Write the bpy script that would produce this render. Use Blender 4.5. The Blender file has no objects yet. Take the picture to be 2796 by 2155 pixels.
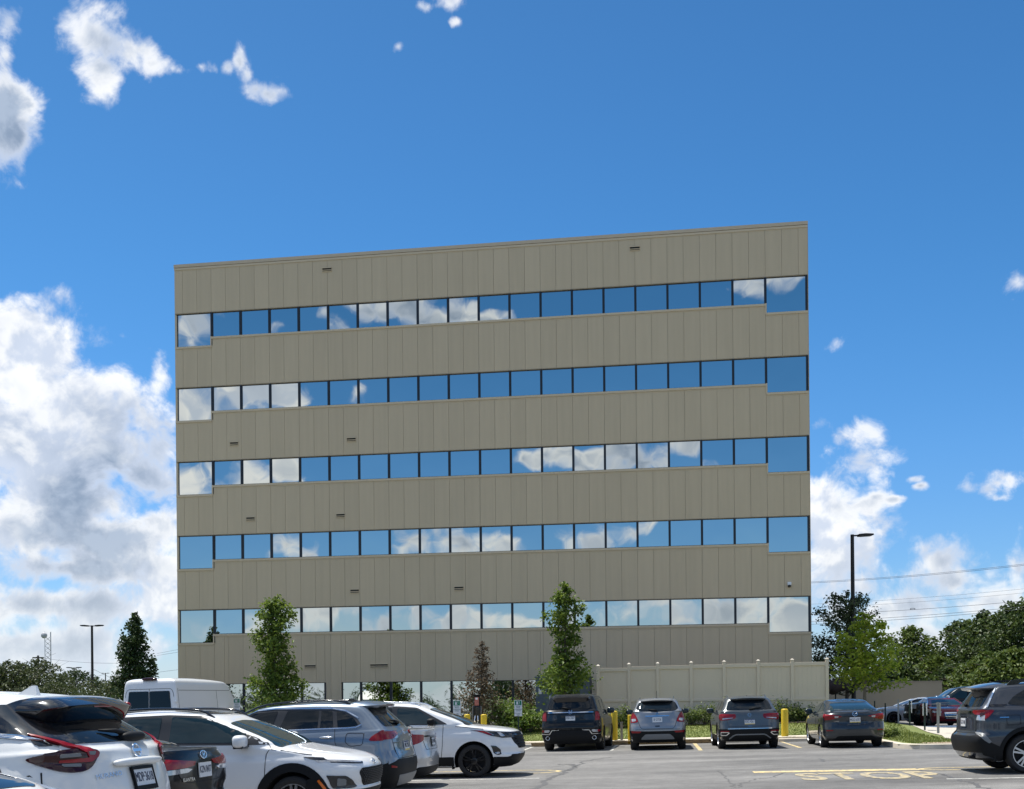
import bpy, bmesh, math, random
import numpy as np
from mathutils import Vector, Matrix
from mathutils.bvhtree import BVHTree
scene = bpy.context.scene
COL = scene.collection
PI = math.pi

# ------------------------------------------------------------------ site frame
TH = 0.1373                        # the lot and the facade are turned by this
CT, ST = math.cos(TH), math.sin(TH)
EYE, FPX, CX, CY, ROLL = 1.47, 2912.0, 1398.0, 1932.0, 0.0092
def uv(u, v): return (u*CT+v*ST, -u*ST+v*CT)
def to_uv(x, y): return (x*CT-y*ST, x*ST+y*CT)
def gz(x): return 0.018*max(-45, min(45, x))
def ab(px, py):                    # photograph pixel -> tangent offsets
    x2, y2 = px-CX, CY-py
    c, s = math.cos(ROLL), math.sin(ROLL)
    return (x2*c+y2*s)/FPX, (-x2*s+y2*c)/FPX
def at(px, py, Y):
    a, b = ab(px, py); return Vector((a*Y, Y, EYE+b*Y))
def on_ground(px, py, lift=0.0):
    a, b = ab(px, py); Y = 40.0
    for _ in range(30): Y = (gz(a*Y)+lift-EYE)/b
    return Vector((a*Y, Y, gz(a*Y)+lift))
def sstep(a, b, x):
    t = max(0.0, min(1.0, (x-a)/(b-a))); return t*t*(3-2*t)
def lawn_z(u, v):
    x, y = uv(u, v)
    return gz(x)+0.12+0.40*sstep(41.0, 45.8, v)*(1-sstep(8.0, 12.0, u))

# ------------------------------------------------------------------ objects
def mesh_obj(name, verts, faces, mat, parent=None, smooth=False, angle=None):
    me = bpy.data.meshes.new(name)
    me.from_pydata([tuple(v) for v in verts], [], faces)
    me.validate(); me.update()
    return link(name, me, mat, parent, smooth, angle)
def link(name, me, mat, parent=None, smooth=False, angle=None):
    for m in (mat if isinstance(mat, (list, tuple)) else [mat]):
        if m is not None: me.materials.append(m)
    if smooth:
        me.polygons.foreach_set('use_smooth', [True]*len(me.polygons))
        if angle: me.set_sharp_from_angle(angle=math.radians(angle))
    o = bpy.data.objects.new(name, me); COL.objects.link(o)
    if parent is not None: o.parent = parent
    return o
def bm_obj(name, bm, mat, parent=None, smooth=False, angle=None):
    me = bpy.data.meshes.new(name); bm.to_mesh(me); bm.free()
    return link(name, me, mat, parent, smooth, angle)
def tag(o, label, cat, group=None):
    o['label'] = label; o['category'] = cat
    if group: o['group'] = group
    return o
def structure(o): o['kind'] = 'structure'; return o
def stuff(o, label, cat): o['kind'] = 'stuff'; o['label'] = label; o['category'] = cat; return o
def empty(name, M, label=None, cat=None, group=None):
    o = bpy.data.objects.new(name, None); COL.objects.link(o)
    o.matrix_world = M; o.empty_display_size = 0.1
    if label: tag(o, label, cat, group)
    return o
def T(x, y, z): return Matrix.Translation((x, y, z))
TILT = Matrix.Rotation(-math.atan(0.018), 4, 'Y')
def place(u, v, ang, dz=0.0, tilt=True):          # ang is measured in the lot's own frame
    x, y = uv(u, v)
    R = Matrix.Rotation(ang-TH, 4, 'Z')
    return T(x, y, gz(x)+dz) @ (TILT @ R if tilt else R)

def box(bm, c, s, rot=None):
    M = T(*c) @ (rot if rot is not None else Matrix.Identity(4)) @ Matrix.Diagonal((s[0], s[1], s[2], 1))
    return bmesh.ops.create_cube(bm, size=1.0, matrix=M)['verts']
def tube(bm, pts, radii, seg=8, cap=True):
    pts = [Vector(p) for p in pts]; rings = []
    for i, p in enumerate(pts):
        d = (pts[min(i+1, len(pts)-1)]-pts[max(i-1, 0)]).normalized()
        a = Vector((0, 0, 1)) if abs(d.z) < .9 else Vector((1, 0, 0))
        e1 = d.cross(a).normalized(); e2 = d.cross(e1)
        r = radii[i] if isinstance(radii, (list, tuple)) else radii
        rings.append([bm.verts.new(p+(e1*math.cos(2*PI*k/seg)+e2*math.sin(2*PI*k/seg))*r) for k in range(seg)])
    for a, b in zip(rings, rings[1:]):
        for k in range(seg): bm.faces.new((a[k], a[(k+1) % seg], b[(k+1) % seg], b[k]))
    if cap:
        bm.faces.new(rings[0][::-1]); bm.faces.new(rings[-1])
def lathe(bm, prof, seg=40, axis='Y', c=(0, 0, 0)):
    rings = []
    for r, h in prof:
        ring = []
        for k in range(seg):
            a = 2*PI*k/seg
            p = (r*math.cos(a), h, r*math.sin(a)) if axis == 'Y' else (r*math.cos(a), r*math.sin(a), h)
            ring.append(bm.verts.new((p[0]+c[0], p[1]+c[1], p[2]+c[2])))
        rings.append(ring)
    for a, b in zip(rings, rings[1:]):
        for k in range(seg): bm.faces.new((a[k], a[(k+1) % seg], b[(k+1) % seg], b[k]))
    return rings
def rbox(bm, c, s, bev=0.02, seg=2, rot=None):
    vs = box(bm, c, s, rot)
    es = list({e for v in vs for e in v.link_edges})
    bmesh.ops.bevel(bm, geom=es, offset=bev, segments=seg, affect='EDGES', profile=.5)
def prism(bm, poly, d0, d1, axis='y'):
    """poly of 2D points extruded between d0 and d1 along an axis"""
    def P(p, d):
        return {'y': (p[0], d, p[1]), 'x': (d, p[0], p[1]), 'z': (p[0], p[1], d)}[axis]
    a = [bm.verts.new(P(p, d0)) for p in poly]; b = [bm.verts.new(P(p, d1)) for p in poly]
    n = len(poly)
    for i in range(n): bm.faces.new((a[i], a[(i+1) % n], b[(i+1) % n], b[i]))
    bm.faces.new(a[::-1]); bm.faces.new(b)
    bmesh.ops.recalc_face_normals(bm, faces=bm.faces[:])
def ellipsoid(bm, c, r, p=2.6, nu=18, nv=12):
    """a superellipsoid"""
    def sg(x, e): return math.copysign(abs(x)**e, x)
    e = 2/p; rows = []
    for j in range(1, nv):
        a = -PI/2+PI*j/nv
        rows.append([bm.verts.new((c[0]+r[0]*sg(math.cos(a), e)*sg(math.cos(2*PI*i/nu), e),
                                   c[1]+r[1]*sg(math.cos(a), e)*sg(math.sin(2*PI*i/nu), e),
                                   c[2]+r[2]*sg(math.sin(a), e))) for i in range(nu)])
    lo = bm.verts.new((c[0], c[1], c[2]-r[2])); hi = bm.verts.new((c[0], c[1], c[2]+r[2]))
    for a, b in zip(rows, rows[1:]):
        for i in range(nu): bm.faces.new((a[i], a[(i+1) % nu], b[(i+1) % nu], b[i]))
    for i in range(nu):
        bm.faces.new((lo, rows[0][(i+1) % nu], rows[0][i])); bm.faces.new((hi, rows[-1][i], rows[-1][(i+1) % nu]))
def text_mesh(name, body, size, mat, M, parent=None, depth=0.001, wide=1.0, align='CENTER', bold=0.0):
    cu = bpy.data.curves.new(name, 'FONT'); cu.body = body; cu.size = size
    cu.align_x = align; cu.align_y = 'CENTER'; cu.extrude = depth; cu.resolution_u = 3; cu.offset = bold
    tmp = bpy.data.objects.new(name, cu); COL.objects.link(tmp)
    dg = bpy.context.evaluated_depsgraph_get()
    me = bpy.data.meshes.new_from_object(tmp.evaluated_get(dg))
    bpy.data.objects.remove(tmp); bpy.data.curves.remove(cu)
    me.materials.clear()
    me.transform(M @ Matrix.Diagonal((wide, 1, 1, 1)))
    return link(name, me, mat, parent)

# ------------------------------------------------------------------ materials
def nt(m): return m.node_tree.nodes, m.node_tree.links
def bsdf(m): return m.node_tree.nodes['Principled BSDF']
def new_mat(name):
    m = bpy.data.materials.new(name); m.use_nodes = True; return m
def solid(name, col, rough=.5, metal=0.0, coat=0.0, vary=.06, scale=6.0, bump=0.0, spec=.5, coat_r=.03, bscale=None):
    m = new_mat(name); N, L = nt(m); b = bsdf(m)
    tc = N.new('ShaderNodeTexCoord'); no = N.new('ShaderNodeTexNoise')
    no.inputs['Scale'].default_value = scale; no.inputs['Detail'].default_value = 4
    L.new(tc.outputs['Object'], no.inputs['Vector'])
    mx = N.new('ShaderNodeMix'); mx.data_type = 'RGBA'
    mx.inputs[6].default_value = (*[c*(1-vary) for c in col], 1); mx.inputs[7].default_value = (*[min(1, c*(1+vary)) for c in col], 1)
    L.new(no.outputs['Fac'], mx.inputs[0]); L.new(mx.outputs[2], b.inputs['Base Color'])
    b.inputs['Roughness'].default_value = rough; b.inputs['Metallic'].default_value = metal
    b.inputs['Specular IOR Level'].default_value = spec
    b.inputs['Coat Weight'].default_value = coat; b.inputs['Coat Roughness'].default_value = coat_r
    if bump:
        n2 = no
        if bscale:
            n2 = N.new('ShaderNodeTexNoise'); n2.inputs['Scale'].default_value = bscale; L.new(tc.outputs['Object'], n2.inputs['Vector'])
        bp = N.new('ShaderNodeBump'); bp.inputs['Strength'].default_value = bump; bp.inputs['Distance'].default_value = .01
        L.new(n2.outputs['Fac'], bp.inputs['Height']); L.new(bp.outputs[0], b.inputs['Normal'])
    return m
def leaf_mat(name, dark, light, trans=.35, rough=.55):
    m = new_mat(name); N, L = nt(m)
    b = bsdf(m); out = N['Material Output']
    ge = N.new('ShaderNodeNewGeometry'); rp = N.new('ShaderNodeValToRGB')
    rp.color_ramp.elements[0].color = (*dark, 1); rp.color_ramp.elements[1].color = (*light, 1)
    L.new(ge.outputs['Random Per Island'], rp.inputs[0])
    L.new(rp.outputs[0], b.inputs['Base Color']); b.inputs['Roughness'].default_value = rough
    b.inputs['Specular IOR Level'].default_value = .35
    tr = N.new('ShaderNodeBsdfTranslucent'); hs = N.new('ShaderNodeHueSaturation')
    hs.inputs['Value'].default_value = 1.3; hs.inputs['Hue'].default_value = .485
    L.new(rp.outputs[0], hs.inputs['Color']); L.new(hs.outputs[0], tr.inputs[0])
    mx = N.new('ShaderNodeMixShader'); mx.inputs[0].default_value = trans
    L.new(b.outputs[0], mx.inputs[1]); L.new(tr.outputs[0], mx.inputs[2]); L.new(mx.outputs[0], out.inputs[0])
    return m
def paint(name, col, metal=0.0, rough=.35, coat=1.0):
    return solid(name, col, rough, metal, coat, vary=.015, scale=2.0, spec=.15)
M = {}
M['white'] = paint('white paint', (.74, .75, .76), 0, .4)
M['pearl'] = paint('pearl white paint', (.72, .73, .72), 0, .38)
M['black'] = paint('black paint', (.004, .0044, .0052), 0, .3, coat=.55)
M['silver'] = paint('silver paint', (.50, .50, .50), .45, .32)
M['blue_grey'] = paint('blue grey paint', (.165, .205, .255), .6, .28)
M['grey'] = paint('grey paint', (.27, .28, .295), .55, .32)
M['grey2'] = paint('warm grey paint', (.105, .113, .116), .45, .33)
M['dark_grey'] = paint('dark blue grey paint', (.034, .040, .046), .35, .32)
M['slate'] = paint('slate grey paint', (.044, .050, .062), .35, .34)
M['red'] = paint('dark red paint', (.16, .008, .014), .4, .3)
M['plastic'] = solid('black textured plastic', (.0075, .0085, .010), .6, bump=.1, scale=60, spec=.2)
M['grey_plastic'] = solid('grey plastic trim', (.16, .17, .18), .45)
M['gloss_black'] = solid('gloss black trim', (.004, .004, .006), .12, coat=.6)
M['dark'] = solid('dark underbody', (.006, .006, .007), .8)
M['gap'] = solid('panel gap', (.01, .01, .012), .8)
M['pillar'] = solid('satin pillar trim', (.035, .037, .042), .38, spec=.3)
M['glass'] = solid('tinted car glass', (.006, .009, .012), .02, spec=.38, vary=.1)
M['glass2'] = solid('lightly tinted car glass', (.012, .028, .036), .02, spec=.45, vary=.2, scale=3)
M['chrome'] = solid('chrome', (.75, .77, .80), .12, 1.0)
M['tyre'] = solid('tyre rubber', (.012, .012, .013), .75, bump=.2, scale=40)
M['alloy'] = solid('alloy wheel', (.55, .56, .58), .3, .9)
M['black_alloy'] = solid('black alloy wheel', (.008, .008, .01), .25, .3, coat=.4)
M['lamp_red'] = solid('red lamp lens', (.24, .005, .010), .20, coat=.4, spec=.3, vary=.45, scale=9)
M['lamp_dark'] = solid('smoked red lamp lens', (.030, .003, .005), .10, coat=.4, spec=.3, vary=.5, scale=12)
M['lamp_clear'] = solid('clear lamp lens', (.45, .46, .48), .08, .4, coat=1, vary=.4, scale=30)
M['lamp_black'] = solid('dark headlamp glass', (.02, .022, .026), .10, coat=.35, spec=.4, vary=.5, scale=14)
M['amber'] = solid('amber lens', (.65, .14, .01), .15, coat=1)
M['plate'] = solid('licence plate face', (.68, .69, .70), .4)
M['plate_blue'] = solid('plate navy', (.015, .025, .09), .4)
M['plate_yellow'] = solid('plate yellow', (.70, .50, .05), .4)
M['plate_text'] = solid('plate lettering', (.02, .025, .06), .5)
M['asph_mark_w'] = None

# ------------------------------------------------------------------ flat polygons draped on a body
def fillet(poly, r=.03, n=4):
    out = []; k = len(poly)
    for i in range(k):
        p = Vector(poly[i]); a = Vector(poly[i-1])-p; b = Vector(poly[(i+1) % k])-p
        da, db = a.length, b.length
        c = min(r, .45*da, .45*db)
        if c < 1e-4: out.append(tuple(p)); continue
        s, e = p+a*(c/da), p+b*(c/db)
        for j in range(n+1):
            t = j/n
            q = s*(1-t)**2+p*2*t*(1-t)+e*t*t
            out.append((q.x, q.y))
    return out
def strip(pts, w):
    """a thin band along a polyline, as a list of quads"""
    pts = [Vector(p) for p in pts]; L_, R_ = [], []
    for i, p in enumerate(pts):
        d = (pts[min(i+1, len(pts)-1)]-pts[max(i-1, 0)]).normalized(); n = Vector((-d.y, d.x))*w/2
        L_.append(p+n); R_.append(p-n)
    return [[tuple(L_[i]), tuple(L_[i+1]), tuple(R_[i+1]), tuple(R_[i])] for i in range(len(pts)-1)]
def arc(cx, cz, r, a0, a1, n=18): return [(cx+r*math.cos(math.radians(a0+(a1-a0)*i/n)), cz+r*math.sin(math.radians(a0+(a1-a0)*i/n))) for i in range(n+1)]

class Car:
    def __init__(s, name, levels, W, wheels, mat, arch=None, R=.345, roof_arch=.045, tw=.225, arches=True, roof_from=13, tail=.05):
        s.W, s.R, s.mat, s.wheels, s.tw = W, R, mat, wheels, tw
        s.arch_r = arch or R+.055
        s.L = max(l[2] for l in levels)
        s.root = bpy.data.objects.new(name, None); COL.objects.link(s.root); s.root.empty_display_size = .1
        s._body(levels, roof_arch, arches, roof_from, tail)
    def _body(s, levels, roof_arch, arches, roof_from, tail):
        nc, ns = 12, 22
        rows = []
        for li, lv in enumerate(levels):
            xr, zr, xf, zf, wf = lv[:5]
            ar, nr, af, nf = lv[5] if len(lv) > 5 else (.34, 3.4, .60, 2.7)
            w = wf*s.W/2
            span = xf-xr
            ar = min(ar, span*.45); af = min(af, span*.45)
            half = []
            for i in range(nc):
                t = PI/2*i/nc
                half.append((xr+ar*(1-math.cos(t)**(2/nr)), w*math.sin(t)**(2/nr)))
            x0, x1 = xr+ar, xf-af
            for i in range(ns): half.append((x0+(x1-x0)*i/ns, w))
            for i in range(nc+1):
                t = PI/2*(1-i/nc)
                half.append((xf-af*(1-math.cos(t)**(2/nf)), w*math.sin(t)**(2/nf)))
            half[0] = (xr, 0.0); half[-1] = (xf, 0.0)
            row = []
            for (x, y) in half:
                q = (x-xr)/span
                z = zr+(zf-zr)*q
                if li >= roof_from: z -= roof_arch*(2*q-1)**2
                y *= 1-tail*max(0, 1-q*2.2)**2*(1 if li >= 8 else .4)
                row.append((x, y, z))
            full = row+[(x, -y, z) for (x, y, z) in row[-2:0:-1]]
            rows.append(full)
        A = np.array(rows)                                # levels x loop x 3
        d = np.sqrt(((A[1:]-A[:-1])**2).sum(2)).mean(1)+1e-6
        t = np.concatenate([[0], np.cumsum(d)])
        sl = (A[1:]-A[:-1])/d[:, None, None]
        m = np.zeros_like(A); m[0], m[-1] = sl[0], sl[-1]
        for i in range(1, len(A)-1):
            a, b = sl[i-1], sl[i]
            w1, w2 = 2*d[i]+d[i-1], d[i]+2*d[i-1]
            with np.errstate(divide='ignore', invalid='ignore'):
                h = (w1+w2)/(w1/a+w2/b)
            m[i] = np.where(a*b > 1e-12, h, 0.0)
        out = [A[0]]
        for i in range(len(A)-1):
            k = 4
            for j in range(1, k+1):
                q = j/k; h = d[i]
                out.append((2*q**3-3*q**2+1)*A[i]+(q**3-2*q**2+q)*h*m[i]+(-2*q**3+3*q**2)*A[i+1]+(q**3-q**2)*h*m[i+1])
        G = np.array(out); nr_, nl = G.shape[0], G.shape[1]
        verts = G.reshape(-1, 3).tolist(); faces = []
        for i in range(nr_-1):
            for j in range(nl):
                a, b = i*nl+j, i*nl+(j+1) % nl
                faces.append((a, a+nl, b+nl, b))
        faces.append(tuple(range(nl)))
        faces.append(tuple(range((nr_-1)*nl, nr_*nl))[::-1])
        bm = bmesh.new()
        vs = [bm.verts.new(v) for v in verts]
        for f in faces: bm.faces.new([vs[i] for i in f])
        bmesh.ops.recalc_face_normals(bm, faces=bm.faces[:])
        s.bvh = BVHTree.FromBMesh(bm)
        me = bpy.data.meshes.new('body'); bm.to_mesh(me); bm.free()
        if arches and s.wheels:
            cb = bmesh.new()
            for x in s.wheels:
                for sd in (1, -1):
                    bmesh.ops.create_cone(cb, cap_ends=True, segments=40, radius1=s.arch_r, radius2=s.arch_r, depth=.62,
                        matrix=T(x, sd*(s.W/2), s.R) @ Matrix.Rotation(PI/2, 4, 'X'))
            cm = bpy.data.meshes.new('cut'); cb.to_mesh(cm); cb.free()
            co = bpy.data.objects.new('cut', cm); COL.objects.link(co)
            bo = bpy.data.objects.new('tmp', me); COL.objects.link(bo)
            md = bo.modifiers.new('b', 'BOOLEAN'); md.operation = 'DIFFERENCE'; md.object = co; md.solver = 'EXACT'
            dg = bpy.context.evaluated_depsgraph_get()
            me2 = bpy.data.meshes.new_from_object(bo.evaluated_get(dg))
            bpy.data.objects.remove(bo); bpy.data.objects.remove(co)
            me = me2; me.materials.clear()
        s.body = link('body', me, [s.mat, M['dark']], s.root, True, 40)
        if arches and s.wheels:
            for p in me.polygons:
                c = p.center
                for x in s.wheels:
                    if math.hypot(c.x-x, c.z-s.R) < s.arch_r-.0005 and all(math.hypot(me.vertices[i].co.x-x, me.vertices[i].co.z-s.R) < s.arch_r+.002 for i in p.vertices):
                        p.material_index = 1
                if c.z < .30 and p.normal.z < -.6: p.material_index = 1
    # -- draping
    def contour(s, end, z):
        """plan outline at height z round one end: arrays of arc length, x, y from the centre line outwards"""
        key = (end, round(z, 3))
        if not hasattr(s, '_ct'): s._ct = {}
        if key in s._ct: return s._ct[key]
        sg = -1 if end == 'rear' else 1
        h, n, _, _ = s.bvh.ray_cast(Vector((-4 if end == 'rear' else s.L+4, 0, z)), Vector((-sg, 0, 0)))
        if h is None: h = Vector((0 if end == 'rear' else s.L, 0, z))
        c = Vector((h.x-sg*.42, 0, z)); P = []
        for i in range(101):
            a = math.radians(i*1.5)
            hh, n, _, _ = s.bvh.ray_cast(c, Vector((sg*math.cos(a), math.sin(a), 0)))
            if hh is not None and (not P or (hh-P[-1]).length < .5): P.append(hh)
        S = [0.0]
        for a, b in zip(P, P[1:]): S.append(S[-1]+(b-a).length)
        ym = max(p.y for p in P); k = next(i for i, p in enumerate(P) if p.y >= ym*.93)
        s._ct[key] = (S, P, ym, k)
        return s._ct[key]
    def wrap_point(s, view, p, z, end=None, joint=None):
        e = view if view in ('rear', 'front') else end
        S, P, ym, k = s.contour(e, z); sg = 1
        if view in ('rear', 'front'):
            sg = -1 if p < 0 else 1; y = min(abs(p), P[k].y if joint else ym*.985); i = 1
            while i < len(P)-1 and P[i].y < y: i += 1
            a, b = P[i-1], P[i]; t = 0 if abs(b.y-a.y) < 1e-6 else max(0, min(1, (y-a.y)/(b.y-a.y)))
        else:
            sg = 1 if view == 'L' else -1; i = k; m = 1 if e == 'rear' else -1
            if m*(p-P[k].x) <= 0: a, b, t = P[k], P[k], 0
            else:
                while i < len(P)-1 and m*P[i].x < m*p: i += 1
                a, b = P[i-1], P[i]; t = 0 if abs(b.x-a.x) < 1e-6 else max(0, min(1, (p-a.x)/(b.x-a.x)))
        h = a.lerp(b, t); hit = Vector((h.x, sg*h.y, z))
        q, no, _, _ = s.bvh.find_nearest(hit)
        if no.dot(hit-Vector((s.L/2, 0, .7))) < 0: no = -no
        return hit, no
    def drape(s, bm, view, poly, off=.004, grid=.06, end=None, joint=None):
        b2 = bmesh.new()
        try: b2.faces.new([b2.verts.new((p[0], p[1], 0)) for p in poly])
        except ValueError: b2.free(); return
        bmesh.ops.triangulate(b2, faces=b2.faces[:])
        xs = [p[0] for p in poly]; ys = [p[1] for p in poly]
        for lo, hi, n in ((min(xs), max(xs), (1, 0, 0)), (min(ys), max(ys), (0, 1, 0))):
            k = int((hi-lo)/grid)
            for i in range(1, k+1):
                c = lo+(hi-lo)*i/(k+1)
                bmesh.ops.bisect_plane(b2, geom=b2.verts[:]+b2.edges[:]+b2.faces[:], plane_co=(n[0]*c, n[1]*c, 0), plane_no=n)
        bmesh.ops.remove_doubles(b2, verts=b2.verts[:], dist=1e-5)
        dirs = {'L': (0, -1, 0), 'R': (0, 1, 0), 'rear': (1, 0, 0), 'front': (-1, 0, 0), 'top': (0, 0, -1)}
        dv = Vector(dirs.get(view, (1, 0, 0))); mp = {}
        for v in b2.verts:
            p, q = v.co.x, v.co.y
            if view in ('wrL', 'wrR', 'wfL', 'wfR'):            # arc length round a corner
                S, P, ym, k = s.contour('rear' if view[1] == 'r' else 'front', q); i = 1
                while i < len(P)-1 and S[i] < p: i += 1
                h = P[i-1].lerp(P[i], max(0, min(1, (p-S[i-1])/max(1e-6, S[i]-S[i-1])))); sg = 1 if view[2] == 'L' else -1
                hit = Vector((h.x, sg*h.y, q)); _h, no, _i, _d = s.bvh.find_nearest(hit)
                if no.dot(hit-Vector((s.L/2, 0, .7))) < 0: no = -no
            elif view in ('rear', 'front') or end:
                hit, no = s.wrap_point(view, p, q, end, joint)
            else:
                for _ in range(40):
                    o = Vector({'L': (p, 4, q), 'R': (p, -4, q), 'top': (p, q, 6)}[view])
                    hit, no, _i, _d = s.bvh.ray_cast(o, dv)
                    if hit is None:
                        hit, no, _i, _d = s.bvh.find_nearest(o+dv*3.2)
                    if view == 'top' and abs(no.y) > .62: q *= .985; continue
                    if view != 'top' and abs(no.y) < .5 and q > .9:
                        if abs(no.x) > abs(no.z)*.8: p += .014 if p < s.L/2 else -.014
                        else: q -= .010
                        continue
                    break
                if no.dot(dv) > 0: no = -no
            mp[v] = (bm.verts.new(hit+no*off), hit-no*.006)
        for f in b2.faces:
            try: bm.faces.new([mp[v][0] for v in f.verts])
            except ValueError: pass
        for e in b2.edges:                                     # a skirt down to the body
            if len(e.link_faces) == 1:
                a, b = e.verts
                try: bm.faces.new((mp[a][0], mp[b][0], bm.verts.new(mp[b][1]), bm.verts.new(mp[a][1])))
                except ValueError: pass
        b2.free()
    def patch(s, name, mat, items, off=.004, grid=.06, parent=None):
        """items: (view, polygon) pairs, all draped into one mesh"""
        bm = bmesh.new()
        vw = {v for v, _ in items}; end = next((e for e in ('rear', 'front') if e in vw and vw & {'L', 'R'}), None)
        for view, poly in items: s.drape(bm, view, poly, off, grid, end, end is not None)
        bmesh.ops.recalc_face_normals(bm, faces=bm.faces[:])
        ce = Vector((s.L/2, 0, .8))
        return bm_obj(name, bm, mat, parent or s.root, True, 35)
    def both(s, name, mat, poly, off=.004, grid=.06, sides='LR'):
        return [s.patch(name, mat, [(d, poly)], off, grid) for d in sides]
    def pair(s, name, mat, view, poly, off=.004, grid=.05, side=None, sides=(1, -1)):
        """mirrored pair on the rear or front; `side` adds the wrapped side piece"""
        out = []
        for sg in sides:
            it = [(view, [(p[0]*sg, p[1]) for p in poly])]
            if side: it.append(('L' if sg > 0 else 'R', side))
            out.append(s.patch(name, mat, it, off, grid))
        return out
    def seams(s, lines, w=.008, off=.0042):
        for view, pts in lines:
            bm = bmesh.new()
            for q in strip(pts, w): s.drape(bm, view, q, off, .12)
            bmesh.ops.recalc_face_normals(bm, faces=bm.faces[:])
            bm_obj('panel_gap', bm, M['gap'], s.root)
    # -- hardware
    def add_wheels(s, rim='alloy', spokes=5, twin=True, rimr=None):
        rr = rimr or s.R*.70
        for x in s.wheels:
            for sd in (1, -1):
                bm = bmesh.new(); w = s.tw; yo = sd*(s.W/2-.015)
                pr = [(rr, -w*.46), (rr+.02, -w*.5), (s.R-.035, -w*.5), (s.R-.008, -w*.40), (s.R, -w*.2), (s.R, w*.2), (s.R-.008, w*.40), (s.R-.035, w*.5), (rr+.02, w*.5), (rr, w*.46), (rr-.01, w*.2), (rr-.01, -w*.2), (rr, -w*.46)]
                lathe(bm, pr, 44, 'Y', (x, yo-sd*w/2, s.R))
                bmesh.ops.recalc_face_normals(bm, faces=bm.faces[:])
                wh = bm_obj('wheel', bm, M['tyre'], s.root, True, 40)
                bm = bmesh.new(); yf = yo-sd*.012
                lathe(bm, [(rr+.012, yf-s_(sd, .006)), (rr+.004, yf), (rr-.014, yf), (rr-.022, yf-sd*.05)], 44, 'Y', (x, 0, s.R))
                lathe(bm, [(rr-.02, yf-sd*.10), (.02, yf-sd*.10)], 30, 'Y', (x, 0, s.R))
                lathe(bm, [(.075, yf-sd*.05), (.07, yf-sd*.012), (.045, yf-sd*.008), (.001, yf-sd*.008)], 20, 'Y', (x, 0, s.R))
                for k in range(spokes):
                    a = 2*PI*k/spokes+.3
                    for da in ((-.17, .17) if twin else (0,)):
                        wdt = .034 if twin else .062
                        r0 = Matrix.Rotation(-(a+da), 4, 'Y')
                        cen = Vector((x, yf-sd*.022, s.R))+Vector((math.cos(a+da), 0, math.sin(a+da)))*(rr*.54)
                        box(bm, cen, (rr*.90, .02, wdt), r0)
                bmesh.ops.recalc_face_normals(bm, faces=bm.faces[:])
                ro = bm_obj('rim', bm, [M[rim]], wh, True, 30)
                bm = bmesh.new()
                lathe(bm, [(rr-.021, yf-sd*.095), (.01, yf-sd*.095)], 30, 'Y', (x, 0, s.R))
                bm_obj('brake_disc', bm, M['dark'], wh)
    def hit(s, view, p, q, off=0.0):
        o, dv = {'L': ((p, 4, q), (0, -1, 0)), 'R': ((p, -4, q), (0, 1, 0)), 'rear': ((-4, p, q), (1, 0, 0)), 'front': ((s.L+4, p, q), (-1, 0, 0)), 'top': ((p, q, 6), (0, 0, -1))}[view]
        h, n, _, _ = s.bvh.ray_cast(Vector(o), Vector(dv))
        if h is None: h, n, _, _ = s.bvh.find_nearest(Vector(o)+Vector(dv)*3.2)
        if n.dot(Vector(dv)) > 0: n = -n
        return h+n*off, n
    def plate(s, z, txt, y=0.0, frame=None, blue=True, view='rear', yellow=True):
        h, n = s.hit(view, y, z, .012)
        X = Vector((0, -1, 0)) if view == 'rear' else Vector((0, 1, 0))
        Mx = Matrix(((X.x, 0, n.x, h.x), (X.y, 0, n.y, h.y), (0, 1, n.z, h.z), (0, 0, 0, 1)))
        Zax = Vector((n.x, 0, n.z)).normalized(); Yax = Zax.cross(X).normalized()
        Mx = Matrix(((X.x, Yax.x, Zax.x, h.x), (X.y, Yax.y, Zax.y, h.y), (X.z, Yax.z, Zax.z, h.z), (0, 0, 0, 1)))
        bm = bmesh.new(); box(bm, (0, 0, 0), (.305, .155, .012)); bm.transform(Mx)
        pl = bm_obj('license_plate', bm, M['plate'], s.root)
        if frame is not None:
            bm = bmesh.new()
            box(bm, (0, .079, .002), (.335, .026, .022)); box(bm, (0, -.080, .002), (.335, .036, .022))
            for q in (1, -1): box(bm, (q*.160, 0, .002), (.014, .14, .022))
            bm.transform(Mx); bm_obj('plate_frame', bm, frame, pl)
        elif blue:
            bm = bmesh.new(); box(bm, (0, .064, .0055), (.30, .022, .004)); bm.transform(Mx); bm_obj('plate_band', bm, M['plate_blue'], pl)
        if yellow:
            bm = bmesh.new(); box(bm, (0, -.064, .0058), (.30, .02, .004)); bm.transform(Mx); bm_obj('plate_band', bm, M['plate_yellow'], pl)
        text_mesh('plate_text', txt, .105, M['plate_text'], Mx @ T(0, .002, .008), pl, wide=.62)
        return pl, Mx
    def mirror(s, x, z, mat, sides=(1, -1), low=None, size=(.085, .115, .085)):
        for sd in sides:
            h, n = s.hit('L' if sd > 0 else 'R', x, z)
            bm = bmesh.new()
            ellipsoid(bm, (x-.02, h.y+sd*(.14), z+.04), size, 3.0)
            mo = bm_obj('mirror', bm, mat, s.root, True)
            bm = bmesh.new()
            box(bm, (x+.01, h.y+sd*.055, z-.02), (.08, .16, .035)); box(bm, (x-.02, h.y+sd*.13, z-.035), (.13, .17, .03))
            bm_obj('mirror_arm', bm, M['gloss_black'], mo)
            bm = bmesh.new(); ellipsoid(bm, (x-.02-size[0]*.86, h.y+sd*.14, z+.04), (.012, size[1]*.82, size[2]*.8), 3)
            bm_obj('mirror_glass', bm, M['glass2'], mo, True)
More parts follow.
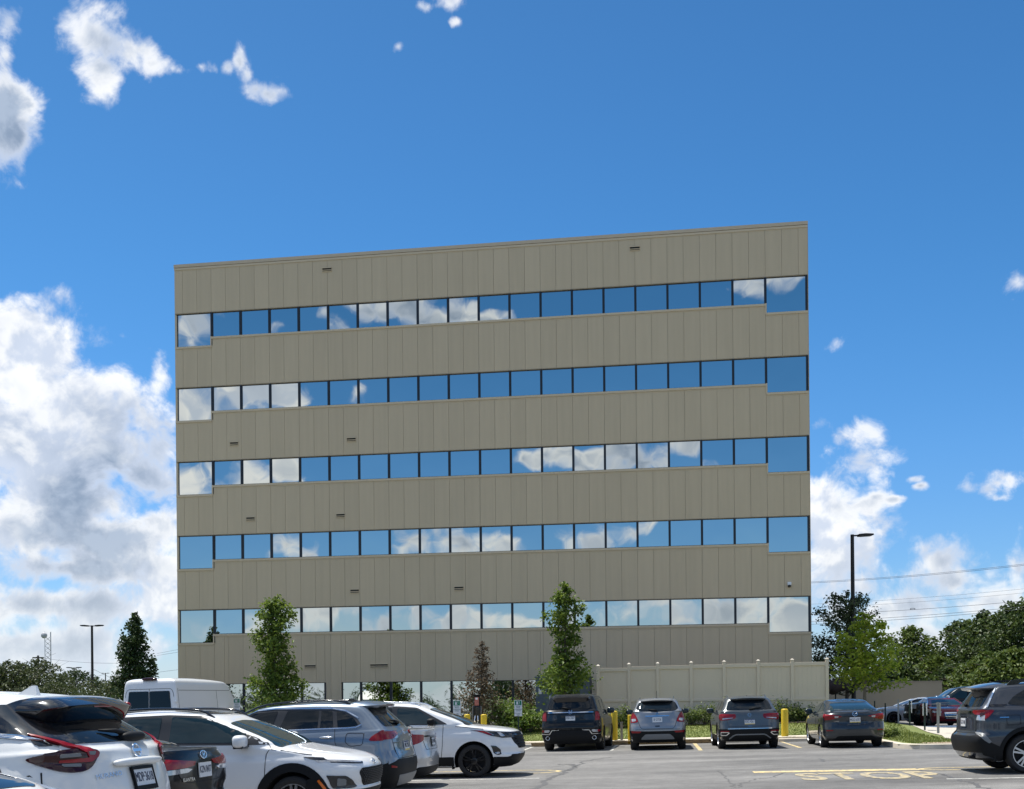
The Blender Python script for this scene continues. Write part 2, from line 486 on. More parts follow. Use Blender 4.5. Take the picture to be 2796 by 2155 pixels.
    def spoiler(s, sec, w, mat, taper=.10, bow=.06, name='spoiler'):
        """cross-section (x,z) swept across the car; its ends move forward"""
        bm = bmesh.new(); rings = []; n = 30
        for i in range(n+1):
            q = math.sin(PI/2*(-1+2*i/n))
            f = bow*q*q+taper*abs(q)**8
            e = max(0, (abs(q)-.72)/.28); sc = max(.12, math.sqrt(max(0, 1-e*e)))
            cz = sum(p[1] for p in sec)/len(sec); cx = max(p[0] for p in sec)
            rings.append([bm.verts.new((cx+(p[0]-cx)*(.45+.55*sc)+f, q*w, cz+(p[1]-cz)*sc-.03*q*q)) for p in sec])
        k = len(sec)
        for a, b in zip(rings, rings[1:]):
            for j in range(k): bm.faces.new((a[j], a[(j+1) % k], b[(j+1) % k], b[j]))
        bm.faces.new(rings[0]); bm.faces.new(rings[-1][::-1])
        bmesh.ops.recalc_face_normals(bm, faces=bm.faces[:])
        return bm_obj(name, bm, mat, s.root, True, 50)
    def rails(s, x0, x1, y, mat, h=.045, drop=.03, r=.014):
        for sd in (1, -1):
            bm = bmesh.new(); pts = []
            for i in range(15):
                q = i/14; x = x0+(x1-x0)*q
                hh, _ = s.hit('top', x, sd*y)
                lift = h*min(1, min(q, 1-q)*9)
                pts.append((x, sd*y, hh.z+lift-.004))
            tube(bm, pts, r, 8)
            bm_obj('roof_rail', bm, mat, s.root, True, 60)
    def fin(s, x, mat, h=.07):
        hh, _ = s.hit('top', x, 0)
        bm = bmesh.new()
        prof = [(0, 0), (.02, h), (.05, h), (.12, h*.55), (.19, 0)]
        prism(bm, [(x+p[0], hh.z-.006+p[1]) for p in prof], -.013, .013, 'y')
        for v in bm.verts:
            if v.co.z < hh.z+.01: v.co.y *= 2.2
        return bm_obj('roof_antenna', bm, mat, s.root, True, 40)
    def handle(s, x, z, mat, side, parent=None):
        h, n = s.hit(side, x, z)
        bm = bmesh.new(); ellipsoid(bm, (x, h.y+(.02 if side == 'L' else -.02), z), (.11, .018, .017), 3)
        return bm_obj('door_handle', bm, mat, parent or s.root, True)
    def wiper(s, z, x_off=.02, ln=.32, y0=0.0, mat=None):
        h, n = s.hit('rear', y0, z, .025); h2, n2 = s.hit('rear', y0+ln, z+.05, .02)
        bm = bmesh.new(); tube(bm, [h, h.lerp(h2, .5)+n*.02, h2], [.03, .018, .008], 8)
        return bm_obj('rear_wiper', bm, M['plastic'], s.root, True)
    def badge(s, view, y, z, kind, size=.05, off=.006):
        h, n = s.hit(view, y, z, off)
        X = Vector((0, -1, 0)) if view == 'rear' else Vector((0, 1, 0))
        Z = Vector((n.x, 0, n.z)).normalized(); Y = Z.cross(X).normalized()
        Mx = Matrix(((X.x, Y.x, Z.x, h.x), (X.y, Y.y, Z.y, h.y), (X.z, Y.z, Z.z, h.z), (0, 0, 0, 1)))
        bm = bmesh.new(); r = size
        def ring(rx, ry, w):
            tube(bm, [(rx*math.cos(2*PI*i/24), ry*math.sin(2*PI*i/24), 0) for i in range(25)], w, 6, False)
        if kind == 'ring_bar': ring(r, r, r*.16); box(bm, (0, 0, .004), (2.5*r, r*.42, .01))
        elif kind == 'oval_h':
            ring(r*1.35, r*.75, r*.11); box(bm, (-.38*r, 0, .002), (.2*r, 1.1*r, .008), Matrix.Rotation(-.3, 4, 'Z')); box(bm, (.38*r, 0, .002), (.2*r, 1.1*r, .008), Matrix.Rotation(-.3, 4, 'Z')); box(bm, (0, 0, .002), (.7*r, .18*r, .008), Matrix.Rotation(.35, 4, 'Z'))
        elif kind == 'h_box':
            for q in (1, -1): box(bm, (q*.5*r, 0, .002), (.28*r, 1.8*r, .01), Matrix.Rotation(-q*.12, 4, 'Z'))
            box(bm, (0, 0, .002), (.9*r, .28*r, .01))
            tube(bm, [(x*r, y*r, 0) for x, y in ((-1, 1), (1, 1), (.8, -1), (-.8, -1), (-1, 1))], r*.1, 6)
        elif kind == 'ring_v':
            ring(r, r, r*.1); pts = [(-.75*r, .6*r, 0), (-.3*r, -.7*r, 0), (0, .1*r, 0), (.3*r, -.7*r, 0), (.75*r, .6*r, 0)]; tube(bm, pts, r*.09, 6)
        elif kind == 'ring_m':
            ring(r*1.15, r, r*.14); tube(bm, [(-1.0*r, .35*r, 0), (-.35*r, .05*r, 0), (0, -.35*r, 0), (.35*r, .05*r, 0), (1.0*r, .35*r, 0)], r*.13, 6)
        elif kind == 'ovals': ring(r*1.3, r*.85, r*.1); ring(r*.45, r*.8, r*.09); tube(bm, [(-.8*r, .45*r, 0), (0, .25*r, 0), (.8*r, .45*r, 0)], r*.09, 6)
        elif kind == 'bow': box(bm, (0, 0, 0), (2.6*r, .7*r, .012)); box(bm, (0, 0, 0), (1.0*r, 1.2*r, .014))
        elif kind == 'shield': ring(r, r, r*.12); [box(bm, (q*.4*r, q*.1*r, .002), (.22*r, .9*r, .008), Matrix.Rotation(-.35, 4, 'Z')) for q in (-1, 0, 1)]
        bm.transform(Mx)
        return bm_obj('emblem', bm, M['chrome'], s.root, True, 40), Mx
    def lettering(s, txt, y, z, size, mat=None, view='rear', wide=1.2):
        h, n = s.hit(view, y, z, .004)
        X = Vector((0, -1, 0)) if view == 'rear' else Vector((0, 1, 0))
        Z = Vector((n.x, n.y, n.z)).normalized(); X = (X-Z*X.dot(Z)).normalized(); Y = Z.cross(X).normalized()
        Mx = Matrix(((X.x, Y.x, Z.x, h.x), (X.y, Y.y, Z.y, h.y), (X.z, Y.z, Z.z, h.z), (0, 0, 0, 1)))
        return text_mesh('badge_text', txt, size, mat or M['chrome'], Mx, s.root, depth=.003, wide=wide)
    def cladding(s, r0=None, r1=None, sill=None, mat=None, z0=.24, rear_z=None, front_z=None):
        r0 = r0 or s.arch_r; r1 = r1 or r0+.07
        for d in 'LR':
            for x in s.wheels:
                it = []
                a0 = math.degrees(math.asin(max(-1, (z0-s.R)/r1)))
                po, pi_ = arc(x, s.R, r1, a0, 180-a0, 22), arc(x, s.R, r0, a0, 180-a0, 22)
                for i in range(22): it.append((d, [po[i], po[i+1], pi_[i+1], pi_[i]]))
                bm = bmesh.new()
                for view, q in it: s.drape(bm, view, q, .010, .2)
                bmesh.ops.remove_doubles(bm, verts=bm.verts[:], dist=.0006)
                bmesh.ops.recalc_face_normals(bm, faces=bm.faces[:])
                bm_obj('wheel_arch_trim', bm, mat or M['plastic'], s.root, True, 40)
            if sill:
                xr, xf = min(s.wheels)+r0-.01, max(s.wheels)-r0+.01
                s.patch('sill_trim', mat or M['plastic'], [(d, [(xr, z0), (xf, z0), (xf, sill), (xr, sill)])], .008, .12)
    def put(s, u, v, ang, label, cat='car', group=None, dz=0.0):
        s.root.matrix_world = place(u, v, ang, dz); tag(s.root, label, cat, group)
def s_(a, b): return a*b

def suv_levels(L, H, zb=.98, belt=1.06, cow=(1.22, 1.08), wst=2.0, rg=(.12, .42), zlip=None, bump=0.0, rb=.0, noseback=.0, hoodw=.955, shoulder=.93, roofw=.745):
    """rear x from 0; cow = windscreen base (from nose, height); wst = windscreen top from nose; rg = rear glass x at base and top"""
    b0, b1 = rg; cx, cz = L-cow[0], cow[1]; wx = L-wst
    cap_g = (.24, 3.4, .25, 3.4); cap_h = (.22, 3.6, .42, 3.2)
    zr = belt
    return [
        (.36, .23, L-.46, .21, .78), (.17, .25, L-.23, .22, .90), (.06, .36, L-.08, .33, .965), (.012, .50, L-.012, .47, .99),
        (0, .62, L, .58, 1.0), (.02, .73, L-.015, .68, 1.0), (.04, .84, L-.05, .78, .997), (b0*.5+.01, zr-.14, L-.10, zb-.08, .985, (.30, 3.6, .5, 2.8)),
        (b0*.72, zr-.06, L-.22, zb-.005, .965, (.28, 3.6, .5, 3.0)), (b0*.85, zr-.025, L-.70, zb+(cz-zb)*.62, (shoulder+.965)/2, cap_h), (b0, zr, cx+.03, cz-.012, shoulder, cap_h),
        (b0+.02, zr+.03, cx-.07, cz+.035, shoulder-.018, cap_g), (b0+(b1-b0)*.52, zr+(H-.12-zr)*.52, cx+(wx-cx)*.54, cz+(H-.12-cz)*.56, (shoulder+roofw)/2-.005, cap_g),
        (b1, H-.085, wx, H-.09, roofw, cap_g), (b1+.04, H-.045, wx-.10, H-.045, roofw-.05, cap_g), (b1+.14, H-.018, wx-.30, H-.018, roofw-.16, cap_g),
        (b1+.3, H-.004, wx-.5, H-.004, .36, cap_g), (b1+.45, H, wx-.7, H, .06, cap_g)]
def sedan_levels(L, H, zb=.88, lip=1.06, deck=(.50, 1.08), bg=1.30, cow=(1.15, 1.0), wst=1.95, shoulder=.93, roofw=.70):
    cx, cz = L-cow[0], cow[1]; wx = L-wst; dx, dz = deck
    cap_g = (.30, 3.0, .26, 3.3); cap_h = (.34, 2.8, .42, 3.2); cap_l = (.42, 2.7, .60, 2.7)
    return [
        (.36, .20, L-.46, .18, .78), (.17, .22, L-.23, .19, .90), (.06, .33, L-.08, .30, .965), (.012, .45, L-.012, .43, .99, cap_l),
        (0, .56, L, .54, 1.0, cap_l), (.02, .66, L-.02, .62, 1.0, cap_l), (.05, .78, L-.06, .71, .997, cap_l), (.065, .90, L-.12, zb-.07, .985, (.42, 2.7, .5, 2.7)),
        (.06, lip-.03, L-.24, zb, .955, (.40, 2.7, .5, 2.9)), (.085, lip, L-.70, zb+(cz-zb)*.62, .935, cap_h), (dx, dz, cx+.03, cz-.012, shoulder-.01, cap_h),
        (dx+.06, dz+.03, cx-.07, cz+.035, shoulder-.035, cap_g), (dx+(bg-dx)*.50, dz+(H-.10-dz)*.56, cx+(wx-cx)*.54, cz+(H-.10-cz)*.56, (shoulder+roofw)/2-.02, cap_g),
        (bg, H-.075, wx, H-.08, roofw, cap_g), (bg+.06, H-.04, wx-.10, H-.04, roofw-.05, cap_g), (bg+.18, H-.016, wx-.28, H-.016, roofw-.16, cap_g),
        (bg+.35, H-.004, wx-.45, H-.004, .36, cap_g), (bg+.5, H, wx-.6, H, .06, cap_g)]
# ================================================================== world and light
def build_world():
    w = bpy.data.worlds.new("World"); scene.world = w; w.use_nodes = True
    N, L = w.node_tree.nodes, w.node_tree.links
    bg = N['Background']; STR = 0.1; bg.inputs['Strength'].default_value = STR
    sky = N.new('ShaderNodeTexSky'); sky.sky_type = 'NISHITA'; sky.sun_disc = False
    sd = Vector((-.25, .237, 1.0)).normalized()
    sky.sun_elevation = math.asin(sd.z); sky.sun_rotation = math.atan2(sd.x, sd.y) % (2*PI)
    sky.air_density = 1.0; sky.dust_density = .6; sky.ozone_density = 2.5
    def math_(op, a, b=None, c=None, clamp=False):
        n = N.new('ShaderNodeMath'); n.operation = op; n.use_clamp = clamp
        for i, x in enumerate((a, b, c)):
            if x is None: continue
            if isinstance(x, (int, float)): n.inputs[i].default_value = x
            else: L.new(x, n.inputs[i])
        return n.outputs[0]
    def vmath(op, a, b=None, c=None, out=0):
        n = N.new('ShaderNodeVectorMath'); n.operation = op
        for i, x in enumerate((a, b, c)):
            if x is None: continue
            if isinstance(x, tuple): n.inputs[i].default_value = x
            else: L.new(x, n.inputs[i])
        return n.outputs[out]
    def ramp(x, a, b, smooth=True):
        n = N.new('ShaderNodeMapRange'); n.interpolation_type = 'SMOOTHSTEP' if smooth else 'LINEAR'
        L.new(x, n.inputs[0]); n.inputs[1].default_value = a; n.inputs[2].default_value = b
        return n.outputs[0]
    def mixc(f, a, b):
        n = N.new('ShaderNodeMix'); n.data_type = 'RGBA'
        if isinstance(f, float): n.inputs[0].default_value = f
        else: L.new(f, n.inputs[0])
        for i, x in ((6, a), (7, b)):
            if isinstance(x, tuple): n.inputs[i].default_value = (*x, 1)
            else: L.new(x, n.inputs[i])
        return n.outputs[2]
    tc = N.new('ShaderNodeTexCoord'); D = vmath('NORMALIZE', tc.outputs['Generated'])
    sp = N.new('ShaderNodeSeparateXYZ'); L.new(D, sp.inputs[0])
    ay = math_('ABSOLUTE', sp.outputs[1])
    A = math_('ARCTAN2', sp.outputs[0], ay); E_ = math_('ARCSINE', sp.outputs[2])
    F = math_('MULTIPLY', math_('SIGN', sp.outputs[1]), 10.0)
    cb = N.new('ShaderNodeCombineXYZ'); L.new(A, cb.inputs[0]); L.new(E_, cb.inputs[1]); L.new(F, cb.inputs[2])
    P = cb.outputs[0]
    # soft, billowing noise in direction space
    def noise(vec, scale, detail, rough, lac=2.0, col=False):
        n = N.new('ShaderNodeTexNoise'); n.inputs['Scale'].default_value = scale; n.inputs['Detail'].default_value = detail
        n.inputs['Roughness'].default_value = rough; n.inputs['Lacunarity'].default_value = lac
        L.new(vec, n.inputs['Vector']); return n.outputs[1 if col else 0]
    wv = noise(D, 7.0, 3, .5, col=True)
    DW = vmath('MULTIPLY_ADD', wv, (.10, .10, .10), D)
    n1 = noise(DW, 11.0, 9, .60)
    DS = vmath('ADD', DW, tuple(sd*.022))
    n2 = noise(DS, 11.0, 6, .55)
    n3 = noise(DW, 5.0, 4, .5)
    blobs = []
    def fpx(x, y, rx, ry, k=1.0):            # photograph position on a 2184-wide copy
        a, b = ab(x*2796/2184, y*2796/2184)
        d = Vector((a, 1, b)).normalized()
        blobs.append((math.atan2(d.x, abs(d.y)), math.asin(d.z), 10.0, rx/2275, ry/2275, k))
    def rpx(x, y, rx, ry, k=1.0):            # what the mirror facade shows at that position
        a, b = ab(x*2796/2184, y*2796/2184)
        d = Vector((a, 1, b)).normalized(); n = Vector((-ST, -CT, 0))
        r = d-2*d.dot(n)*n
        blobs.append((math.atan2(r.x, abs(r.y)), math.asin(r.z), -10.0, rx/2275, ry/2275, k))
    for b in FRONT_CLOUDS: fpx(*b)
    for b in BACK_CLOUDS: rpx(*b)
    m = None
    for (a, e, f, ra, re, k) in blobs:
        iv = (1/ra, 1/re, 1.0)
        q = vmath('MULTIPLY_ADD', P, iv, (-a/ra, -e/re, -f))
        ln = vmath('LENGTH', q, out=1)
        if k != 1.0: ln = math_('ADD', ln, 1.0-k)
        m = ln if m is None else math_('SMOOTH_MIN', m, ln, .25)
    field = math_('MAXIMUM', math_('SUBTRACT', 1.0, m), -1.1)
    # unseen scattered clouds overhead and to the sides, added to whiten the skylight
    back = math_('LESS_THAN', sp.outputs[1], 0.0)
    sideA = math_('ABSOLUTE', math_('ADD', A, math_('MULTIPLY', back, .27)))
    lim = math_('SUBTRACT', E_, math_('MULTIPLY', back, -.17))
    mask = math_('MAXIMUM', ramp(lim, .64, .78), ramp(sideA, .50, .66))
    deck = math_('MULTIPLY_ADD', math_('SUBTRACT', noise(D, 2.6, 3, .5), .47), 7.0, 0.0)
    mf = N.new('ShaderNodeMix'); mf.data_type = 'FLOAT'; L.new(mask, mf.inputs[0]); L.new(field, mf.inputs[2]); L.new(deck, mf.inputs[3])
    field = mf.outputs[0]
    n4 = noise(DW, 38.0, 6, .62)
    def billow(vec):
        v = N.new('ShaderNodeTexVoronoi'); v.feature = 'F1'; v.inputs['Scale'].default_value = 17.0; v.inputs['Detail'].default_value = 2.0
        v.inputs['Roughness'].default_value = .55; v.inputs['Lacunarity'].default_value = 2.3; v.normalize = True
        L.new(vec, v.inputs['Vector']); return v.outputs['Distance']
    wv2 = noise(D, 30.0, 4, .55, col=True)
    DV = vmath('MULTIPLY_ADD', wv2, (.035, .035, .035), D)
    b1 = billow(DV); b2 = billow(vmath('ADD', DV, tuple(sd*.010)))
    tex = math_('MULTIPLY_ADD', math_('SUBTRACT', n4, .5), 1.6, math_('MULTIPLY', math_('SUBTRACT', n1, .5), 4.6))
    tex = math_('MULTIPLY_ADD', math_('SUBTRACT', .30, b1), 2.6, tex)
    dens = math_('MULTIPLY_ADD', field, 1.30, tex)
    alpha = ramp(dens, -.14, .85)
    # shading: sunward side bright, thick middle and bases grey-blue
    lit = ramp(math_('ADD', math_('SUBTRACT', n1, n2), math_('MULTIPLY', math_('SUBTRACT', b2, b1), .55)), -.07, .09)
    thick = math_('MULTIPLY', ramp(dens, .35, 1.5), ramp(n3, .37, .56))
    base = mixc(lit, (5.2, 5.8, 6.9), (8.3, 8.35, 8.4))
    grey = mixc(lit, (2.1, 2.75, 3.8), (3.4, 4.1, 5.2))
    cc = mixc(thick, base, grey)
    warm = ramp(E_, .0, .22)
    cc = mixc(warm, mixc(.30, cc, (7.0, 7.0, 6.7)), cc)
    # blue of the open sky: Nishita, graded like the photograph
    hs = N.new('ShaderNodeHueSaturation'); hs.inputs['Saturation'].default_value = 1.18; hs.inputs['Value'].default_value = SKY_VALUE
    L.new(sky.outputs[0], hs.inputs['Color'])
    tint = N.new('ShaderNodeMix'); tint.data_type = 'RGBA'; tint.blend_type = 'MULTIPLY'; tint.inputs[0].default_value = 1.0
    L.new(mixc(ramp(E_, .0, .42), SKY_TINT_LOW, SKY_TINT), tint.inputs[7]); L.new(hs.outputs[0], tint.inputs[6])
    deep = N.new('ShaderNodeVectorMath'); deep.operation = 'SCALE'; L.new(tint.outputs[2], deep.inputs[0])
    L.new(math_('SUBTRACT', 1.12, math_('MULTIPLY', ramp(E_, .22, .70, False), .28)), deep.inputs['Scale'])
    final = mixc(math_('MULTIPLY', alpha, .97), deep.outputs[0], cc)
    veil = math_('MULTIPLY', ramp(E_, .13, -.01), .62)
    final = mixc(veil, final, (5.6, 6.3, 7.1))
    L.new(final, bg.inputs['Color'])
    sun = bpy.data.lights.new('sun', 'SUN'); sun.energy = SUN_E; sun.angle = math.radians(.53); sun.color = (1, .955, .88)
    so = bpy.data.objects.new('sun', sun); COL.objects.link(so)
    so.rotation_euler = sd.to_track_quat('Z', 'Y').to_euler()
    w.cycles.sampling_method = 'MANUAL'; w.cycles.sample_map_resolution = 512
SUN_E = 5.0; SKY_VALUE = 1.0; SKY_TINT = (.46, .84, 1.02); SKY_TINT_LOW = (.57, .75, .98)
FRONT_CLOUDS = [
    (225, 88, 82, 44), (300, 108, 98, 42), (330, 135, 88, 36), (215, 150, 48, 44), (380, 150, 58, 26), (430, 142, 35, 18, .85), (512, 135, 24, 40, .55), (526, 160, 26, 34, .6), (545, 190, 50, 26, .58), (570, 200, 46, 24, .55), (485, 145, 24, 22, .5),
    (5, 240, 62, 95), (15, 120, 30, 45, .8), (18, 50, 45, 50, .8), (40, 300, 30, 40, .85), (965, 2, 55, 26, .6), (900, 14, 30, 18, .45), (975, 45, 30, 18, .4), (850, 100, 26, 16, .42),
    (30, 690, 130, 80), (90, 780, 190, 120), (170, 850, 150, 130), (60, 930, 230, 160), (230, 960, 120, 120), (150, 1060, 240, 140), (310, 1040, 110, 100), (345, 950, 60, 60), (340, 1110, 100, 70),
    (343, 785, 34, 52, .95), (280, 720, 46, 26, .5), (315, 745, 44, 30, .5), (60, 1130, 170, 70), (250, 1150, 190, 70), (120, 1210, 210, 50, .9), (330, 1210, 110, 60), (70, 1290, 180, 48, .95), (250, 1300, 180, 55, .9), (340, 1290, 90, 60), (120, 1380, 220, 60, .95), (310, 1390, 120, 55, .95), (60, 1440, 200, 40, .9), (-120, 900, 200, 320), (-160, 1300, 220, 150, .9),
    (1740, 905, 60, 36), (1785, 940, 80, 46), (1835, 985, 70, 50), (1765, 1085, 80, 85), (1790, 1180, 100, 110), (1840, 1255, 80, 60), (1770, 1290, 100, 70), (1880, 1300, 80, 50), (1845, 1070, 50, 26, .6), (1865, 1060, 30, 20, .55), (1905, 1066, 34, 12, .45), (1948, 1022, 26, 12, .42), (1962, 1036, 22, 12, .42),
    (2010, 1195, 70, 48), (2040, 1240, 140, 65), (1960, 1290, 110, 55), (2110, 1280, 130, 70), (2175, 1215, 50, 50), (2190, 1330, 120, 60), (1960, 1350, 120, 40, .9), (2138, 1018, 56, 30, .66), (2108, 1042, 50, 28, .66), (2125, 1030, 40, 26, .7), (2122, 1062, 44, 20, .45), (2172, 605, 60, 50, .66), (2160, 640, 34, 24, .5), (2300, 1250, 150, 120), (2350, 900, 120, 80, .9),
    (1300, 800, 240, 120), (800, 900, 200, 160), (1100, 1150, 300, 120), (700, 1250, 260, 100)]
BACK_CLOUDS = [
    (400, 690, 70, 46, .8), (470, 672, 60, 26, .6),     (690, 690, 130, 30, .55), (860, 660, 100, 34, .75), (950, 690, 70, 24, .9), (1050, 682, 40, 16, .85), (800, 650, 70, 30, .55), (590, 680, 60, 30, .5), (1600, 605, 60, 22, .55), (1680, 605, 70, 30, .62),
    (420, 860, 80, 55), (520, 840, 110, 38), (610, 850, 70, 26), (640, 860, 40, 22), (1110, 800, 25, 20, .65), (780, 840, 30, 22, .6),
    (420, 1030, 90, 60), (520, 1010, 70, 40), (610, 1010, 60, 36, .95), (660, 1010, 40, 30, .9), (1130, 985, 35, 32), (1230, 980, 110, 42), (1370, 975, 110, 46), (1500, 975, 70, 34),
    (600, 1165, 60, 38), (660, 1170, 40, 28, .95), (900, 1160, 75, 36), (1000, 1165, 70, 40), (1080, 1165, 50, 30), (1260, 1150, 70, 40), (1380, 1140, 60, 36, .95),
    (470, 1350, 80, 30), (600, 1330, 110, 50), (720, 1325, 80, 45, .95), (830, 1330, 70, 40, .9), (960, 1330, 90, 50), (1240, 1310, 80, 50, .95), (1400, 1300, 120, 55), (1560, 1300, 120, 55), (1690, 1310, 70, 60), (1100, 1330, 60, 24, .7),
    (700, 1420, 400, 40, .9), (1300, 1420, 500, 40, .9), (1100, 1480, 900, 40, .9)]

# ================================================================== ground
def ground_mats():
    # weathered car park asphalt
    m = new_mat('weathered asphalt'); N, L = nt(m); b = bsdf(m)
    tc = N.new('ShaderNodeTexCoord')
    def noise(s, d, r, mp=None):
        n = N.new('ShaderNodeTexNoise'); n.inputs['Scale'].default_value = s; n.inputs['Detail'].default_value = d; n.inputs['Roughness'].default_value = r
        if mp:
            q = N.new('ShaderNodeMapping'); q.inputs['Scale'].default_value = mp; q.inputs['Rotation'].default_value = (0, 0, TH); L.new(tc.outputs['Object'], q.inputs[0]); L.new(q.outputs[0], n.inputs['Vector'])
        else: L.new(tc.outputs['Object'], n.inputs['Vector'])
        return n.outputs['Fac']
    big = noise(.35, 5, .6, (.35, 1.3, 1)); mid = noise(2.2, 6, .65); fine = noise(42, 4, .7); speck = noise(140, 2, .6)
    r1 = N.new('ShaderNodeValToRGB'); r1.color_ramp.elements[0].position = .30; r1.color_ramp.elements[1].position = .70
    r1.color_ramp.elements[0].color = (.115, .113, .110, 1); r1.color_ramp.elements[1].color = (.235, .229, .218, 1)
    L.new(big, r1.inputs[0])
    def mul(c, f, lo, hi):
        mr = N.new('ShaderNodeMapRange'); L.new(f, mr.inputs[0]); mr.inputs[1].default_value = .3; mr.inputs[2].default_value = .7; mr.inputs[3].default_value = lo; mr.inputs[4].default_value = hi
        v = N.new('ShaderNodeVectorMath'); v.operation = 'SCALE'; L.new(c, v.inputs[0]); L.new(mr.outputs[0], v.inputs['Scale']); return v.outputs[0]
    c = mul(r1.outputs[0], mid, .80, 1.14); c = mul(c, fine, .68, 1.26); c = mul(c, speck, .74, 1.22)
    st = noise(1.1, 3, .55); s2 = N.new('ShaderNodeMapRange'); L.new(st, s2.inputs[0]); s2.inputs[1].default_value = .60; s2.inputs[2].default_value = .72; s2.inputs[3].default_value = 1.0; s2.inputs[4].default_value = .74
    sv = N.new('ShaderNodeVectorMath'); sv.operation = 'SCALE'; L.new(c, sv.inputs[0]); L.new(s2.outputs[0], sv.inputs['Scale']); c = sv.outputs[0]
    tr = noise(1.0, 4, .6, (.10, 3.2, 1)); c = mul(c, tr, .90, 1.07)
    L.new(c, b.inputs['Base Color']); b.inputs['Roughness'].default_value = .88; b.inputs['Specular IOR Level'].default_value = .3
    bp = N.new('ShaderNodeBump'); bp.inputs['Strength'].default_value = .5; bp.inputs['Distance'].default_value = .012
    L.new(fine, bp.inputs['Height']); L.new(bp.outputs[0], b.inputs['Normal'])
    M['asphalt'] = m
    def worn(name, col, under, amt):
        m = new_mat(name); N, L = nt(m); b = bsdf(m)
        tc = N.new('ShaderNodeTexCoord'); n = N.new('ShaderNodeTexNoise'); n.inputs['Scale'].default_value = 9; n.inputs['Detail'].default_value = 8; n.inputs['Roughness'].default_value = .75
        L.new(tc.outputs['Object'], n.inputs['Vector'])
        mr = N.new('ShaderNodeMapRange'); mr.inputs[1].default_value = amt-.09; mr.inputs[2].default_value = amt+.09; L.new(n.outputs[0], mr.inputs[0])
        mx = N.new('ShaderNodeMix'); mx.data_type = 'RGBA'; mx.inputs[6].default_value = (*under, 1); mx.inputs[7].default_value = (*col, 1)
        L.new(mr.outputs[0], mx.inputs[0]); L.new(mx.outputs[2], b.inputs['Base Color']); b.inputs['Roughness'].default_value = .85
        return m
    M['line_white'] = worn('worn white road paint', (.60, .60, .56), (.22, .22, .21), .46)
    M['line_yellow'] = worn('worn yellow road paint', (.68, .53, .24), (.22, .21, .19), .475)
    M['line_faded'] = worn('faded yellow road paint', (.56, .44, .22), (.20, .195, .18), .515)
    M['tar'] = solid('crack sealant', (.085, .085, .086), .7, vary=.2, scale=8)
    M['concrete'] = solid('pale concrete', (.46, .42, .35), .85, vary=.14, scale=5, bump=.15, bscale=60)
    M['kerb'] = solid('kerb concrete', (.56, .50, .40), .85, vary=.18, scale=3, bump=.2, bscale=50)
    # lawn
    m = new_mat('lawn'); N, L = nt(m); b = bsdf(m); tc = N.new('ShaderNodeTexCoord')
    n = N.new('ShaderNodeTexNoise'); n.inputs['Scale'].default_value = 1.1; n.inputs['Detail'].default_value = 8; n.inputs['Roughness'].default_value = .72; L.new(tc.outputs['Object'], n.inputs['Vector'])
    r = N.new('ShaderNodeValToRGB'); r.color_ramp.elements[0].position = .3; r.color_ramp.elements[1].position = .72
    r.color_ramp.elements[0].color = (.085, .120, .022, 1); r.color_ramp.elements[1].color = (.185, .205, .055, 1)
    L.new(n.outputs[0], r.inputs[0]); L.new(r.outputs[0], b.inputs['Base Color']); b.inputs['Roughness'].default_value = .9
    M['lawn'] = m
    M['mulch'] = solid('brown mulch', (.075, .052, .038), .95, vary=.5, scale=14, bump=.6, bscale=30)
    M['soil'] = solid('dry bare soil', (.30, .23, .16), .95, vary=.25, scale=6, bump=.3, bscale=40)
    M['earth'] = solid('far ground', (.07, .085, .035), .95, vary=.3, scale=.05)

def sheet(name, polys, zf, mat, grid=1.5, local_uv=True):
    """flat polygons in lot coordinates, gridded and lifted to zf(u, v)"""
    bm = bmesh.new()
    for poly in polys:
        b2 = bmesh.new(); b2.faces.new([b2.verts.new((p[0], p[1], 0)) for p in poly])
        bmesh.ops.triangulate(b2, faces=b2.faces[:])
        for ax in (0, 1):
            lo, hi = min(p[ax] for p in poly), max(p[ax] for p in poly); k = int((hi-lo)/grid)
            for i in range(1, k+1):
                c = lo+(hi-lo)*i/(k+1); no = (1, 0, 0) if ax == 0 else (0, 1, 0)
                bmesh.ops.bisect_plane(b2, geom=b2.verts[:]+b2.edges[:]+b2.faces[:], plane_co=(c*no[0], c*no[1], 0), plane_no=no)
        mp = {}
        for v in b2.verts:
            x, y = uv(v.co.x, v.co.y); mp[v] = bm.verts.new((x, y, zf(v.co.x, v.co.y)))
        for f in b2.faces: bm.faces.new([mp[v] for v in f.verts])
        b2.free()
    for f in bm.faces:
        f.normal_update()
        if f.normal.z < 0: f.normal_flip()
    return bm_obj(name, bm, mat, None)

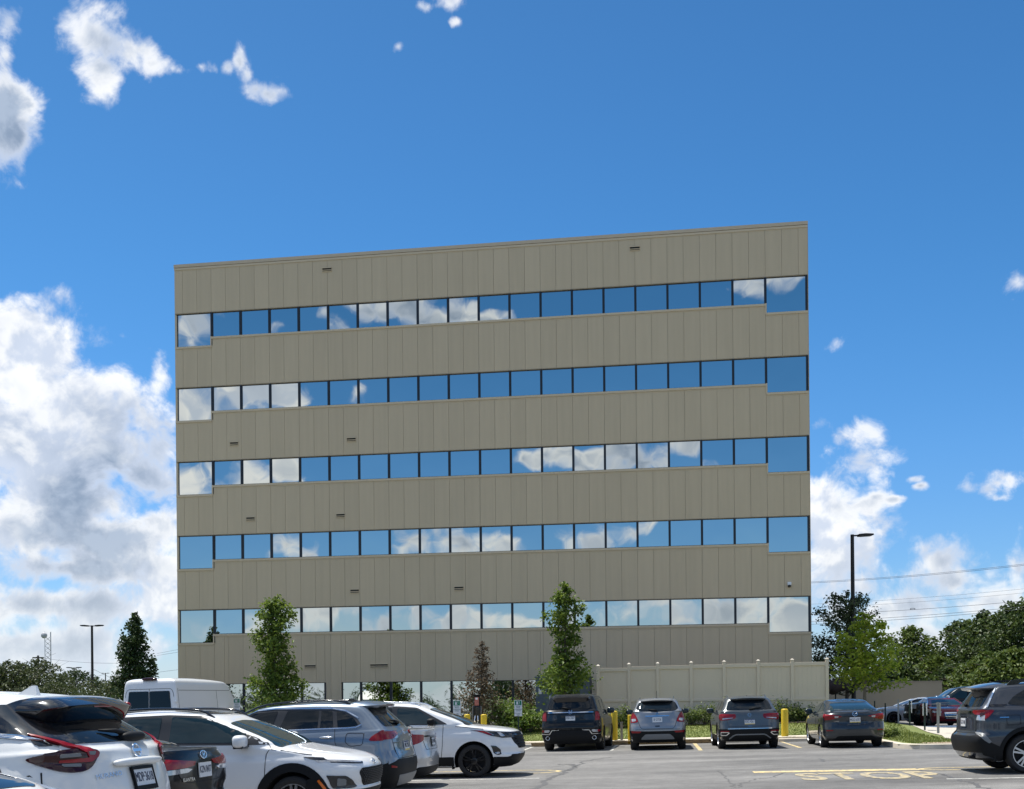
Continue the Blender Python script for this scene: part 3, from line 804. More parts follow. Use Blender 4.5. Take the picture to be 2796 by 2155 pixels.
ISLAND = [(-60, 39.3), (6.25, 39.3), (6.75, 38.6), (6.9, 36.5), (6.75, 31.7), (7.0, 31.0), (7.7, 30.7), (26, 30.7), (26, 41.2), (14, 45.4), (9.6, 47.3), (9.6, 60), (8.2, 75), (-60, 75)]
def g_uv(u, v): return gz(uv(u, v)[0])
def build_ground():
    ground_mats()
    xs = [-900, -300, -45, 45, 300, 900]; ys = [-900, -300, -60, 0, 60, 120, 300, 900]
    V = [(x, y, gz(x)-.06) for y in ys for x in xs]; n = len(xs)
    Fc = [(j*n+i, j*n+i+1, (j+1)*n+i+1, (j+1)*n+i) for j in range(len(ys)-1) for i in range(n-1)]
    structure(mesh_obj('ground', V, Fc, M['earth']))
    structure(sheet('asphalt', [[(-60, -55), (80, -55), (80, 76), (-60, 76)]], g_uv, M['asphalt'], 8))
    structure(sheet('lawn', [ISLAND], lawn_z, M['lawn'], .9))
    structure(sheet('planting_bed', [[(-27, 45.2), (-10, 45.0), (0, 45.3), (7.0, 45.2), (7.6, 46.5), (7.6, 52), (-27, 52)]], lambda u, v: lawn_z(u, v)+.03, M['mulch'], .8))
    structure(sheet('bare_soil', [fillet([(7.4, 30.95), (10.5, 30.9), (10.0, 31.7), (8.6, 31.9), (7.3, 31.8)], .4), fillet([(11, 30.95), (13.5, 30.9), (12.6, 31.5), (11.4, 31.4)], .3)], lambda u, v: lawn_z(u, v)+.03, M['soil'], .5))
    # concrete kerb round the island
    pts = [ISLAND[0]]+[p for p in fillet(ISLAND, .5, 5)]
    loop = fillet(ISLAND, .45, 5); bm = bmesh.new(); N_ = len(loop)
    rings = []
    for i, p in enumerate(loop):
        a, b, c = Vector(loop[i-1]), Vector(p), Vector(loop[(i+1) % N_])
        d = ((b-a).normalized()+(c-b).normalized())
        d = d.normalized() if d.length > 1e-6 else (c-b).normalized()
        nn = Vector((d.y, -d.x))
        ring = []
        for off, z in ((.03, -.05), (.012, .13), (-.02, .145), (-.16, .145), (-.16, .05)):
            q = b+nn*off; x, y = uv(q.x, q.y); ring.append(bm.verts.new((x, y, gz(x)+z)))
        rings.append(ring)
    for i in range(N_):
        a, b = rings[i], rings[(i+1) % N_]
        for k in range(4): bm.faces.new((a[k], b[k], b[k+1], a[k+1]))
    bmesh.ops.recalc_face_normals(bm, faces=bm.faces[:])
    structure(bm_obj('kerb', bm, M['kerb']))
    structure(sheet('sidewalk', [[(-40, 39.44), (6.1, 39.44), (6.6, 38.7), (6.75, 38.7), (6.72, 40.75), (-40, 40.75)]], lambda u, v: g_uv(u, v)+.149, M['kerb'], 1.0))
    # concrete path across the island's end
    pp = [(16.2, 43.2), (15.5, 39.9), (14.5, 36), (13.6, 33.5), (13.6, 31.6), (16.4, 31.6), (17.5, 36), (19.5, 40.5), (19, 44)]
    structure(sheet('path', [[to_uv(*p) for p in pp]], lambda u, v: lawn_z(u, v)+.02, M['concrete'], 1.2))
    # markings
    lift = lambda z: (lambda u, v: g_uv(u, v)+z)
    W = []; Y = []
    def bar(lst, u0, v0, u1, v1, w):
        d = Vector((u1-u0, v1-v0)).normalized(); n = Vector((-d.y, d.x))*w/2; a, b = Vector((u0, v0)), Vector((u1, v1))
        lst.append([tuple(a+n), tuple(a-n), tuple(b-n), tuple(b+n)])
    for v in (6.2, 9.3, 12.4, 15.5, 18.6, 21.75): bar(W, -8.5, v, -2.45 if v > 20 else -2.9, v, .11)
    bar(W, 5.0, 19.65, 14, 19.65, .11); bar(W, 5.6, 16.9, 14, 16.9, .11)
    for u in (-19.0, -15.6, -12.9, -10.1, -7.3, -4.6, -1.55): bar(W, u, 34.3, u, 38.9, .10)
    bar(Y, 1.24, 33.0, 1.24, 39.1, .13); bar(Y, 4.25, 33.4, 4.25, 39.1, .11)
    structure(sheet('stall_lines', W, lift(.004), M['line_white'], 1.2))
    structure(sheet('yellow_stall_lines', Y, lift(.004), M['line_yellow'], 1.2))
    def hairpin(u_tip, u_end, v0, v1, w):
        sg = 1 if u_end > u_tip else -1; r = (v1-v0)/2; vc = (v0+v1)/2
        out = [(u_end, v0)]+[(u_tip+sg*r*1.6-sg*r*1.6*math.sin(PI*i/12), vc-r*math.cos(PI*i/12)) for i in range(13)]+[(u_end, v1)]
        return strip(out, w)
    structure(sheet('hairpin_lines', hairpin(-2.25, -9, 23.35, 24.6, .12)+hairpin(5.2, 14, 22.05, 22.75, .12), lift(.0045), M['line_yellow'], 1.0))
    structure(sheet('stop_line', strip([(1.9, 22.42), (5.15, 22.40)], .50), lift(.005), M['line_yellow'], .8))
    # the word STOP, worn, on the asphalt
    t = text_mesh('stop_lettering', 'STOP', 1.0, M['line_faded'], Matrix.Identity(4), None, depth=0, bold=.022)
    vs = np.array([v.co[:] for v in t.data.vertices]); lo, hi = vs.min(0), vs.max(0)
    for v in t.data.vertices:
        q = (v.co.x-lo[0])/(hi[0]-lo[0]); r = (v.co.y-lo[1])/(hi[1]-lo[1])
        u, w = 2.6+q*2.6, 19.85+r*1.95
        x, y = uv(u, w); v.co = (x, y, gz(x)+.006)
    structure(t)
    # sealed cracks
    random.seed(5); cr = []
    def crack(pts, w, jag=.12, n=9):
        pp = [to_uv(*on_ground(*p)[:2]) for p in pts]; out = []
        for a, b in zip(pp, pp[1:]):
            for i in range(n):
                t = i/n; out.append((a[0]+(b[0]-a[0])*t+random.gauss(0, jag), a[1]+(b[1]-a[1])*t+random.gauss(0, jag)))
        out.append(pp[-1]); cr.extend(strip(out, w))
    crack([(1462, 2154), (1500, 2126), (1550, 2104), (1571, 2095), (1556, 2087), (1530, 2088)], 0.112, .05)
    crack([(1571, 2095), (1600, 2078), (1660, 2068), (1760, 2063), (1880, 2060)], 0.063, .06)
    crack([(1880, 2060), (2020, 2061), (2200, 2058)], 0.035, .05)
    crack([(2585, 2118), (2640, 2135), (2700, 2154)], 0.070, .05)
    crack([(2480, 2098), (2560, 2112), (2585, 2118)], 0.028, .03)
    crack([(1960, 2105), (1985, 2125), (2010, 2150)], 0.021, .04); crack([(2010, 2150), (2060, 2128), (2120, 2122)], 0.021, .04)
    crack([(2230, 2072), (2250, 2080)], 0.070, .03, 3); crack([(2110, 2122), (2150, 2108)], 0.035, .03, 4)
    crack([(1500, 2096), (1540, 2091)], 0.028, .03, 4); crack([(1490, 2120), (1530, 2116)], 0.028, .03, 4)
    structure(sheet('crack_sealant', cr, lift(.0028), M['tar'], 3))
    # grass blades give the lawn its rough face
    rng = np.random.default_rng(3); V = []; Fc = []
    def inside(u, v): return (40.8 < v < 45.3 and -26 < u < 6.6) or (7.2 < u < 15 and 31.1 < v < 45)
    k = 0
    while k < 30000:
        u, v = rng.uniform(-26, 15), rng.uniform(31, 45.3)
        if not inside(u, v): continue
        x, y = uv(u, v)
        if u > 7 and 13.3 < x < 19 and x > 13.0+(y-31)*.22: continue
        z = lawn_z(u, v); h = rng.uniform(.04, .085); a = rng.uniform(0, PI); w = rng.uniform(.012, .022)
        dx, dy = math.cos(a)*w, math.sin(a)*w; lx, ly = rng.normal(0, .03, 2)
        i = len(V); V += [(x-dx, y-dy, z-.01), (x+dx, y+dy, z-.01), (x+lx, y+ly, z+h)]; Fc.append((i, i+1, i+2)); k += 1
    stuff(mesh_obj('grass', V, Fc, leaf_mat('grass blades', (.08, .125, .018), (.21, .235, .06), .35)), 'short green grass on the lawn behind the kerb', 'grass')
    # precast wheel stops
    src = None
    def wheel_stop(u, v, label, ang=0.0, ln=1.8, mat='kerb'):
        bm = bmesh.new(); prism(bm, [(-.10, 0), (-.085, .10), (-.05, .13), (.05, .13), (.085, .10), (.10, 0)], -ln/2, ln/2, 'x')
        o = bm_obj('wheel_stop', bm, M[mat]); o.matrix_world = place(u, v, ang); tag(o, label, 'wheel stop', 'precast wheel stops')
    wheel_stop(-5.55, 38.75, 'pale concrete wheel stop by the bare green sign post')
    wheel_stop(-3.2, 38.75, 'pale concrete wheel stop showing beneath the black SUV with red lamps')
    wheel_stop(2.95, 38.7, 'pale concrete wheel stop ahead of the grey SUV with silver exhaust trims')
    wheel_stop(5.05, 38.5, 'pale concrete wheel stop beside the yellow bollard and dark sedan')
    for (px, py, lb) in ((2567, 1990, 'low white wheel stop on the far lot before the maroon car'), (2600, 1997, 'white wheel stop block just behind the dark SUV tailgate')):
        p = on_ground(px, py); u, v = to_uv(p.x, p.y); wheel_stop(u, v, lb, 0, 1.5, 'white')

# ================================================================== the office building
def build_building():
    MOD, END = 1.524, 1.942
    Lb = 2*END+18*MOD; DEP = 24.0
    head = [None]+[6.57+(5-r)*3.765 for r in range(1, 6)]
    roof = head[1]+2.515; SILL, ESILL = 1.25, 1.68
    x0, y0 = -16.97, 54.33
    root = empty('office_building', T(x0, y0, 0) @ Matrix.Rotation(-TH, 4, 'Z'), 'tan panelled office block with five bands of mirrored windows', 'building')
    wall = solid('tan metal cladding', WALL_COL, .75, vary=.035, scale=.35, bump=.08, bscale=90, spec=.3)
    N, L = nt(wall); b = bsdf(wall); src = b.inputs['Base Color'].links[0].from_socket
    tc = N.new('ShaderNodeTexCoord'); mp = N.new('ShaderNodeMapping'); mp.inputs['Scale'].default_value = (3.0, 3.0, .16); L.new(tc.outputs['Object'], mp.inputs[0])
    ns = N.new('ShaderNodeTexNoise'); ns.inputs['Scale'].default_value = 1.6; ns.inputs['Detail'].default_value = 5; L.new(mp.outputs[0], ns.inputs['Vector'])
    ge = N.new('ShaderNodeNewGeometry'); ad = N.new('ShaderNodeMath'); ad.operation = 'MULTIPLY_ADD'; L.new(ge.outputs['Random Per Island'], ad.inputs[0]); ad.inputs[1].default_value = .35; L.new(ns.outputs[0], ad.inputs[2])
    mr = N.new('ShaderNodeMapRange'); L.new(ad.outputs[0], mr.inputs[0]); mr.inputs[1].default_value = .35; mr.inputs[2].default_value = 1.0; mr.inputs[3].default_value = .94; mr.inputs[4].default_value = 1.04
    vs_ = N.new('ShaderNodeVectorMath'); vs_.operation = 'SCALE'; L.new(src, vs_.inputs[0]); L.new(mr.outputs[0], vs_.inputs['Scale']); L.new(vs_.outputs[0], b.inputs['Base Color'])
    trim = solid('tan metal trim', tuple(c*1.06 for c in WALL_COL), .55, vary=.03)
    seam = solid('dark joint', tuple(c*.55 for c in WALL_COL), .9)
    cope = solid('pale metal coping', (.56, .46, .33), .6)
    fr = solid('dark window frame', (.012, .014, .02), .4)
    g = new_mat('mirror glass'); N, L = nt(g); b = bsdf(g)
    b.inputs['Metallic'].default_value = 1.0; b.inputs['Base Color'].default_value = (*GLASS_COL, 1); b.inputs['Roughness'].default_value = .012
    tc = N.new('ShaderNodeTexCoord'); n = N.new('ShaderNodeTexNoise'); n.inputs['Scale'].default_value = .55; n.inputs['Detail'].default_value = 1.2; L.new(tc.outputs['Object'], n.inputs['Vector'])
    bp = N.new('ShaderNodeBump'); bp.inputs['Strength'].default_value = .5; bp.inputs['Distance'].default_value = .012; L.new(n.outputs[0], bp.inputs['Height']); L.new(bp.outputs[0], b.inputs['Normal'])
    # core box and side walls
    bm = bmesh.new(); box(bm, (Lb/2, DEP/2+.12, roof/2-.6), (Lb-.12, DEP-.1, roof+1.0)); bm_obj('core', bm, seam, root)
    bm = bmesh.new()
    for x in (.02, Lb-.02): box(bm, (x, DEP/2+.03, roof/2-.55), (.12, DEP, roof+1.1))
    box(bm, (Lb/2, DEP, roof/2-.55), (Lb, .12, roof+1.1)); bm_obj('side_wall', bm, wall, root)
    bm = bmesh.new(); box(bm, (Lb/2, .12, roof-.08), (Lb+.06, .40, .16)); box(bm, (Lb/2, DEP/2, roof-.12), (Lb+.06, DEP, .2)); bm_obj('roof_coping', bm, cope, root)
    bm = bmesh.new(); box(bm, (Lb/2, -.045, roof-.235), (Lb+.03, .05, .10)); bm_obj('fascia', bm, trim, root)
    # joints every half module
    js = [0.0, END-2*.762, END-.762]+[END+.762*i for i in range(37)]+[END+18*MOD+.762, END+18*MOD+2*.762, Lb]
    cols = list(zip(js, js[1:]))
    def band(tops, bottom, name='wall_panel', skip=None):
        bm = bmesh.new()
        for (a, b_) in cols:
            m_ = (a+b_)/2; top = tops(m_)
            z0 = bottom(m_) if callable(bottom) else bottom
            box(bm, ((a+b_)/2, 0, (top+z0)/2), (b_-a-.0095, .08, top-z0))
        bm_obj(name, bm, wall, root)
    def sill_of(r):
        return lambda x: head[r]-(ESILL if (x < END or x > Lb-END) else SILL)
    band(lambda x: roof-.17, head[1])
    for r in range(1, 5): band(sill_of(r), head[r+1])
    GH = 2.805; G0 = -.6
    g_open = [(.35, 3.80), (4.35, 10.9)]              # in modules from the first step
    def gb(x):
        k = (x-END)/MOD
        return GH if any(a < k < b_ for a, b_ in g_open) else G0
    bm = bmesh.new()
    gj = sorted(set([round(j, 4) for j in js]+[round(END+k*MOD, 4) for o in g_open for k in o]))
    for a, b_ in zip(gj, gj[1:]):
        m_ = (a+b_)/2; top = sill_of(5)(m_); z0 = gb(m_); box(bm, (m_, 0, (top+z0)/2), (b_-a-.0095, .08, top-z0))
    bm_obj('wall_panel', bm, wall, root)
    for r in range(1, 6):                              # flashing under each band of glass
        bm = bmesh.new()
        for a, b_, s in ((0, END-.03, ESILL), (END, Lb-END, SILL), (Lb-END+.03, Lb, ESILL)):
            z = head[r]-s; box(bm, ((a+b_)/2, -.055, z-.05), (b_-a, .05, .10)); box(bm, ((a+b_)/2, -.03, z-.135), (b_-a, .03, .02))
        for x in (END-.02, Lb-END+.02):
            box(bm, (x, -.052, head[r]-(SILL+ESILL)/2-.03), (.06, .045, ESILL-SILL+.1))
        bm_obj('sill', bm, trim, root)
        bm = bmesh.new(); box(bm, (Lb/2, -.035, head[r]+.016), (Lb, .03, .03)); bm_obj('head_trim', bm, seam, root)
    rng = random.Random(11)
    def window(a, b_, z0, z1, name='window'):
        tx, tz = rng.gauss(0, .0016), rng.gauss(0, .0016)
        bm = bmesh.new(); c = Vector(((a+b_)/2, .035, (z0+z1)/2)); w, h = b_-a-.055, z1-z0-.05
        n = 6
        vs = [[bm.verts.new((c.x+w*(i/n-.5), c.y+tx*w*(i/n-.5)*2+tz*h*(j/n-.5)*2, c.z+h*(j/n-.5))) for i in range(n+1)] for j in range(n+1)]
        for j in range(n):
            for i in range(n): bm.faces.new((vs[j][i], vs[j][i+1], vs[j+1][i+1], vs[j+1][i]))
        o = bm_obj(name, bm, g, root, True)
        bm = bmesh.new()
        box(bm, (b_, 0, c.z), (.095, .10, z1-z0)); box(bm, (a+.050, .02, c.z), (.02, .06, z1-z0))
        box(bm, (c.x, .02, z1-.012), (b_-a, .06, .03)); box(bm, (c.x, .02, z0+.012), (b_-a, .06, .03))
        bm_obj('frame', bm, fr, o)
    for r in range(1, 6):
        window(.06, END, head[r]-ESILL, head[r])
        for k in range(18): window(END+k*MOD, END+(k+1)*MOD, head[r]-SILL, head[r])
        window(Lb-END, Lb-.05, head[r]-ESILL, head[r])
    for a, b_ in g_open:
        ks = [a]+[k for k in range(-1, 12) if a < k < b_]+[b_]
        for p, q in zip(ks, ks[1:]): window(END+p*MOD, END+q*MOD, .45, GH, 'ground_window')
        bm = bmesh.new(); box(bm, (END+(a+b_)/2*MOD, -.01, .2), ((b_-a)*MOD, .08, .5)); bm_obj('base_panel', bm, wall, root)
    # louvres let into the cladding
    hole = solid('louvre shadow gap', (.02, .02, .018), .9)
    for (px, py, w) in ((698, 576, .46), (1354, 531, .46), (500, 947, .42), (750, 938, .44), (535, 1107, .42), (727, 1100, .42), (757, 1261, .42), (979, 1255, .44), (662, 1422, .56), (809, 1420, .88)):
        a, b2 = ab(px*2796/2184, py*2796/2184)
        # meet the facade plane
        d = Vector((a, 1, b2)); nn = Vector((ST, CT, 0)); t = (Vector((x0, y0, 0))-Vector((0, 0, 0))).dot(nn)/d.dot(nn)
        p = d*t; loc = ((p.x-x0)*CT-(p.y-y0)*ST, p.z+EYE)
        bm = bmesh.new(); x, z = loc
        box(bm, (x, -.046, z), (w, .02, .21)); lv = bm_obj('louvre', bm, trim, root)
        bm = bmesh.new(); box(bm, (x, -.06, z+.085), (w+.04, .05, .035)); box(bm, (x, -.058, z-.10), (w+.04, .04, .025)); box(bm, (x, -.066, z-.03), (w, .03, .02), Matrix.Rotation(.5, 4, 'X')); bm_obj('louvre_blade', bm, trim, lv)
        bm = bmesh.new(); box(bm, (x, -.0575, z+.035), (w, .006, .075)); box(bm, (x, -.0575, z-.065), (w, .006, .03)); bm_obj('louvre_slot', bm, hole, lv)
    # security camera
    a, b2 = ab(1683*2796/2184, 1248*2796/2184); d = Vector((a, 1, b2)); nn = Vector((ST, CT, 0)); t = Vector((x0, y0, 0)).dot(nn)/d.dot(nn); p = d*t
    cam = empty('security_camera', T(p.x, p.y, p.z+EYE) @ Matrix.Rotation(-TH, 4, 'Z'), 'small white dome security camera on the tan wall above the lowest windows', 'camera')
    bm = bmesh.new(); rbox(bm, (0, -.10, .05), (.18, .16, .16), .03); bm_obj('housing', bm, M['white'], cam)
    bm = bmesh.new(); ellipsoid(bm, (0, -.12, -.05), (.08, .08, .08), 2); bm_obj('dome', bm, M['gloss_black'], cam, True)
WALL_COL = (.595, .487, .335)
GLASS_COL = (.62, .635, .60)

# ================================================================== fence, boxes, signs, posts
def build_site_things():
    # vinyl privacy fence
    vf = 46.3
    pan = solid('beige vinyl fence', (.63, .535, .42), .5, vary=.03, scale=1.5)
    def u_at(px, v=vf):
        a, _ = ab(px, 1900); Y = v/(ST*a+CT); return to_uv(a*Y, Y)[0]
    px = [1634, 1718, 1796.5, 1887.8, 1977.6, 2070.8, 2163.7, 2258.5]
    us = [u_at(p) for p in px]; zt = 3.16
    fx, fy = uv(us[0], vf)
    root = empty('privacy_fence', T(fx, fy, 0) @ Matrix.Rotation(-TH, 4, 'Z'), 'tall beige vinyl privacy fence with capped posts before the building', 'fence')
    us = [u-us[0] for u in us]
    capm = solid('pale fence cap', (.50, .45, .37), .5)
    def ztop(u): return zt+.012*u-(.04 if u < us[1]-.1 else 0)
    for i, u in enumerate(us):
        z1 = ztop(u)+.10; bm = bmesh.new(); rbox(bm, (u, 0, z1/2), (.135, .135, z1), .01); po = bm_obj('post', bm, pan, root)
        bm = bmesh.new(); bmesh.ops.create_cone(bm, cap_ends=True, segments=4, radius1=.115, radius2=.03, depth=.06, matrix=T(u, 0, z1+.045) @ Matrix.Rotation(PI/4, 4, 'Z')); box(bm, (u, 0, z1+.006), (.16, .16, .02)); bm_obj('post_cap', bm, capm, po)
    for i in range(len(us)-1):
        a, b = us[i]+.067, us[i+1]-.067; m_ = (a+b)/2; z1 = ztop(m_)
        bm = bmesh.new(); n = max(5, int((b-a)/.17))
        for k in range(n): box(bm, (a+(b-a)*(k+.5)/n, .01+.0006*(k % 2), z1/2-.05), ((b-a)/n-.0025, .022, z1-.1))
        pl = bm_obj('panel', bm, pan, root)
        for z, h in ((z1-.07, .15), (1.72, .10), (.66, .14)):
            bm = bmesh.new(); rbox(bm, (m_, -.012, z), (b-a, .075, h), .006); bm_obj('rail', bm, pan, pl)
    # return of the fence to the building
    ux = us[0]
    bm = bmesh.new()
    for k in range(26): box(bm, (ux-.02+.002*(k % 2), .07+(k+.5)*.19, zt/2-.09), (.022, .186, zt-.2))
    rp = bm_obj('return_panel', bm, pan, root)
    # blue grey metal enclosure beside the fence
    steel = solid('blue grey painted steel', (.085, .115, .145), .5, vary=.05)
    u0, u1 = u_at(1463, 47.6), u_at(1612, 47.6); x, y = uv((u0+u1)/2, 47.6)
    en = empty('utility_cabinet', T(x, y, 0) @ Matrix.Rotation(-TH, 4, 'Z'), 'blue grey steel utility enclosure between the ground windows and the beige fence', 'cabinet')
    w = u1-u0
    bm = bmesh.new(); rbox(bm, (0, .6, 1.40), (w, 1.2, 2.80), .015); bm_obj('housing', bm, steel, en)
    bm = bmesh.new(); rbox(bm, (0, .6, 2.82), (w+.1, 1.3, .06), .01); bm_obj('lid', bm, steel, en)
    for sx in (-1, 1):
        bm = bmesh.new(); rbox(bm, (sx*w/4, -.012, 1.42), (w/2-.05, .03, 2.55), .008); d = bm_obj('door', bm, steel, en)
        bm = bmesh.new(); box(bm, (sx*.07, -.05, 1.4), (.03, .05, .2)); bm_obj('handle', bm, M['plastic'], d)
    for (sx, z, lb) in ((-w/2+.20, 2.18, 'white notice stuck high on the blue grey utility enclosure'), (-w/2+.68, 1.86, 'white notice low on the enclosure above the black SUV roof')):
        bm = bmesh.new(); box(bm, (0, 0, 0), (.14, .006, .24)); nx, ny = uv(to_uv(x, y)[0]+sx, 47.6-.034)
        o = bm_obj('notice', bm, M['plate']); o.matrix_world = T(nx, ny, z) @ Matrix.Rotation(-TH, 4, 'Z'); tag(o, lb, 'notice', 'notices on the utility enclosure')
    # beige enclosure wall at the far side
    p0 = at(2262, 1950, 68); p1 = at(2573, 1950, 67); zt2 = at(2420, 1863.5, 67.5).z
    d = (p1-p0); d.z = 0; ln = d.length; an = math.atan2(d.y, d.x)
    wl = empty('boundary_wall', T(p0.x, p0.y, gz(p0.x)) @ Matrix.Rotation(an, 4, 'Z'), 'low tan rendered wall behind the far parked cars', 'wall')
    h = zt2-gz(p0.x)
    bm = bmesh.new(); box(bm, (ln/2, .12, h/2-.3), (ln, .24, h+.6)); bm_obj('render_face', bm, solid('tan render', (.40, .34, .25), .85, vary=.08, scale=.8), wl)
    bm = bmesh.new(); box(bm, (ln/2, .12, h+.03), (ln+.06, .32, .07)); bm_obj('coping', bm, solid('tan coping', (.33, .28, .21), .8), wl)
    # brown canvas hanging behind the end of the fence
    c = at(2284, 1873, 50.5); bm = bmesh.new(); ellipsoid(bm, (0, 0, 0), (.62, .5, .32), 2.2, 36, 24)
    rnd = random.Random(4)
    for v in bm.verts:
        t = v.co.x
        v.co.z += .05*math.sin(9*v.co.x+3*v.co.y)+.04*math.sin(17*v.co.y+5*v.co.x)-.22*max(0, v.co.x)**2*.0+.16*v.co.x
        v.co.y += .05*math.sin(11*v.co.x+2)
    um = empty('patio_umbrella', T(c.x, c.y, c.z), 'furled dark brown canvas umbrella beyond the end of the beige fence', 'umbrella')
    bm_obj('canopy', bm, solid('dark brown canvas', (.042, .030, .032), .85, vary=.25, scale=9), um, True)
    bm = bmesh.new(); tube(bm, [(-.05, 0, .2), (-.05, 0, -c.z+gz(c.x))], .03, 8); bm_obj('pole', bm, M['plastic'], um)
    # charging bay signs
    grn = solid('sign green', (.006, .16, .085), .5); dgp = solid('dark green post', (.012, .030, .022), .6); txg = solid('sign dark green lettering', (.02, .10, .07), .6)
    def sign(px, py_top, py_bot, Y, label):
        p = at(px, (py_top+py_bot)/2, Y); zt_ = at(px, py_top, Y).z; zb = at(px, py_bot, Y).z; h = zt_-zb; w = h*.475
        u, v = to_uv(p.x, p.y); zg = lawn_z(u, v)
        r = empty('charging_sign', T(p.x, p.y, zg) @ Matrix.Rotation(-TH, 4, 'Z'), label, 'sign', 'electric charging signs')
        bm = bmesh.new(); box(bm, (0, .03, (zt_-zg)/2-.05), (.055, .03, zt_-zg+.02)); bm_obj('post', bm, dgp, r)
        cz = (zt_+zb)/2-zg
        bm = bmesh.new(); rbox(bm, (0, 0, cz+h*.09), (w, .012, h*.80), .004); pl = bm_obj('sign_plate', bm, M['plate'], r)
        bm = bmesh.new(); rbox(bm, (0, -.001, cz-h*.41), (w, .012, h*.17), .004); p2 = bm_obj('lower_plate', bm, M['plate'], r)
        bm = bmesh.new(); box(bm, (0, -.008, cz+h*.325), (w*.86, .005, h*.29)); sy = bm_obj('symbol_panel', bm, grn, pl)
        bm = bmesh.new(); z = cz+h*.325
        box(bm, (-w*.12, -.012, z-h*.03), (w*.22, .004, h*.16)); box(bm, (-w*.12, -.012, z+h*.075), (w*.30, .004, h*.025))
        tube(bm, [(w*.02, -.013, z-h*.08), (w*.13, -.013, z-h*.09), (w*.17, -.013, z), (w*.15, -.013, z+h*.08)], .006, 6)
        for q in (-1, 1): tube(bm, [(w*(.15+.04*q), -.013, z+h*.07), (w*(.15+.04*q), -.013, z+h*.11)], .004, 5)
        bm_obj('symbol', bm, M['plate'], sy)
        RX = Matrix.Rotation(PI/2, 4, 'X')
        for ln_, zz, sz in (('ELECTRIC', .10, .055), ('VEHICLE', .035, .055), ('CHARGING', -.08, .068), ('STATION', -.165, .055)):
            text_mesh('sign_text', ln_, h*sz*1.45, txg, T(0, -.009, cz+h*zz) @ RX, pl, wide=.85)
        for ln_, zz in (('2 HOUR', -.375), ('LIMIT', -.445)): text_mesh('sign_text', ln_, h*.068, txg, T(0, -.009, cz+h*zz) @ RX, p2, wide=.9)
    sign(1247.5, 1912.5, 1956.5, 39.6, 'green and white charging sign close to the black charger pedestal')
    sign(1415, 1911.5, 1956.0, 39.4, 'green and white charging sign before the bright green shrub')
    sign(647, 1907, 1945, 41.0, 'green topped charging sign peeping between the white van and blue SUV')
    # charger pedestal
    p = at(1303, 1960, 41.4); u, v = to_uv(p.x, p.y); zg = lawn_z(u, v)
    ch = empty('charging_station', T(p.x, p.y, zg) @ Matrix.Rotation(-TH, 4, 'Z'), 'black electric charging pedestal with a red panel between two yellow bollards', 'charger')
    zz = lambda py: at(1303, py, 41.4).z-zg
    bm = bmesh.new(); rbox(bm, (0, 0, zz(1928)/2), (.30, .22, zz(1928)), .03); bm_obj('pedestal', bm, M['gloss_black'], ch)
    bm = bmesh.new(); rbox(bm, (0, 0, (zz(1899)+zz(1928))/2), (.22, .16, zz(1899)-zz(1928)), .03); bm_obj('head', bm, M['plastic'], ch)
    bm = bmesh.new(); rbox(bm, (0, -.085, (zz(1904)+zz(1927))/2), (.17, .02, zz(1904)-zz(1927)), .01); lp = bm_obj('display_panel', bm, solid('faded red panel', (.36, .12, .09), .4, vary=.3, scale=12), ch)
    bm = bmesh.new(); box(bm, (0, -.098, zz(1908)), (.09, .006, .07)); bm_obj('display_icon', bm, M['plate'], lp)
    bm = bmesh.new(); rbox(bm, (0, 0, zz(1898)), (.30, .22, .05), .02); bm_obj('cap', bm, M['plastic'], ch)
    for q in (-1, 1):
        bm = bmesh.new(); box(bm, (q*.165, -.06, zz(1960)), (.03, .05, .9)); bm_obj('side_rail', bm, M['grey_plastic'], ch)
        bm = bmesh.new(); tube(bm, [(q*.05, -.13, zz(1955)), (q*.07, -.2, zz(1968)), (q*.04, -.16, zz(1974))], .025, 8); bm_obj('plug', bm, M['chrome'], ch)
    # bollards
    ylw = solid('bollard yellow', (.62, .44, .015), .5, vary=.08, scale=5)
    def bollard(px, py_top, Y, r, label, slab=True):
        p = at(px, py_top, Y); u, v = to_uv(p.x, p.y); zg = (lawn_z(u, v) if v > 39.3 else gz(p.x)); h = p.z-zg
        bm = bmesh.new(); lathe(bm, [(r, -.1), (r, h-.05), (r*.93, h-.02), (r*.6, h), (.001, h+.004)], 22, 'Z')
        bmesh.ops.recalc_face_normals(bm, faces=bm.faces[:])
        o = bm_obj('bollard', bm, ylw, None, True, 50); o.matrix_world = T(p.x, p.y, zg); tag(o, label, 'bollard', 'yellow bollards')
    bollard(1275.5, 1950.5, 40.9, .115, 'short yellow bollard on the window side of the charging pedestal')
    bollard(1321, 1950.5, 40.9, .115, 'short yellow bollard on the shrub side of the charging pedestal')
    bollard(1677, 1941.5, 39.3, .12, 'yellow bollard close behind the black SUV side mirror')
    bollard(1722, 1951, 39.1, .11, 'yellow bollard mostly hidden by the grey hatchback SUV')
    bollard(2142.5, 1935.5, 38.9, .125, 'tall free standing yellow bollard beside the dark sedan')
    # bare grey stanchion and little white ground lamp
    p = at(1697, 1971, 39.6); zg = gz(p.x)+.13; bm = bmesh.new(); box(bm, (0, 0, (p.z-zg)/2), (.09, .05, p.z-zg)); box(bm, (0, -.03, (p.z-zg)-.03), (.12, .03, .04))
    o = bm_obj('steel_post', bm, M['grey_plastic']); o.matrix_world = T(p.x, p.y, zg); tag(o, 'short grey steel post between two bollards and two parked SUVs', 'post')
    # sign posts by the path: plates seen nearly edge-on
    gal = solid('galvanised steel', (.30, .30, .29), .5, .4); wht = M['white']
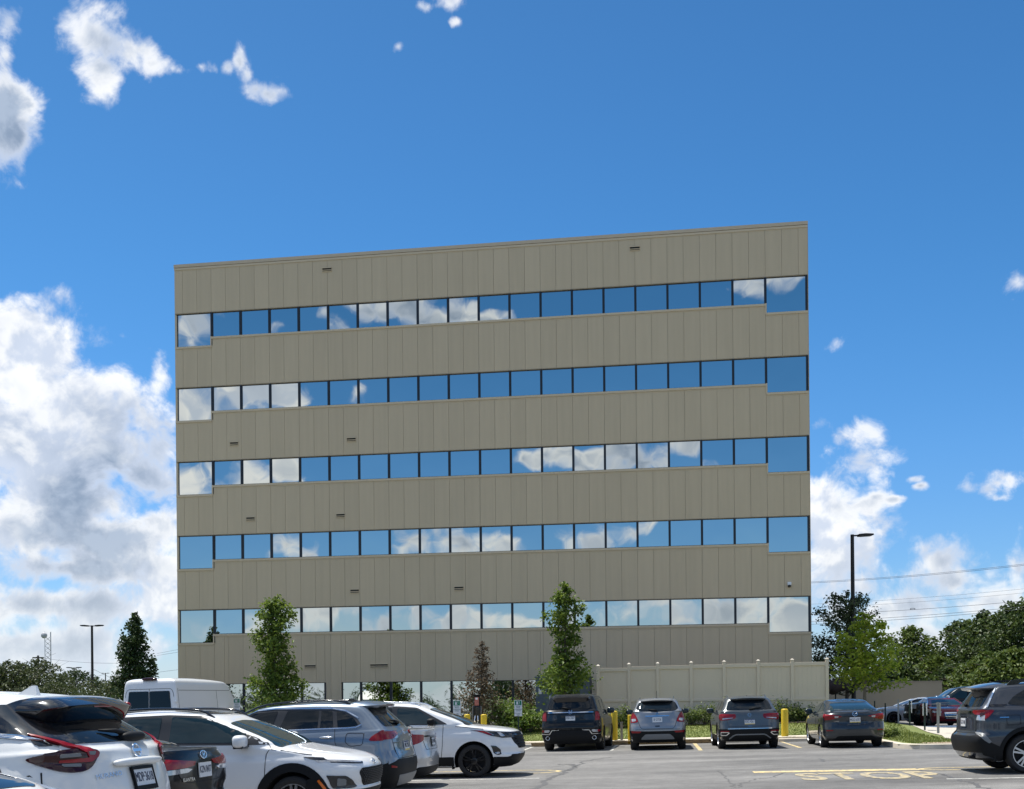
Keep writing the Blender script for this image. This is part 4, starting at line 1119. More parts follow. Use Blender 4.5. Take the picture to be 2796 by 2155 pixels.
    posts = [(2417, 1920, 1996, 0, 'thin dark sign post nearest the sedan beside the path'), (2452.5, 1910, 1995.5, 0, 'bare grey sign post second along the path edge'), (2483.5, 1913.5, 2001, 1, 'sign post with white plate overlapping the silver car window'),
             (2524.5, 1918.5, 2007, 1, 'dark sign post with twin white plates before the black pickup'), (2561, 1917.5, 2014, 1, 'thick galvanised sign post nearest the dark SUV tailgate'), (2388, 1914, 1975, 0, 'thin dark post showing just above the sedan rear window pillar')]
    for i, (x, yt, yb, pl, lb) in enumerate(posts):
        Y = [48.5, 46.5, 43.2, 40.6, 38.0, 50][i]
        p = at(x, yt, Y); u, v = to_uv(p.x, p.y); zg = lawn_z(u, v) if i < 5 else gz(p.x); h = p.z-zg
        r = empty('sign_post', T(p.x, p.y, zg) @ Matrix.Rotation(-TH-.17, 4, 'Z'), lb, 'sign post', 'sign posts along the path')
        bm = bmesh.new(); box(bm, (0, 0, h/2-.06), (.06 if i != 4 else .085, .05, h+.12)); bm_obj('post', bm, gal if i in (1, 4) else dgp, r)
        if pl:
            bm = bmesh.new(); rbox(bm, (.07, -.01, h-.26), (.022, .34, .46), .004); bm_obj('sign_plate', bm, wht if i < 4 else gal, r)
            if i == 3:
                bm = bmesh.new(); rbox(bm, (-.06, -.01, h-.27), (.022, .34, .46), .004); bm_obj('sign_plate', bm, wht, r)
    # lamp posts
    blk = solid('dark bronze lamp post', (.018, .016, .016), .5, .3)
    def lamp(px, py_top, Y, arms, label, r0=.085, name='lamp_post', size=1.0):
        p = at(px, py_top, Y); zg = gz(p.x); h = p.z-zg
        r = empty(name, T(p.x, p.y, zg), label, 'lamp post', 'car park lamp posts')
        bm = bmesh.new(); tube(bm, [(0, 0, -.3), (0, 0, h)], [r0*1.15, r0*.85], 10); bm_obj('pole', bm, blk, r, True, 50)
        bm = bmesh.new(); lathe(bm, [(.3, -.1), (.3, .55), (.28, .6), (.01, .6)], 16, 'Z'); bm_obj('base', bm, M['concrete'], r)
        for a in arms:
            d = Vector((math.cos(a), math.sin(a), 0)); R = Matrix.Rotation(a, 4, 'Z') @ Matrix.Rotation(-.07, 4, 'Y')
            bm = bmesh.new(); box(bm, (.16*size, 0, 0), (.34*size, .06, .07))
            prism_pts = [(.30, -.055), (.30, .055), (.62, .065), (.98, .03), (1.0, -.02), (.95, -.05)]
            b3 = bmesh.new(); prism(b3, [(q[0]*size, q[1]*size) for q in prism_pts], -.15*size, .15*size, 'y')
            me = bpy.data.meshes.new('t'); b3.to_mesh(me); b3.free(); bm.from_mesh(me); bpy.data.meshes.remove(me)
            bm.transform(T(0, 0, h-.06) @ R); lh = bm_obj('lamp_head', bm, blk, r)
            bm = bmesh.new(); box(bm, (.66*size, 0, -.062*size), (.5*size, .22*size, .012)); bm.transform(T(0, 0, h-.06) @ R); bm_obj('lens', bm, M['grey_plastic'], lh)
    lamp(2327, 1460, 52, (0.12,), 'tall single headed lamp post rising through the trees beside the building', .10, size=1.05)
    lamp(251, 1708, 92, (.0, PI), 'twin headed lamp post beyond the white van', .11, size=1.0)
    lamp(202, 1823, 170, (0, PI), 'tiny far lamp post above the round tree', .13, size=1.2)
    lamp(288, 1838, 190, (0, PI), 'faintest far lamp post close to the narrow dark tree', .10, size=.7)
    # lattice radio mast
    Y = 300; p = at(134, 1726, Y); zb = gz(p.x); h = p.z-zb
    r = empty('radio_mast', T(p.x, p.y, zb), 'far lattice radio mast with dishes above the hedge trees', 'mast')
    pale = solid('pale mast steel', (.50, .50, .52), .6); bm = bmesh.new(); w = .85
    for q in ((-w, -w), (w, -w), (0, w)): tube(bm, [(q[0], q[1], 0), (q[0], q[1], h)], .09, 5)
    for k in range(int(h/1.3)):
        z = k*1.3
        for a, b in (((-w, -w), (w, -w)), ((w, -w), (0, w)), ((0, w), (-w, -w))):
            tube(bm, [(a[0], a[1], z), (b[0], b[1], z+1.3)], .05, 4); tube(bm, [(b[0], b[1], z), (a[0], a[1], z+1.3)], .05, 4)
    bm_obj('lattice', bm, pale, r)
    for (dx, dz, s) in ((-1.0, -1.0, .85), (1.2, -16, .6)):
        bm = bmesh.new(); lathe(bm, [(.01, -.2), (s*.8, -.05), (s, .25), (s, .5)], 18, 'Y', (dx, -1.3, h+dz)); bmesh.ops.recalc_face_normals(bm, faces=bm.faces[:]); bm_obj('dish', bm, pale, r, True)
    bm = bmesh.new(); tube(bm, [(3.0, 0, 0), (3.0, 0, h*.45)], .08, 5); bm_obj('whip_antenna', bm, pale, r)
    # timber utility pole and wires
    wood = solid('weathered timber', (.13, .105, .08), .9)
    Y = 120; p = at(104, 1790, Y); zb = gz(p.x); h = p.z-zb
    up = empty('utility_pole', T(p.x, p.y, zb), 'timber utility pole with cross arm above the left hedge trees', 'utility pole')
    bm = bmesh.new(); tube(bm, [(0, 0, 0), (0, 0, h)], [.17, .12], 8); bm_obj('pole', bm, wood, up, True, 50)
    bm = bmesh.new(); box(bm, (0, 0, h-.25), (1.25*1.0+.0, .12, .14)); bm_obj('cross_arm', bm, wood, up)
    wire = solid('black cable', (.06, .065, .08), .6)
    def cable(a, b, Y, label, r=.02, sag=0.0, grp='overhead cables'):
        A_, B_ = at(*a, Y[0]), at(*b, Y[1]); d = (B_-A_)
        A2, B2 = A_-d*.03, B_+d*.35
        pts = [A2.lerp(B2, i/20)-Vector((0, 0, sag*4*(i/20)*(1-i/20))) for i in range(21)]
        bm = bmesh.new(); o0 = pts[0]; tube(bm, [q-o0 for q in pts], r*.62, 5); o = bm_obj('overhead_cable', bm, wire, None, True); o.location = o0; tag(o, label, 'cable', grp); return o
    cable((2210, 1588.5), (2796, 1532.5), (75, 70), 'topmost overhead cable behind the single headed lamp post', .017, .25)
    cable((2210, 1591.5), (2796, 1536), (75, 70), 'cable strung just under the topmost overhead cable', .017, .25)
    cable((2212, 1649.5), (2796, 1602), (78, 72), 'faint overhead cable third from the top', .012, .2)
    cable((2212, 1660), (2796, 1613), (78, 72), 'faint overhead cable fourth from the top', .012, .2)
    c5 = cable((2212, 1678), (2796, 1634.5), (72, 68), 'overhead cable carrying the small dark splice loop', .019, .2)
    cable((2212, 1697.5), (2796, 1650), (72, 68), 'upper of the two lowest overhead cables', .019, .2)
    cable((2212, 1704.5), (2796, 1656.5), (72, 68), 'lowest overhead cable passing behind the bright maple', .019, .2)
    p = at(2492, 1663, 70); bm = bmesh.new(); tube(bm, [(.16*math.cos(2*PI*i/20), 0, .045*math.sin(2*PI*i/20)) for i in range(21)], .018, 6, False)
    o = bm_obj('cable_loop', bm, wire); o.location = p; tag(o, 'small dark slack loop hanging on an overhead cable', 'cable loop')
    cable((-20, 1822), (104, 1795), (130, 120), 'cable running from the timber pole out over the left hedge', .02, .3)
    cable((104, 1794), (330, 1803), (120, 110), 'cable running from the timber pole past the twin lamp post', .022, .4)
    cable((430, 1784.5), (486, 1774), (110, 100), 'short upper cable between the narrow tree and building corner', .02, .0)
    cable((430, 1790), (486, 1781), (110, 100), 'short middle cable between the narrow tree and building corner', .02, .0)
    cable((430, 1836), (486, 1829), (110, 100), 'short low cable between the narrow tree and building corner', .022, .0)
    cable((256, 1828), (300, 1850), (92, 92), 'cable sloping down from the twin lamp post to the dark tree', .022, .0)
build_world(); build_ground(); build_building(); build_site_things()
# ================================================================== vehicles
def car_murano():                  # white crossover, seen from its rear left
    L, H, W = 4.89, 1.72, 1.915
    lv = suv_levels(L, H, zb=1.02, belt=1.27, cow=(1.3, 1.15), wst=2.2, rg=(.15, .62), shoulder=.93, roofw=.72)
    lv[4] = (0, .66, L, .60, 1.0); lv[5] = (.015, .80, L-.015, .70, 1.0); lv[6] = (.03, .93, L-.05, .80, 1.0); lv[7] = (.06, 1.06, L-.1, .94, .99); lv[8] = (.085, 1.16, L-.22, 1.015, .975)
    lv[9] = (.11, 1.235, L-.7, 1.10, .955)
    for i in range(2, 9): lv[i] = (*lv[i][:5], (.52, 2.35, .6, 2.7))
    for i in range(9, len(lv)): lv[i] = (*lv[i][:5], (.44, 2.5, .30, 3.2))
    c = Car('parked_car', lv, W, (1.135, 3.96), M['pearl'], R=.375)
    c.add_wheels(rim='alloy')
    # floating roof: dark glass band on each side
    dlo = fillet([(.40, 1.335), (.95, 1.395), (1.6, 1.36), (2.6, 1.29), (3.35, 1.20), (2.55, 1.56), (1.9, 1.615), (1.15, 1.60), (.72, 1.55), (.50, 1.44)], .05)
    c.both('side_window', M['glass'], dlo, .005)
    for d, sg in (('L', 1), ('R', -1)): c.patch('rear_pillar', M['gloss_black'], [('rear', [(.60*sg, 1.282), (.96*sg, 1.285), (.96*sg, 1.585), (.54*sg, 1.585)]), (d, [(.0, 1.285), (.34, 1.325), (.60, 1.345), (1.02, 1.40), (1.0, 1.585), (.0, 1.585)])], .008, .05)
    for d in 'LR':
        ln = [(.26, 1.285), (.40, 1.325), (.70, 1.362), (1.0, 1.385), (1.4, 1.378), (2.2, 1.32), (3.2, 1.205)]
        bm = bmesh.new()
        for q in strip(ln, .028): c.drape(bm, d, q, .016, .2)
        bm_obj('chrome_strip', bm, M['chrome'], c.root, True)
    c.patch('rear_window', M['glass'], [('rear', fillet([(-.62, 1.292), (.62, 1.292), (.70, 1.33), (.575, 1.56), (-.575, 1.56), (-.70, 1.33)], .05))], .006)
    c.patch('roof_panel', M['gloss_black'], [('top', fillet([(.52, -.58), (.70, -.66), (.80, -.66), (.72, -.4), (.70, 0), (.72, .4), (.80, .66), (.70, .66), (.52, .58)], .05))], .004)
    sp = c.spoiler([(.345, 1.585), (.42, 1.470), (.50, 1.455), (.60, 1.53), (.62, 1.655), (.52, 1.655), (.43, 1.637)], .62, M['gloss_black'], .05, .03)
    bm = bmesh.new(); box(bm, (.37, 0, 1.572), (.03, .26, .022)); bm_obj('brake_light', bm, M['lamp_red'], sp)
    for q in (-1,):
        bm = bmesh.new(); ellipsoid(bm, (.50, q*.60, 1.57), (.06, .02, .035), 3); bm_obj('spoiler_reflector', bm, M['lamp_red'], sp, True)
    # boomerang lamps
    for sid in 'LR':
        w = 'wr'+sid
        tl = c.patch('taillight', M['lamp_dark'], [(w, fillet([(0.462, 1.228), (0.510, 1.245), (0.654, 1.25), (0.774, 1.243), (0.910, 1.226), (1.030, 1.198), (0.942, 1.15), (0.830, 1.105), (0.734, 1.087), (0.622, 1.092), (0.542, 1.13)], .04))], .014, .025)
        c.patch('lamp_bar', M['lamp_red'], [(w, fillet([(0.474, 1.222), (0.542, 1.245), (0.694, 1.30), (0.838, 1.365), (0.838, 1.35), (0.710, 1.278), (0.590, 1.228), (0.574, 1.19), (0.798, 1.184), (0.806, 1.163), (0.558, 1.158), (0.494, 1.19)], .008))], .022, .025, tl)
        c.patch('lamp_insert', M['grey_plastic'], [(w, fillet([(0.646, 1.228), (0.790, 1.224), (0.798, 1.20), (0.638, 1.202)], .01))], .022, .025, tl)
        c.patch('lamp_insert', M['grey_plastic'], [(w, fillet([(0.646, 1.148), (0.790, 1.150), (0.782, 1.128), (0.654, 1.122)], .01))], .022, .025, tl)
        c.patch('lamp_insert', M['grey_plastic'], [(w, fillet([(0.510, 1.232), (0.574, 1.232), (0.574, 1.21), (0.526, 1.206)], .008))], .025, .025, tl)
    # tailgate
    c.seams([('rear', [(.90, 1.085), (.86, .98), (.80, .86), (.70, .74), (.4, .70), (-.4, .70), (-.70, .74), (-.80, .86), (-.86, .98), (-.90, 1.085)]), ('L', arc(.72, 1.07, .105, 0, 360, 28)), ('L', [(1.30, 1.33), (1.27, 1.0), (1.05, .80)]), ('L', [(.36, 1.1), (.33, .95), (.50, .80)])], .009)
    bm = bmesh.new()
    h, n = c.hit('rear', 0, 1.135)
    ellipsoid(bm, (h.x-.002, 0, 1.135), (.045, .36, .032), 3.2, 28, 14); bm_obj('tailgate_bar', bm, c.mat, c.root, True)
    c.badge('rear', 0, 1.215, 'ring_bar', .052, .012)
    c.lettering('MURANO', .42, 1.05, .052)
    pl, _ = c.plate(1.005, 'MDP\u00b73618', frame=M['plastic'], blue=False, yellow=False)
    bm = bmesh.new()
    for q in (-1, 1): box(bm, (h.x-.036, q*.125, .945), (.014, .05, .028))
    bm_obj('plate_band', bm, M['plate_yellow'], pl)
    c.wiper(1.315, ln=.30, y0=-.05)
    bm = bmesh.new(); hh, _ = c.hit('rear', -.08, 1.31); ellipsoid(bm, (hh.x-.005, -.10, 1.325), (.06, .17, .04), 2.6); bm_obj('wiper_cover', bm, M['plastic'], c.root, True)
    c.fin(.89, M['pearl'], .08); c.rails(1.55, 3.0, .60, M['chrome'], .03)
    c.patch('lower_bumper', M['plastic'], [('rear', fillet([(-.85, .34), (.85, .34), (.80, .56), (-.80, .56)], .08))], .008)
    c.both('door_panel', M['pearl'], fillet([(1.55, .42), (2.45, .40), (2.45, 1.27), (1.62, 1.33), (1.56, 1.1)], .06), .003, .1)
    c.handle(1.75, 1.12, M['chrome'], 'L'); c.mirror(3.0, 1.16, M['pearl'])
    c.put(-3.91, 7.80, PI, 'white crossover with black floating roof and number plate MDP 3618', 'car', 'cars in the near row')
    return c

def car_elantra():                 # black saloon, rear
    L, H, W = 4.57, 1.44, 1.80
    lv = sedan_levels(L, H, zb=.86, lip=1.12, deck=(.52, 1.135), bg=1.42, shoulder=.92, roofw=.69)
    lv[6] = (.03, .78, L-.06, .71, 1.0); lv[7] = (.04, .98, L-.12, .80, .985)
    c = Car('parked_car', lv, W, (.97, 3.67), M['black'], R=.33); c.add_wheels()
    c.both('side_window', M['glass'], fillet([(.95, 1.17), (1.35, 1.31), (1.9, 1.37), (2.6, 1.33), (3.25, 1.02), (2.2, 1.05)], .04))
    c.patch('rear_window', M['glass'], [('top', fillet([(.60, -.60), (.58, 0), (.60, .60), (1.38, .50), (1.40, 0), (1.38, -.50)], .06))], .005)
    for d in 'LR':
        bm = bmesh.new()
        for q in strip([(.62, 1.165), (.95, 1.285), (1.35, 1.37), (1.9, 1.395), (2.5, 1.37)], .016): c.drape(bm, d, q, .009, .2)
        bm_obj('chrome_strip', bm, M['chrome'], c.root)
    for sg in (1, -1):
        sid = 'L' if sg > 0 else 'R'
        f = lambda P: [(p[0]*sg, p[1]) for p in P]
        t = c.patch('taillight', M['lamp_red'], [('rear', f(fillet([(.90, 1.045), (.60, 1.02), (.20, .995), (.24, .955), (.40, .935), (.90, .925)], .02))), (sid, fillet([(.02, 1.05), (.34, 1.06), (.42, 1.04), (.28, .95), (.02, .925)], .03))], .012, .05)
        c.patch('reverse_lamp', M['lamp_clear'], [('rear', f(fillet([(.90, .92), (.40, .93), (.30, .915), (.40, .885), (.90, .87)], .012)))], .012, .05, t)
    c.badge('rear', 0, 1.055, 'oval_h', .055, .012); c.lettering('ELANTRA', .38, .81, .050)
    c.plate(.895, 'KZN 8477', blue=False, yellow=False)
    c.seams([('rear', [(.62, .93), (.50, .80), (.3, .775), (-.3, .775), (-.50, .80), (-.62, .93)]), ('L', [(1.55, 1.1), (1.5, .7), (1.3, .55)])])
    c.patch('lower_bumper', M['plastic'], [('rear', fillet([(-.7, .30), (.7, .30), (.62, .55), (-.62, .55)], .06))], .008)
    c.patch('bumper_strip', M['chrome'], [('rear', fillet([(-.6, .635), (-.75, .66), (-.75, .645), (-.6, .62)], .005))], .01)
    c.mirror(3.0, 1.02, M['black']); c.handle(1.75, .93, M['black'], 'L')
    c.put(-4.80, 10.9, PI, 'black saloon with full width red lamps between two white crossovers', 'car', 'cars in the near row')

def car_kona():                    # white small crossover, front and right side
    L, H, W = 4.21, 1.56, 1.80
    lv = suv_levels(L, H, zb=.90, belt=1.08, cow=(1.06, 1.07), wst=1.92, rg=(.12, .50), shoulder=.945, roofw=.76)
    lv[4] = (0, .60, L-.03, .52, 1.0); lv[5] = (.02, .72, L-.005, .62, 1.0); lv[6] = (.04, .82, L, .72, .995); lv[7] = (.06, .92, L-.06, .835, .985, (.3, 3.6, .62, 2.6)); lv[8] = (.08, 1.0, L-.26, .915, .955, (.28, 3.6, .55, 2.8)); lv[9] = (.1, 1.05, L-.72, .995, .95, (.22, 3.6, .45, 3))
    c = Car('parked_car', lv, W, (.75, 3.35), M['white'], R=.335, arch=.385); c.add_wheels(rim='alloy', spokes=5, twin=True)
    c.cladding(r1=.50, sill=.42)
    for d in 'LR':
        c.patch('window_surround', M['pillar'], [(d, fillet([(.55, 1.10), (.60, 1.32), (.95, 1.475), (1.6, 1.49), (2.1, 1.465), (2.75, 1.27), (3.16, 1.075), (2.6, 1.075), (1.5, 1.09)], .05))], .004)
        c.patch('side_window', M['glass2'], [(d, fillet([(.95, 1.13), (1.50, 1.125), (1.52, 1.455), (1.05, 1.44)], .03))], .008)
        c.patch('side_window', M['glass2'], [(d, fillet([(1.66, 1.12), (2.62, 1.105), (2.72, 1.23), (2.1, 1.43), (1.66, 1.46)], .03))], .008)
    c.patch('windshield', M['glass2'], [('top', fillet([(3.17, -.74), (3.19, 0), (3.17, .74), (2.42, .62), (2.36, 0), (2.42, -.62)], .06))], .005)
    c.patch('sunroof', M['glass'], [('top', fillet([(2.05, -.42), (2.05, .42), (1.2, .42), (1.2, -.42)], .06))], .004)
    for sg in (1, -1):
        sid = 'L' if sg > 0 else 'R'; f = lambda P: [(p[0]*sg, p[1]) for p in P]
        d_ = c.patch('daytime_lamp', M['lamp_black'], [('front', f(fillet([(.40, .812), (.62, .835), (.97, .875), (.97, .842), (.62, .80), (.42, .79)], .006))), (sid, [(3.50, .905), (3.62, .900), (3.80, .885), (4.10, .865), (4.10, .838), (3.80, .848), (3.62, .870)])], .010, .05)
        c.patch('lamp_tube', M['lamp_clear'], [('front', f(fillet([(.45, .812), (.62, .825), (.97, .862), (.97, .850), (.62, .812), (.45, .80)], .004)))], .015, .05, d_)
        w = 'wf'+sid
        c.patch('bumper_corner', M['plastic'], [(w, fillet([(.45, .40), (.60, .455), (.96, .455), (1.08, .59), (1.30, .63), (1.30, .26), (.45, .26)], .03))], .010, .03)
        h_ = c.patch('headlight', M['lamp_black'], [(w, fillet([(1.06, .665), (.80, .65), (.68, .585), (.585, .50), (.66, .485), (.95, .488)], .02))], .014, .025)
        c.patch('lamp_lens', M['grey_plastic'], [(w, fillet([(.92, .625), (.80, .61), (.78, .53), (.90, .525)], .02))], .022, .025, h_)
        c.patch('side_marker', M['amber'], [(sid, fillet([(3.685, .60), (3.715, .615), (3.80, .50), (3.765, .485)], .006))], .024, .05)
        # seams, handles
    c.seams([('R', [(3.08, 1.07), (3.0, .95), (2.98, .60), (2.95, .42)]), ('R', [(1.60, 1.09), (1.56, .8), (1.50, .55)]), ('L', [(3.08, 1.07), (3.0, .95), (2.98, .60)]), ('R', [(3.19, 1.03), (3.6, .93)])], .008)
    gr = c.patch('grille', M['plastic'], [('front', fillet([(-.50, .735), (.50, .735), (.56, .68), (.42, .50), (-.42, .50), (-.56, .68)], .04))], .010)
    bm = bmesh.new()
    for i in range(9):
        for j in range(22):
            y = -.50+j*.048+(i % 2)*.024; z = .52+i*.023
            if abs(y) > .40+(z-.5)*.5: continue
            h, n = c.hit('front', y, z, .012); box(bm, h, (.012, .030, .009))
    bm_obj('grille_mesh', bm, M['pillar'], gr)
    c.patch('lower_grille', M['plastic'], [('front', fillet([(-.75, .46), (.75, .46), (.75, .26), (-.75, .26)], .05))], .008)
    c.patch('skid_plate', M['grey_plastic'], [('front', fillet([(-.45, .34), (.45, .34), (.38, .25), (-.38, .25)], .03))], .014)
    c.badge('front', 0, .80, 'oval_h', .05, .01)
    c.mirror(2.72, 1.085, M['white'], low=True, size=(.085, .12, .085)); c.rails(.7, 2.2, .60, M['gloss_black'], .05, r=.018)
    for x in (1.78, .95): c.handle(x, .98, M['white'], 'R')
    bm = bmesh.new(); ellipsoid(bm, (3.02, 0, 1.08), (.06, .55, .012), 3); bm_obj('windshield_wiper', bm, M['plastic'], c.root)
    c.put(-3.80-L, 14.05, 0, 'small white crossover nose out with black wheel arches and amber marker', 'car', 'cars in the near row')

def car_corolla():                 # blue grey crossover, rear and left side
    L, H, W = 4.46, 1.645, 1.83
    lv = suv_levels(L, H, zb=.98, belt=1.19, cow=(1.2, 1.12), wst=2.0, rg=(.16, .48), shoulder=.925, roofw=.735)
    lv[5] = (.02, .74, L-.02, .68, 1.0); lv[6] = (.06, .86, L-.05, .80, .995); lv[7] = (.08, 1.0, L-.1, .92, .99); lv[8] = (.10, 1.10, L-.22, .98, .98)
    c = Car('parked_car', lv, W, (.93, 3.57), M['blue_grey'], R=.36, arch=.41); c.add_wheels()
    c.cladding(r1=.49, sill=.44)
    for d in 'LR':
        c.patch('window_surround', M['pillar'], [(d, fillet([(.57, 1.255), (.66, 1.36), (.86, 1.475), (1.06, 1.515), (2.0, 1.535), (2.6, 1.49), (3.35, 1.16), (2.4, 1.19), (1.0, 1.215), (.68, 1.225)], .03))], .004)
        c.patch('side_window', M['glass'], [(d, fillet([(.63, 1.26), (.72, 1.37), (.90, 1.46), (1.0, 1.485), (.96, 1.235), (.70, 1.24)], .02))], .008)
        c.patch('side_window', M['glass'], [(d, fillet([(1.03, 1.232), (1.07, 1.49), (1.80, 1.505), (1.92, 1.205), (1.3, 1.222)], .02))], .008)
        c.patch('window_divider', M['pillar'], [(d, [(1.24, 1.22), (1.28, 1.22), (1.28, 1.50), (1.24, 1.50)])], .010)
        c.patch('side_window', M['glass'], [(d, fillet([(2.05, 1.20), (1.96, 1.505), (2.55, 1.465), (3.22, 1.165)], .02))], .008)
        bm = bmesh.new()
        for q in strip([(.58, 1.262), (.66, 1.225), (.80, 1.215), (1.4, 1.208), (2.4, 1.185), (3.3, 1.155)], .018): c.drape(bm, d, q, .012, .2)
        for q in strip([(.64, 1.37), (.84, 1.485), (1.06, 1.527), (2.0, 1.545), (2.6, 1.50), (3.35, 1.17)], .018): c.drape(bm, d, q, .012, .2)
        bm_obj('chrome_strip', bm, M['chrome'], c.root)
    c.patch('rear_window', M['glass'], [('rear', fillet([(-.68, 1.225), (.68, 1.225), (.56, 1.53), (-.56, 1.53)], .06))], .005)
    c.spoiler([(.30, 1.585), (.33, 1.545), (.45, 1.535), (.70, 1.62), (.70, 1.648), (.5, 1.635)], .60, c.mat, .14, .05)
    for sg in (1, -1):
        sid = 'L' if sg > 0 else 'R'; f = lambda P: [(p[0]*sg, p[1]) for p in P]
        t = c.patch('taillight', M['lamp_red'], [('rear', f(fillet([(.93, 1.155), (.42, 1.145), (.40, 1.09), (.62, 1.075), (.62, 1.03), (.93, 1.015)], .02))), (sid, fillet([(.02, 1.155), (.26, 1.165), (.40, 1.07), (.44, 1.02), (.40, 1.005), (.02, 1.01)], .02))], .014, .05)
        c.patch('reverse_lamp', M['lamp_clear'], [('rear', f(fillet([(.60, 1.07), (.40, 1.082), (.38, 1.04), (.58, 1.035)], .01)))], .012, .05, t)
        c.pair('reflector', M['lamp_red'], 'rear', fillet([(.70, .60), (.82, .62), (.82, .585), (.70, .575)], .006), .014, sides=(sg,))
        c.patch('rear_bumper', M['plastic'], [('rear', f(fillet([(0, .70), (.60, .71), (.93, .62), (.93, .28), (0, .28)], .03))), (sid, fillet([(.0, .70), (.30, .62), (.52, .40), (.52, .27), (.03, .27)], .03))], .009, .06)
    c.patch('skid_plate', M['grey_plastic'], [('rear', fillet([(-.60, .46), (.60, .46), (.50, .29), (-.50, .29)], .04))], .016)
    c.badge('rear', 0, 1.12, 'ovals', .05, .01); c.plate(.90, 'MBT 2207', yellow=True)
    c.lettering('COROLLA CROSS', .50, .965, .035)
    c.seams([('L', [(1.0, 1.21), (.98, 1.0), (.93, .86)]), ('L', [(2.0, 1.2), (2.0, .6), (1.98, .45)]), ('L', fillet([(.52, 1.13), (.80, 1.14), (.82, 1.0), (.74, .93), (.54, .95)], .04)+[(.52, 1.13)]), ('rear', [(.66, 1.03), (.62, .80), (.58, .72), (-.58, .72), (-.62, .80), (-.66, 1.03)])], .008)
    c.handle(1.12, 1.08, M['chrome'], 'L'); c.handle(2.15, 1.07, M['chrome'], 'L'); c.rails(.75, 3.0, .56, M['gloss_black'], .045, r=.016)
    c.wiper(1.255, ln=.30, y0=.0); c.fin(.62, c.mat, .06); c.mirror(2.95, 1.16, c.mat)
    for x in (1.05, ):
        hh, _ = c.hit('top', x, -.5); bm = bmesh.new(); rbox(bm, (x+.05, -.50, hh.z+.05), (.10, .07, .05), .01); bm_obj('rail_foot', bm, M['gloss_black'], c.root)
    c.put(-4.02, 17.0, PI, 'metallic blue grey crossover with roof rails and red wedge taillight', 'car', 'cars in the near row')

def car_silver():                  # silver white saloon, only its tail shows
    L, H, W = 4.65, 1.43, 1.78
    c = Car('parked_car', sedan_levels(L, H, lip=1.10, deck=(.50, 1.12), bg=1.36), W, (1.0, 3.7), M['silver'], R=.325); c.add_wheels()
    c.both('side_window', M['glass'], fillet([(.95, 1.14), (1.35, 1.29), (1.9, 1.355), (2.6, 1.32), (3.3, 1.0), (2.2, 1.03)], .04))
    c.patch('rear_window', M['glass'], [('top', fillet([(.58, -.58), (.56, 0), (.58, .58), (1.34, .48), (1.36, 0), (1.34, -.48)], .06))], .005)
    c.patch('windshield', M['glass'], [('top', fillet([(3.44, -.66), (3.46, 0), (3.44, .66), (2.75, .50), (2.72, 0), (2.75, -.50)], .06))], .005)
    for sg in (1, -1):
        sid = 'L' if sg > 0 else 'R'; f = lambda P: [(p[0]*sg, p[1]) for p in P]
        c.patch('taillight', M['lamp_red'], [('rear', f(fillet([(.88, 1.02), (.55, 1.0), (.55, .90), (.66, .86), (.88, .80)], .02))), (sid, fillet([(.02, 1.02), (.30, 1.03), (.32, .96), (.12, .80), (.02, .80)], .03))], .012, .05)
    c.patch('plate_recess', M['gloss_black'], [('rear', fillet([(-.55, .985), (.55, .985), (.55, .955), (-.55, .955)], .005))], .008)
    c.plate(.86, 'LVS 4410', frame=M['gloss_black'], blue=False, yellow=False)
    c.patch('lower_bumper', M['plastic'], [('rear', fillet([(-.85, .26), (.85, .26), (.80, .40), (-.80, .40)], .05))], .008)
    c.seams([('rear', [(.56, .88), (.50, .72), (-.50, .72), (-.56, .88)])]); c.mirror(3.0, 1.0, c.mat)
    c.put(-4.28, 20.25, PI, 'silver saloon with only its tail showing beside the blue grey crossover', 'car', 'cars in the near row')

